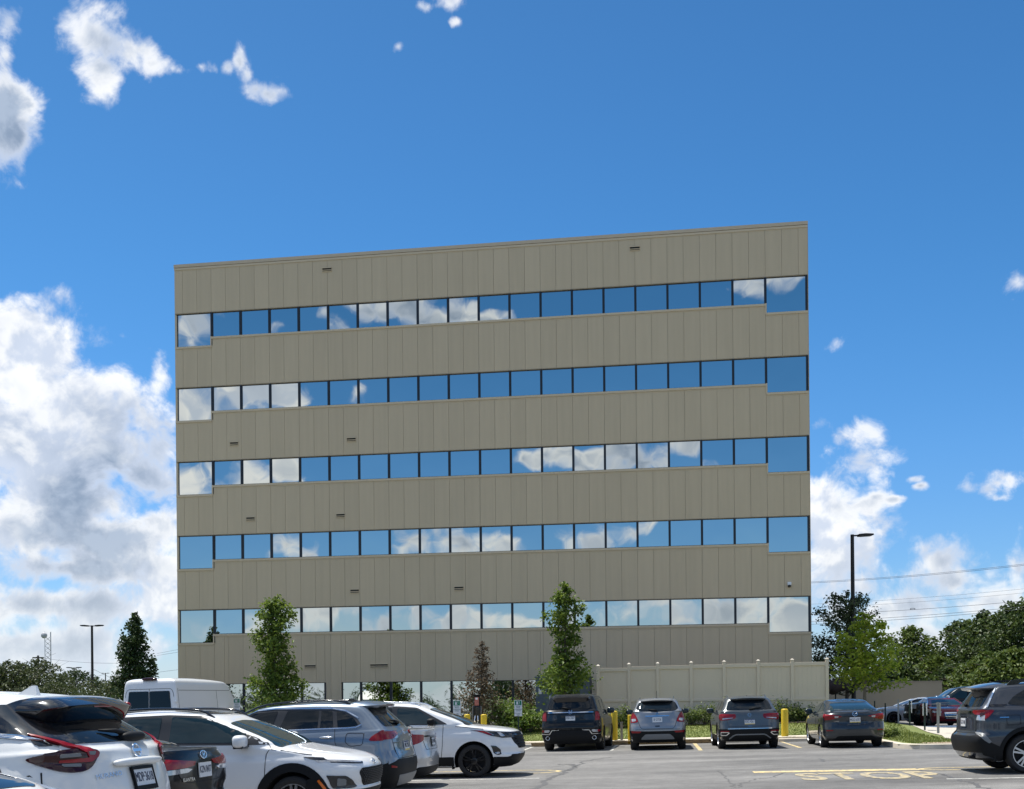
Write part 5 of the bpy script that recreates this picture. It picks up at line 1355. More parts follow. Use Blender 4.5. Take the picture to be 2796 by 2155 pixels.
def car_equinox():                 # white SUV, front and right side
    L, H, W = 4.65, 1.66, 1.84
    lv = suv_levels(L, H, zb=1.0, belt=1.12, cow=(1.10, 1.14), wst=2.06, rg=(.14, .52), shoulder=.94, roofw=.75)
    lv[4] = (0, .62, L-.01, .52, 1.0, (.34, 3.4, .72, 2.5)); lv[5] = (.02, .73, L, .63, 1.0, (.34, 3.4, .72, 2.5)); lv[6] = (.04, .84, L-.02, .74, 1.0, (.34, 3.4, .75, 2.4)); lv[7] = (.07, .98, L-.065, .90, .985, (.3, 3.6, .7, 2.5)); lv[8] = (.09, 1.06, L-.17, .985, .955, (.28, 3.6, .6, 2.7)); lv[9] = (.11, 1.09, L-.60, 1.065, .94, (.22, 3.6, .5, 3))
    c = Car('parked_car', lv, W, (.965, 3.69), M['white'], R=.355, arch=.425); c.add_wheels(rim='black_alloy', spokes=5, twin=True, rimr=.255)
    for d in 'LR':
        c.patch('window_surround', M['pillar'], [(d, fillet([(.55, 1.20), (.75, 1.44), (1.2, 1.53), (2.0, 1.56), (2.45, 1.52), (3.14, 1.145), (2.6, 1.145), (1.3, 1.165)], .05))], .004)
        c.patch('side_window', M['glass2'], [(d, fillet([(2.02, 1.165), (2.98, 1.158), (2.44, 1.485), (2.02, 1.52)], .04))], .008)
        c.patch('side_window', M['glass'], [(d, fillet([(1.0, 1.19), (1.90, 1.17), (1.90, 1.52), (1.15, 1.49)], .03))], .008)
        c.patch('sill_trim', M['plastic'], [(d, [(1.40, .26), (3.26, .26), (3.26, .45), (1.40, .45)])], .008, .1)
        c.patch('front_lower_trim', M['plastic'], [(d, fillet([(4.11, .44), (4.40, .43), (4.66, .50), (4.66, .30), (4.40, .22), (4.11, .22)], .02))], .008, .06)
        bm = bmesh.new(); xx = 3.69
        po, pi_ = arc(xx, c.R, .50, 8, 172, 20), arc(xx, c.R, .427, 8, 172, 20)
        for i in range(20): c.drape(bm, d, [po[i], po[i+1], pi_[i+1], pi_[i]], .006, .2)
        bmesh.ops.remove_doubles(bm, verts=bm.verts[:], dist=.0006); bm_obj('arch_lip', bm, c.mat, c.root, True, 40)
    c.patch('windshield', M['glass'], [('top', fillet([(3.57, -.72), (3.60, 0), (3.57, .72), (2.70, .60), (2.64, 0), (2.70, -.60)], .06))], .005)
    for sg in (1, -1):
        sid = 'L' if sg > 0 else 'R'; f = lambda P: [(p[0]*sg, p[1]) for p in P]
        w = 'wf'+sid
        hl = c.patch('headlight', M['lamp_black'], [(w, fillet([(1.42, 1.014), (1.15, .988), (.80, .958), (.44, .94), (.42, .87), (.62, .835), (.90, .832), (1.15, .885)], .015))], .012, .03)
        c.patch('turn_lamp', M['lamp_red'], [(w, fillet([(1.37, 1.0), (1.22, .984), (1.10, .90), (1.17, .90)], .006))], .018, .03, hl)
        c.patch('lamp_lens', M['lamp_clear'], [(w, fillet([(1.19, .978), (1.175, .977), (1.07, .895), (1.09, .893)], .003))], .019, .03, hl)
        c.patch('lamp_lens', M['lamp_clear'], [(w, fillet([(.98, .95), (.90, .945), (.84, .87), (.94, .865)], .015))], .018, .03, hl)
        fg = c.patch('fog_lamp', M['gloss_black'], [(w, fillet([(1.21, .68), (1.10, .668), (1.0, .585), (.99, .495), (1.09, .472), (1.14, .50)], .02))], .010, .03)
        c.patch('lamp_lens', M['lamp_clear'], [(w, fillet([(1.12, .53), (1.03, .545), (1.02, .505), (1.10, .49)], .01))], .016, .03, fg)
    gr = c.patch('grille', M['plastic'], [('front', fillet([(-.62, .95), (.62, .95), (.66, .88), (.58, .72), (.46, .60), (-.46, .60), (-.58, .72), (-.66, .88)], .02))], .010, .04)
    for i in range(6):
        bm = bmesh.new(); z = .63+i*.058; hw = .42+(z-.6)*.55
        pts = [c.hit('front', -hw+2*hw*k/14, z, .014)[0] for k in range(15)]; tube(bm, pts, .012, 6); bm_obj('grille_bar', bm, M['plastic'], gr, True)
    c.badge('front', 0, .90, 'bow', .06, .02)
    c.patch('lower_grille', M['plastic'], [('front', fillet([(-.75, .48), (.75, .48), (.70, .26), (-.70, .26)], .04))], .009)
    c.seams([('R', [(3.04, 1.14), (3.02, .7), (2.99, .45)]), ('R', [(1.97, 1.15), (1.95, .5)]), ('R', [(3.30, 1.10), (3.9, 1.03)]), ('L', [(3.04, 1.14), (3.02, .7)])], .009)
    c.mirror(2.83, 1.17, M['plastic'], size=(.085, .13, .075)); c.rails(.8, 2.5, .58, M['chrome'], .03)
    c.handle(2.12, 1.03, c.mat, 'R'); c.patch('badge_plate', M['chrome'], [('R', [(2.72, .60), (2.90, .60), (2.90, .575), (2.72, .575)])], .006)
    bm = bmesh.new(); box(bm, (3.22, -.78, .29), (.03, .18, .20)); bm_obj('mud_flap', bm, M['plastic'], c.root)
    c.put(-2.93-L, 23.15, 0, 'white SUV nose out with black wheel, black mirror and slatted grille', 'car', 'cars in the near row')

def car_corner():                  # white saloon at the picture's lower corner
    L, H, W = 4.7, 1.42, 1.82
    c = Car('parked_car', sedan_levels(L, H, lip=1.06, deck=(.46, 1.08), bg=1.25), W, (1.0, 3.75), M['white'], R=.33); c.add_wheels()
    c.both('side_window', M['glass'], fillet([(.85, 1.10), (1.25, 1.27), (1.9, 1.345), (2.6, 1.31), (3.3, .99), (2.2, 1.02)], .04))
    c.patch('rear_window', M['glass'], [('top', fillet([(.55, -.58), (.53, 0), (.55, .58), (1.22, .48), (1.24, 0), (1.22, -.48)], .06))], .005)
    for d in 'LR':
        bm = bmesh.new()
        for q in strip([(.55, 1.10), (.85, 1.235), (1.25, 1.335), (1.9, 1.375), (2.6, 1.34)], .022): c.drape(bm, d, q, .012, .2)
        bm_obj('chrome_strip', bm, M['chrome'], c.root)
    c.pair('taillight', M['lamp_red'], 'rear', fillet([(.88, .98), (.5, .96), (.5, .84), (.88, .80)], .02), .012)
    c.mirror(3.0, 1.0, c.mat)
    c.put(-2.86, 4.95, PI, 'white car whose sloping rear edge fills the lowest corner', 'car', 'cars in the near row')

def row_plate(c, z, t, **k): c.plate(z, t, **k)

def car_passport():                # black SUV seen from behind
    L, H, W = 4.84, 1.86, 1.99
    lv = suv_levels(L, H, zb=1.06, belt=1.32, cow=(1.25, 1.18), wst=2.05, rg=(.14, .36), shoulder=.915, roofw=.745)
    lv[5] = (.0, .78, L-.015, .70, 1.0); lv[6] = (.05, .92, L-.05, .84, .99); lv[7] = (.07, 1.06, L-.1, .97, .985); lv[8] = (.085, 1.22, L-.22, 1.06, .965)
    c = Car('parked_car', lv, W, (1.05, 3.87), M['black'], R=.385, tw=.26); c.add_wheels(rim='black_alloy')
    for d in 'LR':
        c.patch('side_window', M['glass'], [(d, fillet([(.45, 1.36), (.58, 1.66), (1.2, 1.69), (1.25, 1.35)], .03))], .006)
        c.patch('side_window', M['glass'], [(d, fillet([(1.38, 1.345), (1.36, 1.69), (2.25, 1.695), (2.3, 1.32)], .03))], .006)
        c.patch('side_window', M['glass'], [(d, fillet([(2.42, 1.315), (2.4, 1.69), (2.9, 1.66), (3.5, 1.24)], .03))], .006)
    c.patch('rear_window', M['glass'], [('rear', fillet([(-.76, 1.365), (.76, 1.365), (.64, 1.68), (-.64, 1.68)], .07))], .006)
    sp = c.spoiler([(.20, 1.745), (.26, 1.60), (.34, 1.585), (.62, 1.80), (.62, 1.862), (.40, 1.845)], .66, M['gloss_black'], .12, .04)
    c.patch('chrome_strip', M['chrome'], [('rear', [(-.74, 1.268), (.74, 1.268), (.74, 1.243), (-.74, 1.243)])], .012)
    for sg in (1, -1):
        sid = 'L' if sg > 0 else 'R'; f = lambda P: [(p[0]*sg, p[1]) for p in P]
        c.patch('taillight', M['lamp_red'], [('rear', f(fillet([(1.0, 1.275), (.80, 1.27), (.79, .985), (1.0, 1.0)], .025))), (sid, fillet([(.02, 1.275), (.26, 1.25), (.30, 1.18), (.16, .98), (.02, .985)], .03))], .016, .05)
        c.patch('lamp_insert', M['lamp_black'], [('rear', f(fillet([(.78, 1.19), (.46, 1.18), (.42, 1.06), (.50, 1.005), (.78, 1.0)], .02)))], .008)
        c.patch('bumper_lamp', M['lamp_clear'], [('rear', f(fillet([(.88, .69), (.70, .70), (.68, .665), (.72, .615), (.88, .615)], .012)))], .012)
        c.patch('reflector', M['lamp_red'], [('rear', f(fillet([(.94, .69), (.86, .69), (.86, .62), (.94, .63)], .01)))], .015)
        c.patch('bumper_trim', M['chrome'], [('rear', f([(.97, .575), (.70, .56), (.61, .69), (.38, .695), (.38, .68), (.60, .672), (.68, .545), (.97, .558)]))], .014)
        bm = bmesh.new(); h, n = c.hit('rear', .76*sg, .43); lathe(bm, [(.065, h.x+.05), (.068, h.x-.03), (.055, h.x-.03), (.05, h.x+.06)], 20, 'Y')
        bm.transform(Matrix(((0, 1, 0, 0), (1, 0, 0, .76*sg), (0, 0, 1, .43), (0, 0, 0, 1)))); bmesh.ops.recalc_face_normals(bm, faces=bm.faces[:]); bm_obj('exhaust_tip', bm, M['chrome'], c.root, True)
    c.patch('lower_bumper', M['plastic'], [('rear', fillet([(-.97, .54), (-.68, .54), (-.60, .66), (.60, .66), (.68, .54), (.97, .54), (.97, .30), (-.97, .30)], .02))], .006)
    c.patch('bumper_insert', M['plastic'], [('rear', fillet([(-.50, .60), (.50, .60), (.50, .44), (-.50, .44)], .02))], .014)
    c.badge('rear', 0, 1.262, 'h_box', .062, .016); c.plate(1.07, 'KBH\u00b77687', blue=True, yellow=False); c.wiper(1.36, ln=.36, y0=.0)
    c.mirror(3.25, 1.24, M['gloss_black'], size=(.09, .13, .10)); c.rails(.8, 3.0, .62, M['gloss_black'], .02); c.fin(.75, c.mat, .05)
    c.seams([('rear', [(.82, .98), (.80, .86), (-.80, .86), (-.82, .98)])]); c.handle(1.5, 1.18, M['chrome'], 'R')
    c.put(-2.84, 34.4, PI/2-.045, 'black SUV seen squarely from behind under the slender green tree', 'car', 'cars nosed up to the kerb')

def car_encore():                  # grey small SUV, rounded tail
    L, H, W = 4.28, 1.655, 1.78
    lv = suv_levels(L, H, zb=.98, belt=1.23, cow=(1.1, 1.15), wst=1.9, rg=(.16, .46), shoulder=.90, roofw=.72)
    lv[5] = (.01, .72, L-.015, .70, 1.0); lv[6] = (.05, .86, L-.05, .80, .985); lv[7] = (.075, 1.0, L-.1, .92, .975, (.40, 2.8, .5, 2.8)); lv[8] = (.10, 1.12, L-.22, .98, .955, (.40, 2.8, .5, 3)); lv[9] = (.12, 1.19, L-.7, 1.08, .93, (.36, 2.8, .4, 3))
    c = Car('parked_car', lv, W, (.80, 3.355), M['grey'], R=.34, arch=.39); c.add_wheels(); c.cladding(r1=.455, sill=.42)
    c.both('side_window', M['glass'], fillet([(.50, 1.26), (.75, 1.47), (1.3, 1.535), (2.2, 1.53), (3.05, 1.20), (2.0, 1.23)], .05))
    c.patch('rear_window', M['glass'], [('rear', fillet([(-.56, 1.235), (0, 1.205), (.56, 1.235), (.67, 1.31), (.56, 1.525), (-.56, 1.525), (-.67, 1.31)], .07))], .006)
    c.spoiler([(.34, 1.575), (.37, 1.545), (.46, 1.54), (.66, 1.60), (.66, 1.645), (.5, 1.63)], .56, c.mat, .14, .05)
    for sg in (1, -1):
        sid = 'L' if sg > 0 else 'R'; f = lambda P: [(p[0]*sg, p[1]) for p in P]
        t = c.patch('taillight', M['lamp_red'], [('rear', f(fillet([(.86, 1.20), (.72, 1.175), (.64, 1.05), (.60, .90), (.72, .875), (.86, .88)], .03))), (sid, fillet([(.05, 1.20), (.30, 1.20), (.36, 1.10), (.22, .88), (.05, .87)], .04))], .016, .05)
        c.patch('lamp_insert', M['lamp_clear'], [('rear', f(fillet([(.80, .99), (.68, 1.0), (.655, .93), (.78, .90)], .015)))], .022, .05, t)
        c.patch('reflector', M['lamp_red'], [('rear', f(fillet([(.50, .605), (.82, .62), (.80, .55), (.56, .55)], .012)))], .016)
    c.patch('rear_bumper', M['plastic'], [('rear', fillet([(-.90, .63), (-.4, .60), (.4, .60), (.90, .63), (.90, .28), (-.90, .28)], .03))], .008)
    c.patch('skid_plate', M['grey_plastic'], [('rear', fillet([(-.38, .51), (.38, .51), (.50, .40), (.52, .345), (-.52, .345), (-.50, .40)], .04))], .016)
    c.patch('chrome_strip', M['chrome'], [('rear', fillet([(-.37, 1.09), (.37, 1.09), (.37, 1.06), (-.37, 1.06)], .006))], .016)
    c.seams([('rear', fillet([(.66, 1.24), (.60, .92), (.52, .68), (-.52, .68), (-.60, .92), (-.66, 1.24)], .08)[5:-5]), ('rear', [(.90, .655), (-.90, .655)])], .012)
    c.patch('release_button', M['gloss_black'], [('rear', [(-.07, .775), (.07, .775), (.07, .74), (-.07, .74)])], .008)
    c.badge('rear', 0, 1.14, 'shield', .042, .014); c.plate(.955, 'SP 27758', blue=False, yellow=False); c.wiper(1.225, ln=.28)
    c.mirror(2.85, 1.16, M['gloss_black'], size=(.08, .125, .085)); c.rails(.8, 2.6, .54, M['chrome'], .05, r=.017)
    hh, _ = c.hit('top', .78, 0); bm = bmesh.new(); tube(bm, [(.78, 0, hh.z-.01), (.82, 0, hh.z+.04)], [.03, .02], 8); tube(bm, [(.82, 0, hh.z+.03), (.66, 0, hh.z+.26)], .006, 6); bm_obj('roof_antenna', bm, M['gloss_black'], c.root)
    c.put(-.05, 33.8, PI/2, 'grey rounded small SUV with thin whip aerial and chrome roof rails', 'car', 'cars nosed up to the kerb')

def car_taos():                    # grey SUV, square lamps
    L, H, W = 4.46, 1.63, 1.84
    lv = suv_levels(L, H, zb=.99, belt=1.19, cow=(1.15, 1.12), wst=2.0, rg=(.12, .40), shoulder=.925, roofw=.74)
    lv[8] = (.08, 1.10, L-.22, .985, .975)
    c = Car('parked_car', lv, W, (.90, 3.58), M['grey2'], R=.36, arch=.41); c.add_wheels(); c.cladding(r1=.47, sill=.42)
    for d in 'LR':
        c.patch('side_window', M['glass'], [(d, fillet([(.42, 1.24), (.62, 1.44), (1.2, 1.495), (1.22, 1.215)], .03))], .006)
        c.patch('side_window', M['glass'], [(d, fillet([(1.32, 1.21), (1.30, 1.495), (2.1, 1.505), (2.15, 1.19)], .03))], .006)
        c.patch('side_window', M['glass'], [(d, fillet([(2.25, 1.185), (2.2, 1.505), (2.6, 1.48), (3.2, 1.16)], .03))], .006)
    c.patch('rear_window', M['glass'], [('rear', fillet([(-.70, 1.20), (.70, 1.20), (.585, 1.495), (-.585, 1.495)], .06))], .006)
    c.spoiler([(.28, 1.565), (.31, 1.525), (.42, 1.52), (.66, 1.59), (.66, 1.628), (.5, 1.615)], .585, c.mat, .14, .04)
    for sg in (1, -1):
        sid = 'L' if sg > 0 else 'R'; f = lambda P: [(p[0]*sg, p[1]) for p in P]
        t = c.patch('taillight', M['lamp_red'], [('rear', f(fillet([(.93, 1.085), (.42, 1.075), (.40, 1.0), (.44, .945), (.66, .90), (.93, .885)], .02))), (sid, fillet([(.02, 1.085), (.28, 1.075), (.30, 1.0), (.18, .89), (.02, .885)], .02))], .014, .05)
        c.patch('lamp_insert', M['lamp_clear'], [('rear', f(fillet([(.80, .955), (.50, .97), (.50, .955), (.80, .92)], .005)))], .020, .05, t)
        c.patch('reflector', M['lamp_red'], [('rear', f(fillet([(.86, .575), (.62, .575), (.62, .545), (.86, .535)], .006)))], .016)
        e = c.patch('exhaust_trim', M['chrome'], [('rear', f(fillet([(.86, .54), (.64, .535), (.60, .505), (.70, .425), (.86, .43)], .02)))], .016)
        c.patch('exhaust_hole', M['dark'], [('rear', f(fillet([(.84, .515), (.67, .515), (.645, .50), (.71, .45), (.84, .455)], .015)))], .022, .06, e)
    c.patch('rear_bumper', M['plastic'], [('rear', fillet([(-.93, .625), (.93, .625), (.93, .27), (-.93, .27)], .03))], .007)
    c.patch('chrome_strip', M['chrome'], [('rear', [(-.66, .64), (.66, .64), (.66, .625), (-.66, .625)])], .013)
    bm = bmesh.new()
    for q in strip([(-.62, .33), (-.50, .42), (-.42, .455), (.42, .455), (.50, .42), (.62, .33)], .035): c.drape(bm, 'rear', q, .018, .2)
    bm_obj('skid_trim', bm, M['grey_plastic'], c.root)
    c.badge('rear', 0, 1.045, 'ring_v', .05, .012); c.plate(.835, 'KRG\u00b74261', blue=True, yellow=True); c.wiper(1.205, ln=-.36); c.lettering('TAOS', 0, .705, .04)
    c.seams([('rear', [(.68, .90), (.64, .70), (-.64, .70), (-.68, .90)])]); c.fin(.70, M['gloss_black'], .07)
    c.mirror(2.9, 1.15, M['grey2'], size=(.08, .12, .08)); c.rails(.75, 2.8, .58, M['chrome'], .05, r=.017); c.handle(1.4, 1.06, c.mat, 'L')
    c.put(2.74, 33.15, PI/2+.025, 'grey SUV with square red lamps and bright exhaust trims at the kerb', 'car', 'cars nosed up to the kerb')

def car_mazda():                   # dark slate saloon
    L, H, W = 4.58, 1.455, 1.795
    lv = sedan_levels(L, H, lip=1.075, deck=(.48, 1.09), bg=1.30, shoulder=.92, roofw=.70)
    lv[7] = (.045, .96, L-.12, .80, .985)
    c = Car('parked_car', lv, W, (.98, 3.68), M['dark_grey'], R=.33); c.add_wheels()
    for d in 'LR':
        c.patch('side_window', M['glass2'], [(d, fillet([(.86, 1.13), (1.25, 1.29), (1.7, 1.355), (1.72, 1.08)], .04))], .006)
        c.patch('side_window', M['glass2'], [(d, fillet([(1.84, 1.075), (1.82, 1.36), (2.5, 1.33), (3.2, 1.02)], .04))], .006)
    rw = c.patch('rear_window', M['glass2'], [('top', fillet([(.56, -.63), (.54, 0), (.56, .63), (1.30, .515), (1.32, 0), (1.30, -.515)], .06))], .006)
    for sg in (1, -1):
        sid = 'L' if sg > 0 else 'R'; f = lambda P: [(p[0]*sg, p[1]) for p in P]
        t = c.patch('taillight', M['lamp_red'], [('rear', f(fillet([(.90, 1.0), (.62, .99), (.36, .945), (.50, .895), (.70, .845), (.90, .835)], .015))), (sid, fillet([(.02, 1.005), (.38, 1.01), (.30, .93), (.12, .84), (.02, .835)], .02))], .014, .05)
        c.patch('reverse_lamp', M['lamp_clear'], [('rear', f(fillet([(.58, .955), (.46, .945), (.48, .905), (.57, .90)], .012)))], .020, .05, t)
        c.patch('reflector', M['lamp_red'], [('rear', f(fillet([(.80, .545), (.62, .545), (.63, .515), (.80, .51)], .006)))], .012)
    c.badge('rear', 0, 1.005, 'ring_m', .062, .012); c.plate(.83, 'MGG\u00b76357', blue=False, yellow=True); c.lettering('mazda3', .52, .80, .04)
    c.seams([('rear', fillet([(.60, .86), (.48, .70), (0, .665), (-.48, .70), (-.60, .86)], .1)), ('L', [(1.78, 1.08), (1.76, .6)])], .010)
    c.patch('lower_bumper', M['plastic'], [('rear', fillet([(-.62, .24), (.62, .24), (.50, .36), (-.50, .36)], .05))], .008)
    c.mirror(3.02, 1.06, c.mat, size=(.08, .12, .075)); c.handle(1.5, .95, c.mat, 'L'); c.handle(2.55, .93, c.mat, 'L')
    hh = .0
    c.put(5.72, 32.45, PI/2, 'dark slate saloon with winged red lamps reflecting a yellow bollard', 'car', 'cars nosed up to the kerb')

def car_forester():                # dark slate SUV, rear and right side
    L, H, W = 4.66, 1.70, 1.84
    lv = suv_levels(L, H, zb=1.02, belt=1.23, cow=(1.2, 1.16), wst=1.95, rg=(.16, .40), shoulder=.925, roofw=.75)
    lv[4] = (0, .60, L, .58, 1.0, (.26, 3.2, .6, 2.7)); lv[5] = (.02, .69, L-.015, .70, 1.0, (.26, 3.2, .6, 2.7)); lv[6] = (.10, .78, L-.05, .84, .99); lv[7] = (.11, 1.0, L-.1, .95, .985); lv[8] = (.12, 1.14, L-.22, 1.015, .97)
    c = Car('parked_car', lv, W, (.965, 3.635), M['slate'], R=.365, arch=.43, tw=.24); c.add_wheels(rim='alloy', spokes=5, twin=True); c.cladding(r1=.50, sill=.42)
    for d in 'LR':
        c.patch('side_window', M['glass'], [(d, fillet([(.66, 1.29), (.80, 1.43), (1.02, 1.555), (1.30, 1.575), (1.32, 1.245), (.86, 1.255)], .05))], .007)
        c.patch('side_window', M['glass'], [(d, fillet([(1.42, 1.24), (1.40, 1.58), (2.2, 1.59), (2.25, 1.22)], .03))], .007)
        c.patch('side_window', M['glass'], [(d, fillet([(2.36, 1.215), (2.32, 1.59), (2.7, 1.555), (3.35, 1.19)], .03))], .007)
        c.patch('pillar_trim', M['gloss_black'], [(d, fillet([(.36, 1.245), (.60, 1.245), (.66, 1.285), (.34, 1.285)], .01))], .007)
        bm = bmesh.new()
        for q in strip([(.30, 1.23), (.40, 1.40), (.52, 1.60)], .022): c.drape(bm, d, q, .012, .2)
        bm_obj('chrome_strip', bm, M['chrome'], c.root)
    c.patch('rear_window', M['glass'], [('rear', fillet([(-.70, 1.25), (.70, 1.25), (.60, 1.57), (-.60, 1.57)], .05))], .006)
    c.spoiler([(.16, 1.615), (.19, 1.58), (.32, 1.555), (.62, 1.64), (.62, 1.695), (.42, 1.672)], .64, c.mat, .12, .03)
    for sg in (1, -1):
        sid = 'L' if sg > 0 else 'R'; f = lambda P: [(p[0]*sg, p[1]) for p in P]
        t = c.patch('taillight', M['lamp_red'], [('rear', f(fillet([(.92, 1.19), (.55, 1.185), (.50, 1.15), (.62, 1.10), (.92, 1.09)], .015))), (sid, fillet([(.05, 1.19), (.36, 1.185), (.42, 1.17), (.30, 1.04), (.24, 1.0), (.05, 1.10)], .015))], .016, .05)
        c.patch('lamp_insert', M['lamp_clear'], [('rear', f(fillet([(.92, 1.085), (.70, 1.09), (.66, 1.0), (.92, .985)], .015))), (sid, fillet([(.05, 1.10), (.18, 1.07), (.26, 1.0), (.22, .985), (.05, .985)], .012))], .013, .05, t)
        c.patch('lamp_bar', M['lamp_dark'], [(sid, fillet([(.10, 1.135), (.28, 1.13), (.20, 1.05), (.05, 1.09)], .01))], .021, .05, t)
        c.patch('rear_bumper', M['plastic'], [('rear', f(fillet([(0, .70), (.60, .70), (.93, .74), (.93, .40), (0, .40)], .02))), (sid, fillet([(.0, .72), (.16, .74), (.30, .60), (.50, .50), (.52, .26), (.05, .40)], .03))], .010, .05)
        c.patch('bumper_cap', M['grey_plastic'], [(sid, fillet([(.08, .78), (.20, .77), (.34, .60), (.30, .57), (.22, .62)], .015))], .016, .05)
    c.plate(.95, 'LZG 1186', blue=False, yellow=False)
    c.patch('plate_recess', M['gloss_black'], [('rear', fillet([(-.22, 1.06), (.22, 1.06), (.19, .84), (-.19, .84)], .03))], .004)
    c.patch('rear_garnish', M['gloss_black'], [('rear', fillet([(-.5, 1.165), (.5, 1.165), (.5, 1.12), (-.5, 1.12)], .01))], .010)
    c.seams([('R', [(1.36, 1.2), (1.33, .8), (1.22, .62)]), ('rear', [(.66, 1.0), (.64, .76), (-.64, .76), (-.66, 1.0)]), ('R', fillet([(.62, 1.08), (.86, 1.08), (.86, .90), (.62, .90)], .04)+[(.62, 1.08)])], .008)
    for sd in (1, -1):                                  # tall raised rails
        bm = bmesh.new(); hh, _ = c.hit('top', 1.6, sd*.60); z = hh.z
        prism(bm, [(.72, z-.03), (.80, z+.055), (.95, z+.075), (2.7, z+.075), (2.86, z+.04), (2.95, z-.03), (2.80, z-.03), (2.66, z+.03), (1.0, z+.03), (.90, z-.03)], sd*.60-.018, sd*.60+.018, 'y'); bm_obj('roof_rail', bm, M['gloss_black'], c.root)
    c.wiper(1.255, ln=.26, y0=0); c.handle(1.55, 1.06, c.mat, 'R'); c.patch('fuel_badge', M['chrome'], [('R', [(.50, 1.05), (.66, 1.05), (.66, 1.035), (.50, 1.035)])], .006)
    bm = bmesh.new(); tube(bm, [(.25, -.55, .33), (.02, -.58, .31)], .035, 12); bm_obj('exhaust_tip', bm, M['dark'], c.root)
    bm = bmesh.new(); box(bm, (.40, -.78, .36), (.03, .2, .26)); bm_obj('mud_flap', bm, M['plastic'], c.root)
    c.mirror(3.1, 1.18, M['gloss_black']); c.fin(.62, c.mat, .06)
    c.put(5.72, 21.55, 0, 'dark slate SUV with raised black rails entering beside the painted word', 'car')

def van_transit():                 # tall white van
    L, H, W = 6.7, 2.84, 2.06
    cg = (.10, 4.5, .30, 3.2)
    lv = [(.3, .30, L-.5, .26, .80), (.10, .34, L-.2, .30, .92), (.02, .46, L-.05, .42, .985), (0, .60, L, .60, 1.0, cg), (.02, .80, L-.01, .85, 1.0, cg), (.03, 1.0, L-.12, 1.05, 1.0, cg), (.035, 1.20, L-.55, 1.22, 1.0, cg),
          (.04, 1.32, L-.80, 1.32, .995, cg), (.06, 1.60, L-1.02, 1.62, .975, cg), (.08, 1.90, L-1.25, 1.95, .955, cg), (.10, 2.20, L-1.50, 2.25, .93, cg), (.13, 2.56, L-1.85, 2.60, .90, cg), (.17, 2.71, L-2.15, 2.73, .86, cg), (.23, 2.79, L-2.4, 2.79, .78, cg), (.35, 2.83, L-2.7, 2.83, .60, cg), (.6, 2.84, L-3, 2.84, .2, cg)]
    c = Car('cargo_van', lv, W, (1.25, 5.6), M['white'], R=.36, roof_arch=.03, roof_from=13, tail=0); c.add_wheels()
    c.patch('rear_window', M['glass'], [('rear', fillet([(.02, 2.36), (.74, 2.36), (.82, 1.50), (.02, 1.50)], .05))], .012)
    c.patch('rear_window', M['glass'], [('rear', fillet([(-.02, 2.36), (-.74, 2.36), (-.82, 1.50), (-.02, 1.50)], .05))], .012)
    c.seams([('rear', [(0, 2.45), (0, .55)]), ('rear', fillet([(.88, .6), (.88, 2.25), (.80, 2.44), (-.80, 2.44), (-.88, 2.25), (-.88, .6)], .12)[5:-5]), ('R', [(3.5, 2.40), (3.53, .5)]), ('R', [(.35, 2.38), (4.7, 2.42)]), ('R', [(5.13, 2.1), (5.11, .6)]), ('R', [(.30, 2.45), (.28, .6)])], .014)
    h, _ = c.hit('top', .20, 0); bm = bmesh.new(); ellipsoid(bm, (.16, 0, 2.78), (.09, .27, .055), 3.2); bm_obj('brake_light', bm, M['lamp_dark'], c.root, True)
    for d in 'LR':
        c.patch('side_window', M['glass2'], [(d, fillet([(5.03, 1.40), (5.05, 2.06), (5.25, 2.06), (5.77, 1.44), (5.77, 1.36)], .04))], .010)
        c.patch('side_moulding', M['plastic'], [(d, [(.4, .60), (5.0, .60), (5.0, .72), (.4, .72)])], .01, .2)
    for sg in (1, -1):
        c.pair('taillight', M['lamp_red'], 'rear', fillet([(.90, 1.28), (1.0, 1.28), (1.0, .80), (.90, .80)], .02), .012, sides=(sg,))
        for z in (1.98, 1.1):
            h, n = c.hit('L' if sg > 0 else 'R', .20, z); bm = bmesh.new(); rbox(bm, (.10, h.y, z), (.14, .07, .07), .015); bm_obj('door_hinge', bm, M['white'], c.root)
    c.patch('windshield', M['glass'], [('front', fillet([(-.80, 1.38), (.80, 1.38), (.72, 2.2), (-.72, 2.2)], .08))], .008)
    c.patch('rear_bumper', M['plastic'], [('rear', fillet([(-1.0, .58), (1.0, .58), (1.0, .40), (-1.0, .40)], .04))], .01)
    c.plate(.95, 'ZTX 5120', blue=False); c.mirror(5.5, 1.45, M['plastic'], size=(.06, .12, .20)); c.handle(5.1, 1.15, M['plastic'], 'R')
    c.put(-17.32, 34.5, PI/2, 'tall white panel van with two dark rear windows behind the near row', 'van', 'cars nosed up to the kerb')

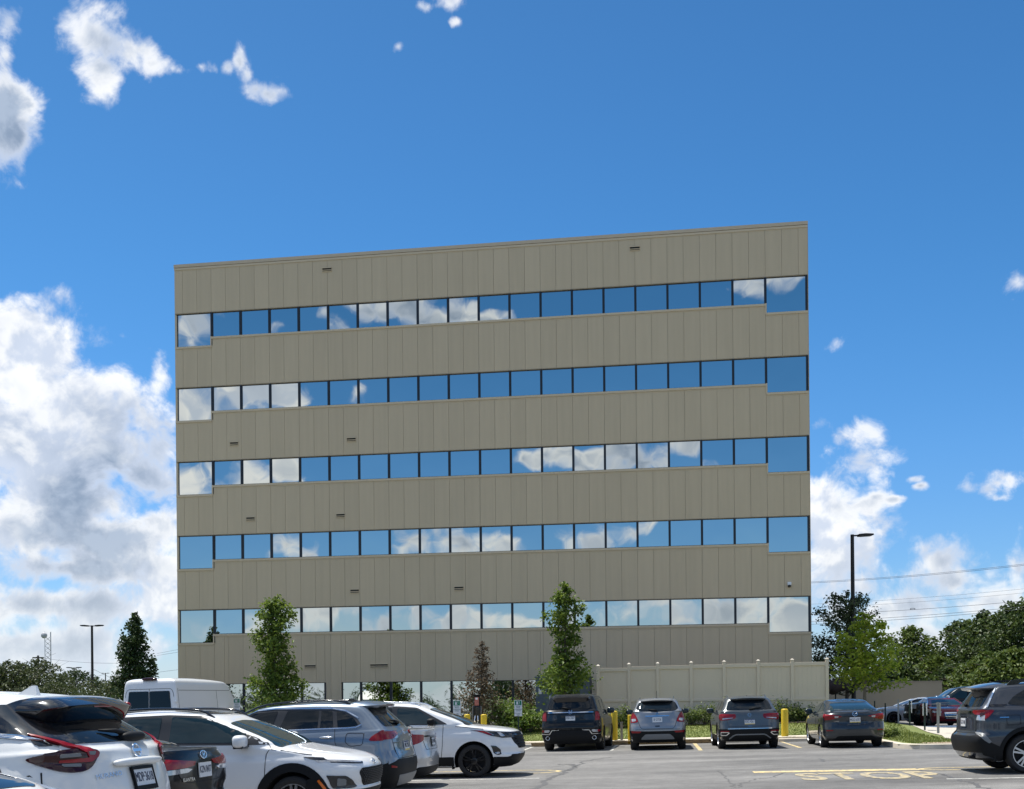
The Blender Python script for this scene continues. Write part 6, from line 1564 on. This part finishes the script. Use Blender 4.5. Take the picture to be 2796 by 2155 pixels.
def far_cars():
    def sedan(mat, name='parked_car'):
        L, H, W = 4.7, 1.43, 1.82
        c = Car(name, sedan_levels(L, H), W, (1.0, 3.75), mat, R=.33); c.add_wheels(rim='black_alloy')
        for d in 'LR':
            c.patch('side_window', M['glass'], [(d, fillet([(.85, 1.11), (1.25, 1.27), (1.9, 1.345), (1.95, 1.04)], .04))], .008)
            c.patch('side_window', M['glass'], [(d, fillet([(2.05, 1.04), (2.02, 1.345), (2.6, 1.31), (3.3, .99)], .04))], .008)
            bm = bmesh.new()
            for q in strip([(.85, 1.14), (1.25, 1.30), (1.9, 1.372), (2.6, 1.335), (3.3, 1.02)], .03): c.drape(bm, d, q, .012, .2)
            bm_obj('chrome_strip', bm, M['chrome'], c.root)
        c.patch('windshield', M['glass2'], [('top', fillet([(3.50, -.68), (3.53, 0), (3.50, .68), (2.80, .52), (2.77, 0), (2.80, -.52)], .06))], .006)
        c.patch('rear_window', M['glass'], [('top', fillet([(.58, -.58), (.56, 0), (.58, .58), (1.28, .48), (1.30, 0), (1.28, -.48)], .06))], .006)
        c.pair('headlight', M['lamp_clear'], 'front', fillet([(.50, .74), (.86, .80), (.86, .70), (.55, .66)], .02), .012)
        c.pair('taillight', M['lamp_red'], 'rear', fillet([(.88, 1.0), (.5, .98), (.5, .86), (.88, .82)], .02), .012)
        c.patch('grille', M['gloss_black'], [('front', fillet([(-.45, .68), (.45, .68), (.38, .40), (-.38, .40)], .04))], .01)
        c.mirror(3.0, 1.0, mat); return c
    p = on_ground(2441.5, 1979); u, v = to_uv(p.x, p.y)
    c = sedan(M['silver']); c.put(u+3.75, v+.9, PI, 'silver saloon facing sideways before the low tan wall', 'car', 'cars on the far lot')
    p = on_ground(2541, 1984.5); u, v = to_uv(p.x, p.y)
    L, H, W = 5.3, 1.90, 2.0                                       # black pickup facing sideways
    g1 = (.14, 4.2, .40, 3.0)
    lv = suv_levels(L, H, zb=1.12, belt=1.28, cow=(1.45, 1.25), wst=2.15, rg=(1.55, 1.72), shoulder=.95, roofw=.78)
    lv = [list(l) for l in lv]
    for i in (7, 8, 9): lv[i][0] = [.02, .03, .04][i-7]; lv[i][1] = [1.0, 1.14, 1.20][i-7]
    lv[10][0], lv[10][1] = 1.50, 1.24; lv[11][0] = 1.53
    c = Car('pickup_truck', [tuple(l) for l in lv], W, (1.1, 4.35), M['black'], R=.40, tw=.27); c.add_wheels(rim='alloy')
    for d in 'LR':
        c.patch('side_window', M['glass2'], [(d, fillet([(1.75, 1.34), (1.82, 1.74), (2.5, 1.76), (2.5, 1.32)], .04))], .008)
        c.patch('side_window', M['glass2'], [(d, fillet([(2.62, 1.32), (2.60, 1.76), (3.05, 1.75), (3.68, 1.32)], .04))], .008)
    c.patch('windshield', M['glass2'], [('top', fillet([(3.82, -.78), (3.85, 0), (3.82, .78), (3.22, .68), (3.2, 0), (3.22, -.68)], .06))], .006)
    c.patch('bed_floor', M['dark'], [('top', fillet([(.12, -.80), (1.42, -.80), (1.42, .80), (.12, .80)], .05))], .006)
    c.pair('headlight', M['lamp_clear'], 'front', fillet([(.60, 1.08), (.92, 1.08), (.92, .88), (.66, .90)], .02), .012)
    c.patch('grille', M['plastic'], [('front', fillet([(-.58, 1.08), (.58, 1.08), (.52, .75), (-.52, .75)], .05))], .012); c.patch('front_bumper', M['plastic'], [('front', fillet([(-.9, .66), (.9, .66), (.85, .42), (-.85, .42)], .05))], .014)
    c.pair('taillight', M['lamp_red'], 'rear', fillet([(.80, 1.12), (.96, 1.12), (.96, .78), (.80, .78)], .02), .012)
    c.mirror(3.55, 1.32, M['chrome'], size=(.08, .14, .12)); c.handle(2.75, 1.15, M['chrome'], 'L'); c.handle(1.85, 1.15, M['chrome'], 'L')
    c.put(u+4.35, v+1.0, PI, 'black pickup truck facing sideways with silver wheel on the far lot', 'truck', 'cars on the far lot')
    p = on_ground(2606, 1987); u, v = to_uv(p.x, p.y)
    c = sedan(M['red']); c.patch('roof_glass', M['glass'], [('top', fillet([(1.45, -.55), (2.62, -.55), (2.62, .55), (1.45, .55)], .05))], .005)
    gr = c.patch('chrome_grille', M['chrome'], [('front', fillet([(-.40, .70), (.40, .70), (.34, .42), (-.34, .42)], .03))], .018)
    bm = bmesh.new()
    for z in (.48, .55, .62):
        for q in strip([(-.36, z), (.36, z)], .04): c.drape(bm, 'front', q, .026, .2)
    bm_obj('grille_bar', bm, M['gloss_black'], gr)
    c.put(u, v+4.7, -PI/2, 'dark maroon saloon facing the camera with a chrome barred grille', 'car', 'cars on the far lot')
    c = sedan(M['white']); c.put(u+2.35, v+4.2, -PI/2, 'white saloon mostly hidden by the dark slate SUV tailgate', 'car', 'cars on the far lot')

for f in (car_corner, car_murano, car_elantra, car_kona, car_corolla, car_silver, car_equinox, van_transit, car_passport, car_encore, car_taos, car_mazda, car_forester, far_cars): f()
# ================================================================== trees and shrubs
M['bark'] = solid('grey brown bark', (.10, .082, .066), .9, vary=.3, scale=8, bump=.5)
M['bark_pale'] = solid('pale bark', (.20, .17, .13), .9, vary=.25, scale=8, bump=.5)
LEAF = {
    'maple': leaf_mat('mid green leaves', (.036, .080, .012), (.175, .250, .036), .30),
    'bright': leaf_mat('bright green leaves', (.15, .24, .016), (.43, .50, .07), .5),
    'dark': leaf_mat('dark green leaves', (0.015, 0.037, 0.013), (0.056, 0.094, 0.025), .22),
    'rust': leaf_mat('grey rust leaves', (.060, .046, .030), (.190, .140, .085), .25),
    'juniper': leaf_mat('blue green sprays', (.030, .055, .026), (.115, .150, .065), .22),
    'wood': leaf_mat('woodland leaves', (0.020, 0.045, 0.013), (0.087, 0.129, 0.028), .25),
    'wood2': leaf_mat('fresher woodland leaves', (0.042, 0.081, 0.014), (0.133, 0.182, 0.034), .28),
    'hedge': leaf_mat('dusty hedge leaves', (0.031, 0.050, 0.017), (0.098, 0.123, 0.042), .22),
    'shrub': leaf_mat('glossy shrub leaves', (0.058, 0.124, 0.018), (0.195, 0.273, 0.058), .30, .35),
    'low': leaf_mat('low shrub leaves', (.060, .105, .020), (.190, .240, .060), .28),
}
def leaves(C, size, rng, up=.35, out=None, aspect=.62):
    """one small folded leaf per centre"""
    n = len(C)
    nrm = rng.normal(size=(n, 3)); nrm[:, 2] = np.abs(nrm[:, 2])+up
    if out is not None: nrm += out*.9
    nrm /= np.linalg.norm(nrm, axis=1)[:, None]
    t = rng.normal(size=(n, 3)); t -= (t*nrm).sum(1)[:, None]*nrm; t /= np.linalg.norm(t, axis=1)[:, None]
    b = np.cross(nrm, t); s = (size*rng.uniform(.6, 1.3, n))[:, None]
    fold = nrm*s*.16
    V = np.stack([C-t*s*.5, C+b*s*aspect*.5+fold, C+t*s*.5, C-b*s*aspect*.5+fold], 1).reshape(-1, 3)
    F = [(4*i, 4*i+1, 4*i+2, 4*i+3) for i in range(n)]
    return V, F
def tree(name, label, base, H, crown, n, leaf, mat, seed, group=None, trunk=.10, clear=None, limbs=26, rise=.55, clump=.30, cat='tree', bark='bark', lean=(0, 0), multi=1, spray=False, crown_name='crown', gaps=.0, wob=.25):
    """crown: (fraction of the height, radius) pairs; clumps of small leaves sit along real limbs"""
    rng = np.random.default_rng(seed); x, y, z = base
    root = empty(name, T(x, y, z), label, cat, group)
    hs = [c[0]*H for c in crown]; rs = [c[1] for c in crown]
    rad = lambda h: float(np.interp(h, hs, rs))
    c0 = clear if clear is not None else hs[0]
    bm = bmesh.new(); stems = []
    for k in range(multi):
        a = rng.uniform(0, 2*PI); sp = 0 if multi == 1 else rad(H*.6)*.4
        pts = [Vector((rng.normal(0, .012*H*.3)*i/8+sp*math.cos(a)*i/8+lean[0]*i/8, rng.normal(0, .012*H*.3)*i/8+sp*math.sin(a)*i/8+lean[1]*i/8, H*.97*i/8-(.15 if i == 0 else 0))) for i in range(9)]
        tube(bm, pts, [trunk*(1-.9*i/8)+.008 for i in range(9)], 8); stems.append(pts)
    tips = []; w = []
    for i in range(limbs):
        st = stems[i % len(stems)]
        q = ((i+.5)/limbs)**.9; h = c0+(H*.97-c0)*q
        R = rad(min(h+.05*H, H))*rng.uniform(.50, 1.22); a = i*2.39996+rng.normal(0, .35)
        f = h*8/(H*.97); j = min(7, int(f)); p0 = st[j].lerp(st[j+1], f-j)
        up = rise*rng.uniform(.6, 1.3)*(1 if not spray else rng.uniform(.4, 1.6))
        d = Vector((math.cos(a), math.sin(a), up)); p1 = p0+Vector((d.x*R, d.y*R, min(up*R, max(.05, H-h)+.1)))
        mid = p0.lerp(p1, .5)+Vector((0, 0, -.06*R)) if spray else p0.lerp(p1, .5)+Vector((0, 0, .05*R))
        tube(bm, [p0, mid, p1], [trunk*.33*(1-.6*q)+.006, trunk*.2*(1-.6*q)+.005, .004], 5)
        for t in np.linspace(.28, 1.0, 6 if not spray else 9):
            c = p0.lerp(mid, t*2) if t < .5 else mid.lerp(p1, t*2-1)
            tips.append((c.x, c.y, c.z)); w.append((.35+.65*t)*R*(1 if not spray else 1.05-.6*t))
    tips = np.array(tips); w = np.array(w)+.02; w *= np.random.default_rng(seed+9).uniform(.25, 1.6, len(w)); w /= w.sum()
    bm_obj('trunk', bm, M[bark], root, True)
    idx = rng.choice(len(tips), n, p=w)
    sg = clump*np.interp(tips[idx, 2], hs, rs)[:, None]*np.ones((1, 3)); sg[:, 2] *= .85
    if spray: sg *= .45
    # each clump is a loose pad of twigs, so the outline stays ragged
    off = rng.normal(size=(n, 3))*sg*(.55+.9*rng.random((n, 1))**2)
    C = tips[idx]+off
    rr = np.hypot(C[:, 0]-lean[0]*C[:, 2]/H, C[:, 1]-lean[1]*C[:, 2]/H); lim = np.interp(C[:, 2], hs+[H*1.06], rs+[.02])*(1+wob)
    keep = (rr < lim) & (C[:, 2] > hs[0]-.25) & (C[:, 2] < H*1.04)
    C = C[keep]; off = off[keep]
    V, F = leaves(C, leaf, rng, out=off/(np.abs(off).max()+1e-6))
    mesh_obj(crown_name, V, F, mat, root)
    return root
def shrub(label, base, r, h, n, leaf, mat, seed, group='shrubs in the planting bed', cat='shrub'):
    rng = np.random.default_rng(seed); root = empty('shrub', T(*base), label, cat, group)
    bm = bmesh.new(); tips = []
    for i in range(16):
        a = rng.uniform(0, 2*PI); q = rng.uniform(.25, 1)**.6
        p = Vector((math.cos(a)*r*q, math.sin(a)*r*q*.8, h*(1.02-.62*q*q)*rng.uniform(.72, 1.08)))
        tube(bm, [(0, 0, -.05), p*.5+Vector((0, 0, h*.12)), p], [.02, .013, .004], 5)
        for t in (.45, .65, .85, 1.0): tips.append((p*t+Vector((0, 0, h*.1*(1-t))))[:])
    bm_obj('stems', bm, M['bark'], root)
    tips = np.array(tips); idx = rng.integers(0, len(tips), n)
    C = tips[idx]+rng.normal(size=(n, 3))*np.array([r*.20, r*.20, h*.13]); C[:, 2] = np.abs(C[:, 2])+.02
    V, F = leaves(C, leaf, rng, up=.6); mesh_obj('foliage', V, F, mat, root); return root
def spot(px, Y):
    a, _ = ab(px, 1932); u, v = to_uv(a*Y, Y); return (a*Y, Y, lawn_z(u, v) if v > 39.4 and u < 9.5 else gz(a*Y))
def tall(px, py, Y, zb): return at(px, py, Y).z-zb

def plant_all():
    # young trees before the facade
    b = spot(752, 44.0); tree('columnar_tree', 'dense columnar green tree before the left part of the facade', b, tall(752, 1628, 44, b[2]), [(.02, 1.0), (.12, 1.4), (.30, 1.25), (.46, .85), (.60, .70), (.80, .80), (.94, .62), (1, .22)], 7600, .16, LEAF['maple'], 21, 'young trees by the facade', .08, .5, 46, .75, .25, gaps=.1, wob=.42)
    b = spot(1543, 43.6); tree('slender_tree', 'slender bright tree with narrow upper crown above the black SUV', b, tall(1543, 1580, 43.6, b[2]), [(.10, .7), (.16, 1.25), (.26, 1.35), (.40, 1.10), (.50, .55), (.60, .55), (.74, .75), (.86, .62), (.95, .32), (1, .10)], 5600, .16, LEAF['maple'], 5, 'young trees by the facade', .075, .9, 44, .7, .23, lean=(.05, 0), wob=.42)
    b = spot(1310, 44.6); tree('purple_tree', 'thin rusty grey tree behind the charging pedestal', b, tall(1322, 1745, 44.6, b[2]), [(.04, .80), (.22, 1.12), (.40, .85), (.55, .66), (.66, .46), (.80, .30), (.92, .26), (1, .08)], 2700, .115, LEAF['rust'], 8, 'young trees by the facade', .055, .4, 50, .42, .28, wob=.28, lean=(.12, 0))
    b = spot(371, 50); tree('dark_tree', 'dark green pyramidal tree between the lamp post and building', b, tall(373, 1664, 50, b[2]), [(.02, 1.15), (.22, 1.22), (.45, 1.0), (.65, .78), (.82, .60), (.93, .28), (1, .08)], 8200, .17, LEAF['dark'], 31, None, .10, .5, 48, .62, .27, wob=.14)
    # right hand pair by the lamp post
    b = spot(2313, 53); tree('juniper', 'spiky dark blue green tree spreading behind the lamp post', b, tall(2320, 1622, 53, b[2]), [(.24, .7), (.30, 2.1), (.44, 2.35), (.60, 1.95), (.78, 1.55), (.92, 1.2), (1, .7)], 8200, .15, LEAF['juniper'], 14, None, .10, 1.0, 58, .62, .30, spray=True, wob=.30)
    b = spot(2362, 47.5); tree('maple_tree', 'bright yellow green maple beside the lamp post', b, tall(2345, 1668, 47.5, b[2]), [(.25, .4), (.31, 1.35), (.44, 1.6), (.60, 1.3), (.76, 1.0), (.90, .6), (1, .15)], 3300, .19, LEAF['bright'], 19, None, .085, 1.2, 34, .38, .17, bark='bark_pale', wob=.55)
    # woodland edge on the right
    for i, (px, py, Y, r, lf, sd, lb) in enumerate((
        (2490, 1705, 92, 3.2, 'wood2', 1, 'woodland tree with pointed top just right of the bright maple'), (2440, 1800, 84, 2.8, 'wood', 2, 'low dark woodland tree directly behind the bright maple'),
        (2560, 1790, 88, 3.0, 'wood2', 3, 'low rounded woodland tree in the dip of the tree line'), (2625, 1690, 90, 3.4, 'wood', 4, 'feathery woodland tree in the middle of the tree line'),
        (2690, 1665, 84, 3.4, 'wood', 5, 'tall dark woodland tree with stepped crown above the SUV roof'), (2760, 1640, 80, 3.4, 'wood', 6, 'tallest woodland tree close to the picture edge'),
        (2830, 1600, 78, 3.8, 'wood', 7, 'woodland tree cut off by the picture edge'), (2700, 1780, 74, 2.8, 'wood2', 8, 'lower lighter woodland tree before the tall dark one'),
        (2610, 1815, 78, 2.6, 'wood', 9, 'small woodland tree above the end of the tan wall'), (2770, 1770, 70, 2.8, 'wood2', 10, 'lighter woodland tree above the dark SUV roof rails'))):
        X = at(px, 1932, Y).x; zb = gz(X); H = tall(px, py, Y, zb)
        tree('woodland_tree', lb, (X, Y, zb), H, [(.02, r*.7), (.15, r), (.40, r*1.05), (.62, r*.86), (.80, r*.60), (.92, r*.32), (1, r*.1)], 5200, .34, LEAF[lf], 100+sd, 'trees of the wood on the right', .16, .8, 46, .45, .25, wob=.16)
    for i, (px, py, Y, r, lb) in enumerate(((2520, 1868, 76, 2.2, 'dense bush at the wood edge behind the tan wall'), (2640, 1880, 68, 2.2, 'dense bush at the wood edge beside the wall end'), (2720, 1872, 66, 2.2, 'dense bush at the wood edge behind the pickup'), (2790, 1862, 64, 2.2, 'dense bush at the wood edge beside the picture border'))):
        X = at(px, 1932, Y).x; zb = gz(X)
        tree('bush', lb, (X, Y, zb), tall(px, py, Y, zb), [(.02, r*.9), (.35, r*1.05), (.7, r*.85), (1, r*.3)], 3200, .26, LEAF['wood'], 140+i, 'bushes along the wood edge', .08, .2, 30, .7, .3, cat='bush')
    # left background
    for i, (px, py, Y, r, lf, lb) in enumerate(((-40, 1815, 100, 4.2, 'hedge', 'dusty green tree at the picture edge beyond the white crossover'), (40, 1808, 100, 3.9, 'hedge', 'dusty green tree under the cross arm of the timber pole'), (105, 1802, 104, 3.6, 'hedge', 'dusty green tree at the foot of the radio mast'), (208, 1832, 112, 4.0, 'dark', 'round topped dark tree between the mast and twin lamp post'))):
        X = at(px, 1932, Y).x; zb = gz(X); H = tall(px, py, Y, zb)
        tree('hedge_tree', lb, (X, Y, zb), H, [(.02, r*.8), (.2, r), (.55, r), (.8, r*.78), (.93, r*.45), (1, r*.2)], 5200, .30, LEAF[lf], 60+i, 'trees beyond the left side of the car park', .15, .6, 42, .6, .26, wob=.12)
    for i, (px, py, Y, r, lb) in enumerate(((150, 1868, 96, 2.9, 'low hedge bush beside the round topped tree'), (265, 1862, 92, 2.8, 'low hedge bush at the foot of the twin lamp post'), (318, 1868, 84, 2.6, 'low hedge bush behind the white van'), (440, 1860, 76, 2.4, 'low hedge bush by the corner of the building'), (85, 1880, 96, 2.8, 'low hedge bush under the dusty trees'))):
        X = at(px, 1932, Y).x; zb = gz(X)
        tree('bush', lb, (X, Y, zb), tall(px, py, Y, zb), [(.02, r), (.4, r*1.1), (.75, r*.9), (1, r*.35)], 2600, .26, LEAF['hedge'], 160+i, 'bushes beyond the left side of the car park', .08, .2, 26, .7, .3, cat='bush')
    # shrubs in the bed
    b = spot(1388, 45.0); shrub('bright glossy shrub before the ground floor glass', b, .95, 1.35, 1500, .15, LEAF['shrub'], 1)
    b = spot(1450, 44.6); shrub('bright glossy shrub between the charging sign and black SUV', b, .95, 1.0, 1300, .15, LEAF['shrub'], 2)
    b = spot(1368, 43.6); shrub('flat spreading evergreen shrub under the bright glossy one', b, .75, .42, 900, .09, LEAF['low'], 3)
    k = 0
    for px, r, h, lb in ((1690, .5, .95, 'loose shrub between the two bollards and grey SUV'), (1715, .55, .75, 'shrub hidden partly by the grey rounded SUV'), (1890, .55, .78, 'low shrub just right of the grey rounded SUV'), (1925, .6, .92, 'fuller shrub midway between the two grey SUVs'), (1960, .5, .70, 'small shrub close to the second grey SUV mirror'),
                         (2128, .55, .98, 'shrub at the foot of the fence left of the tall bollard'), (2163, .5, .80, 'shrub right beside the tall yellow bollard'), (2198, .58, .78, 'shrub before the sedan door mirror'), (1500, .6, .7, 'shrub behind the black SUV left lamp'), (1608, .6, .85, 'shrub behind the black SUV right lamp')):
        b = spot(px, 44.9); k += 1
        shrub(lb, b, r, h, 700, .10, LEAF['low'], 40+k)
    for i in range(7):
        u = -22+i*2.1; x, y = uv(u, 45.3)
        shrub(('rounded shrub in the bed behind the white van', 'shrub in the bed left of the columnar tree', 'shrub in the bed right of the columnar tree', 'shrub in the bed under the pier of the ground floor', 'shrub in the bed behind the blue SUV roof', 'shrub in the bed behind the white SUV cabin', 'shrub in the bed close to the thin rusty tree')[i], (x, y, lawn_z(u, 45.3)), .65, .85, 600, .11, LEAF['low'], 60+i)
    # low sprig at the lawn corner
    p = on_ground(2430, 1992, .4); shrub('small round shrub at the lawn corner right of the sedan', (p.x, p.y, lawn_z(*to_uv(p.x, p.y))), .30, .32, 900, .08, LEAF['low'], 90)
    # far wood behind the viewer, seen only in the glass
    rng = np.random.default_rng(77); C = []
    for i in range(150):
        a = rng.uniform(-1.1, 1.1); R = rng.uniform(300, 340); h = rng.uniform(6, 12.5); w = rng.uniform(2.5, 5)
        x, y = R*math.sin(a), -R*math.cos(a)
        q = rng.normal(size=(420, 3))*np.array([w*.5, w*.5, h*.28])+np.array([x, y, gz(x)+h*.5]); q[:, 2] = np.clip(q[:, 2], 0, None); C.append(q)
    V, F = leaves(np.concatenate(C), .95, rng); stuff(mesh_obj('woods', V, F, LEAF['dark']), 'far dark wood mirrored low in the ground floor glass', 'wood')
plant_all()
cam = bpy.data.cameras.new('camera'); co = bpy.data.objects.new('camera', cam); COL.objects.link(co)
cam.sensor_fit = 'HORIZONTAL'; cam.sensor_width = 36; cam.lens = 36*FPX/2796.0
cam.shift_x = 0; cam.shift_y = (CY-2155/2)/2796.0
cam.clip_start = .1; cam.clip_end = 3000
co.matrix_world = T(0, 0, EYE) @ Matrix.Rotation(PI/2, 4, 'X') @ Matrix.Rotation(-ROLL, 4, 'Z')
scene.camera = co
vs = scene.view_settings; vs.view_transform = 'Standard'; vs.look = 'None'; vs.gamma = 1; vs.use_curve_mapping = False; vs.exposure = 0.40
scene.render.engine = 'CYCLES'; scene.cycles.max_bounces = 8; scene.cycles.use_denoising = True
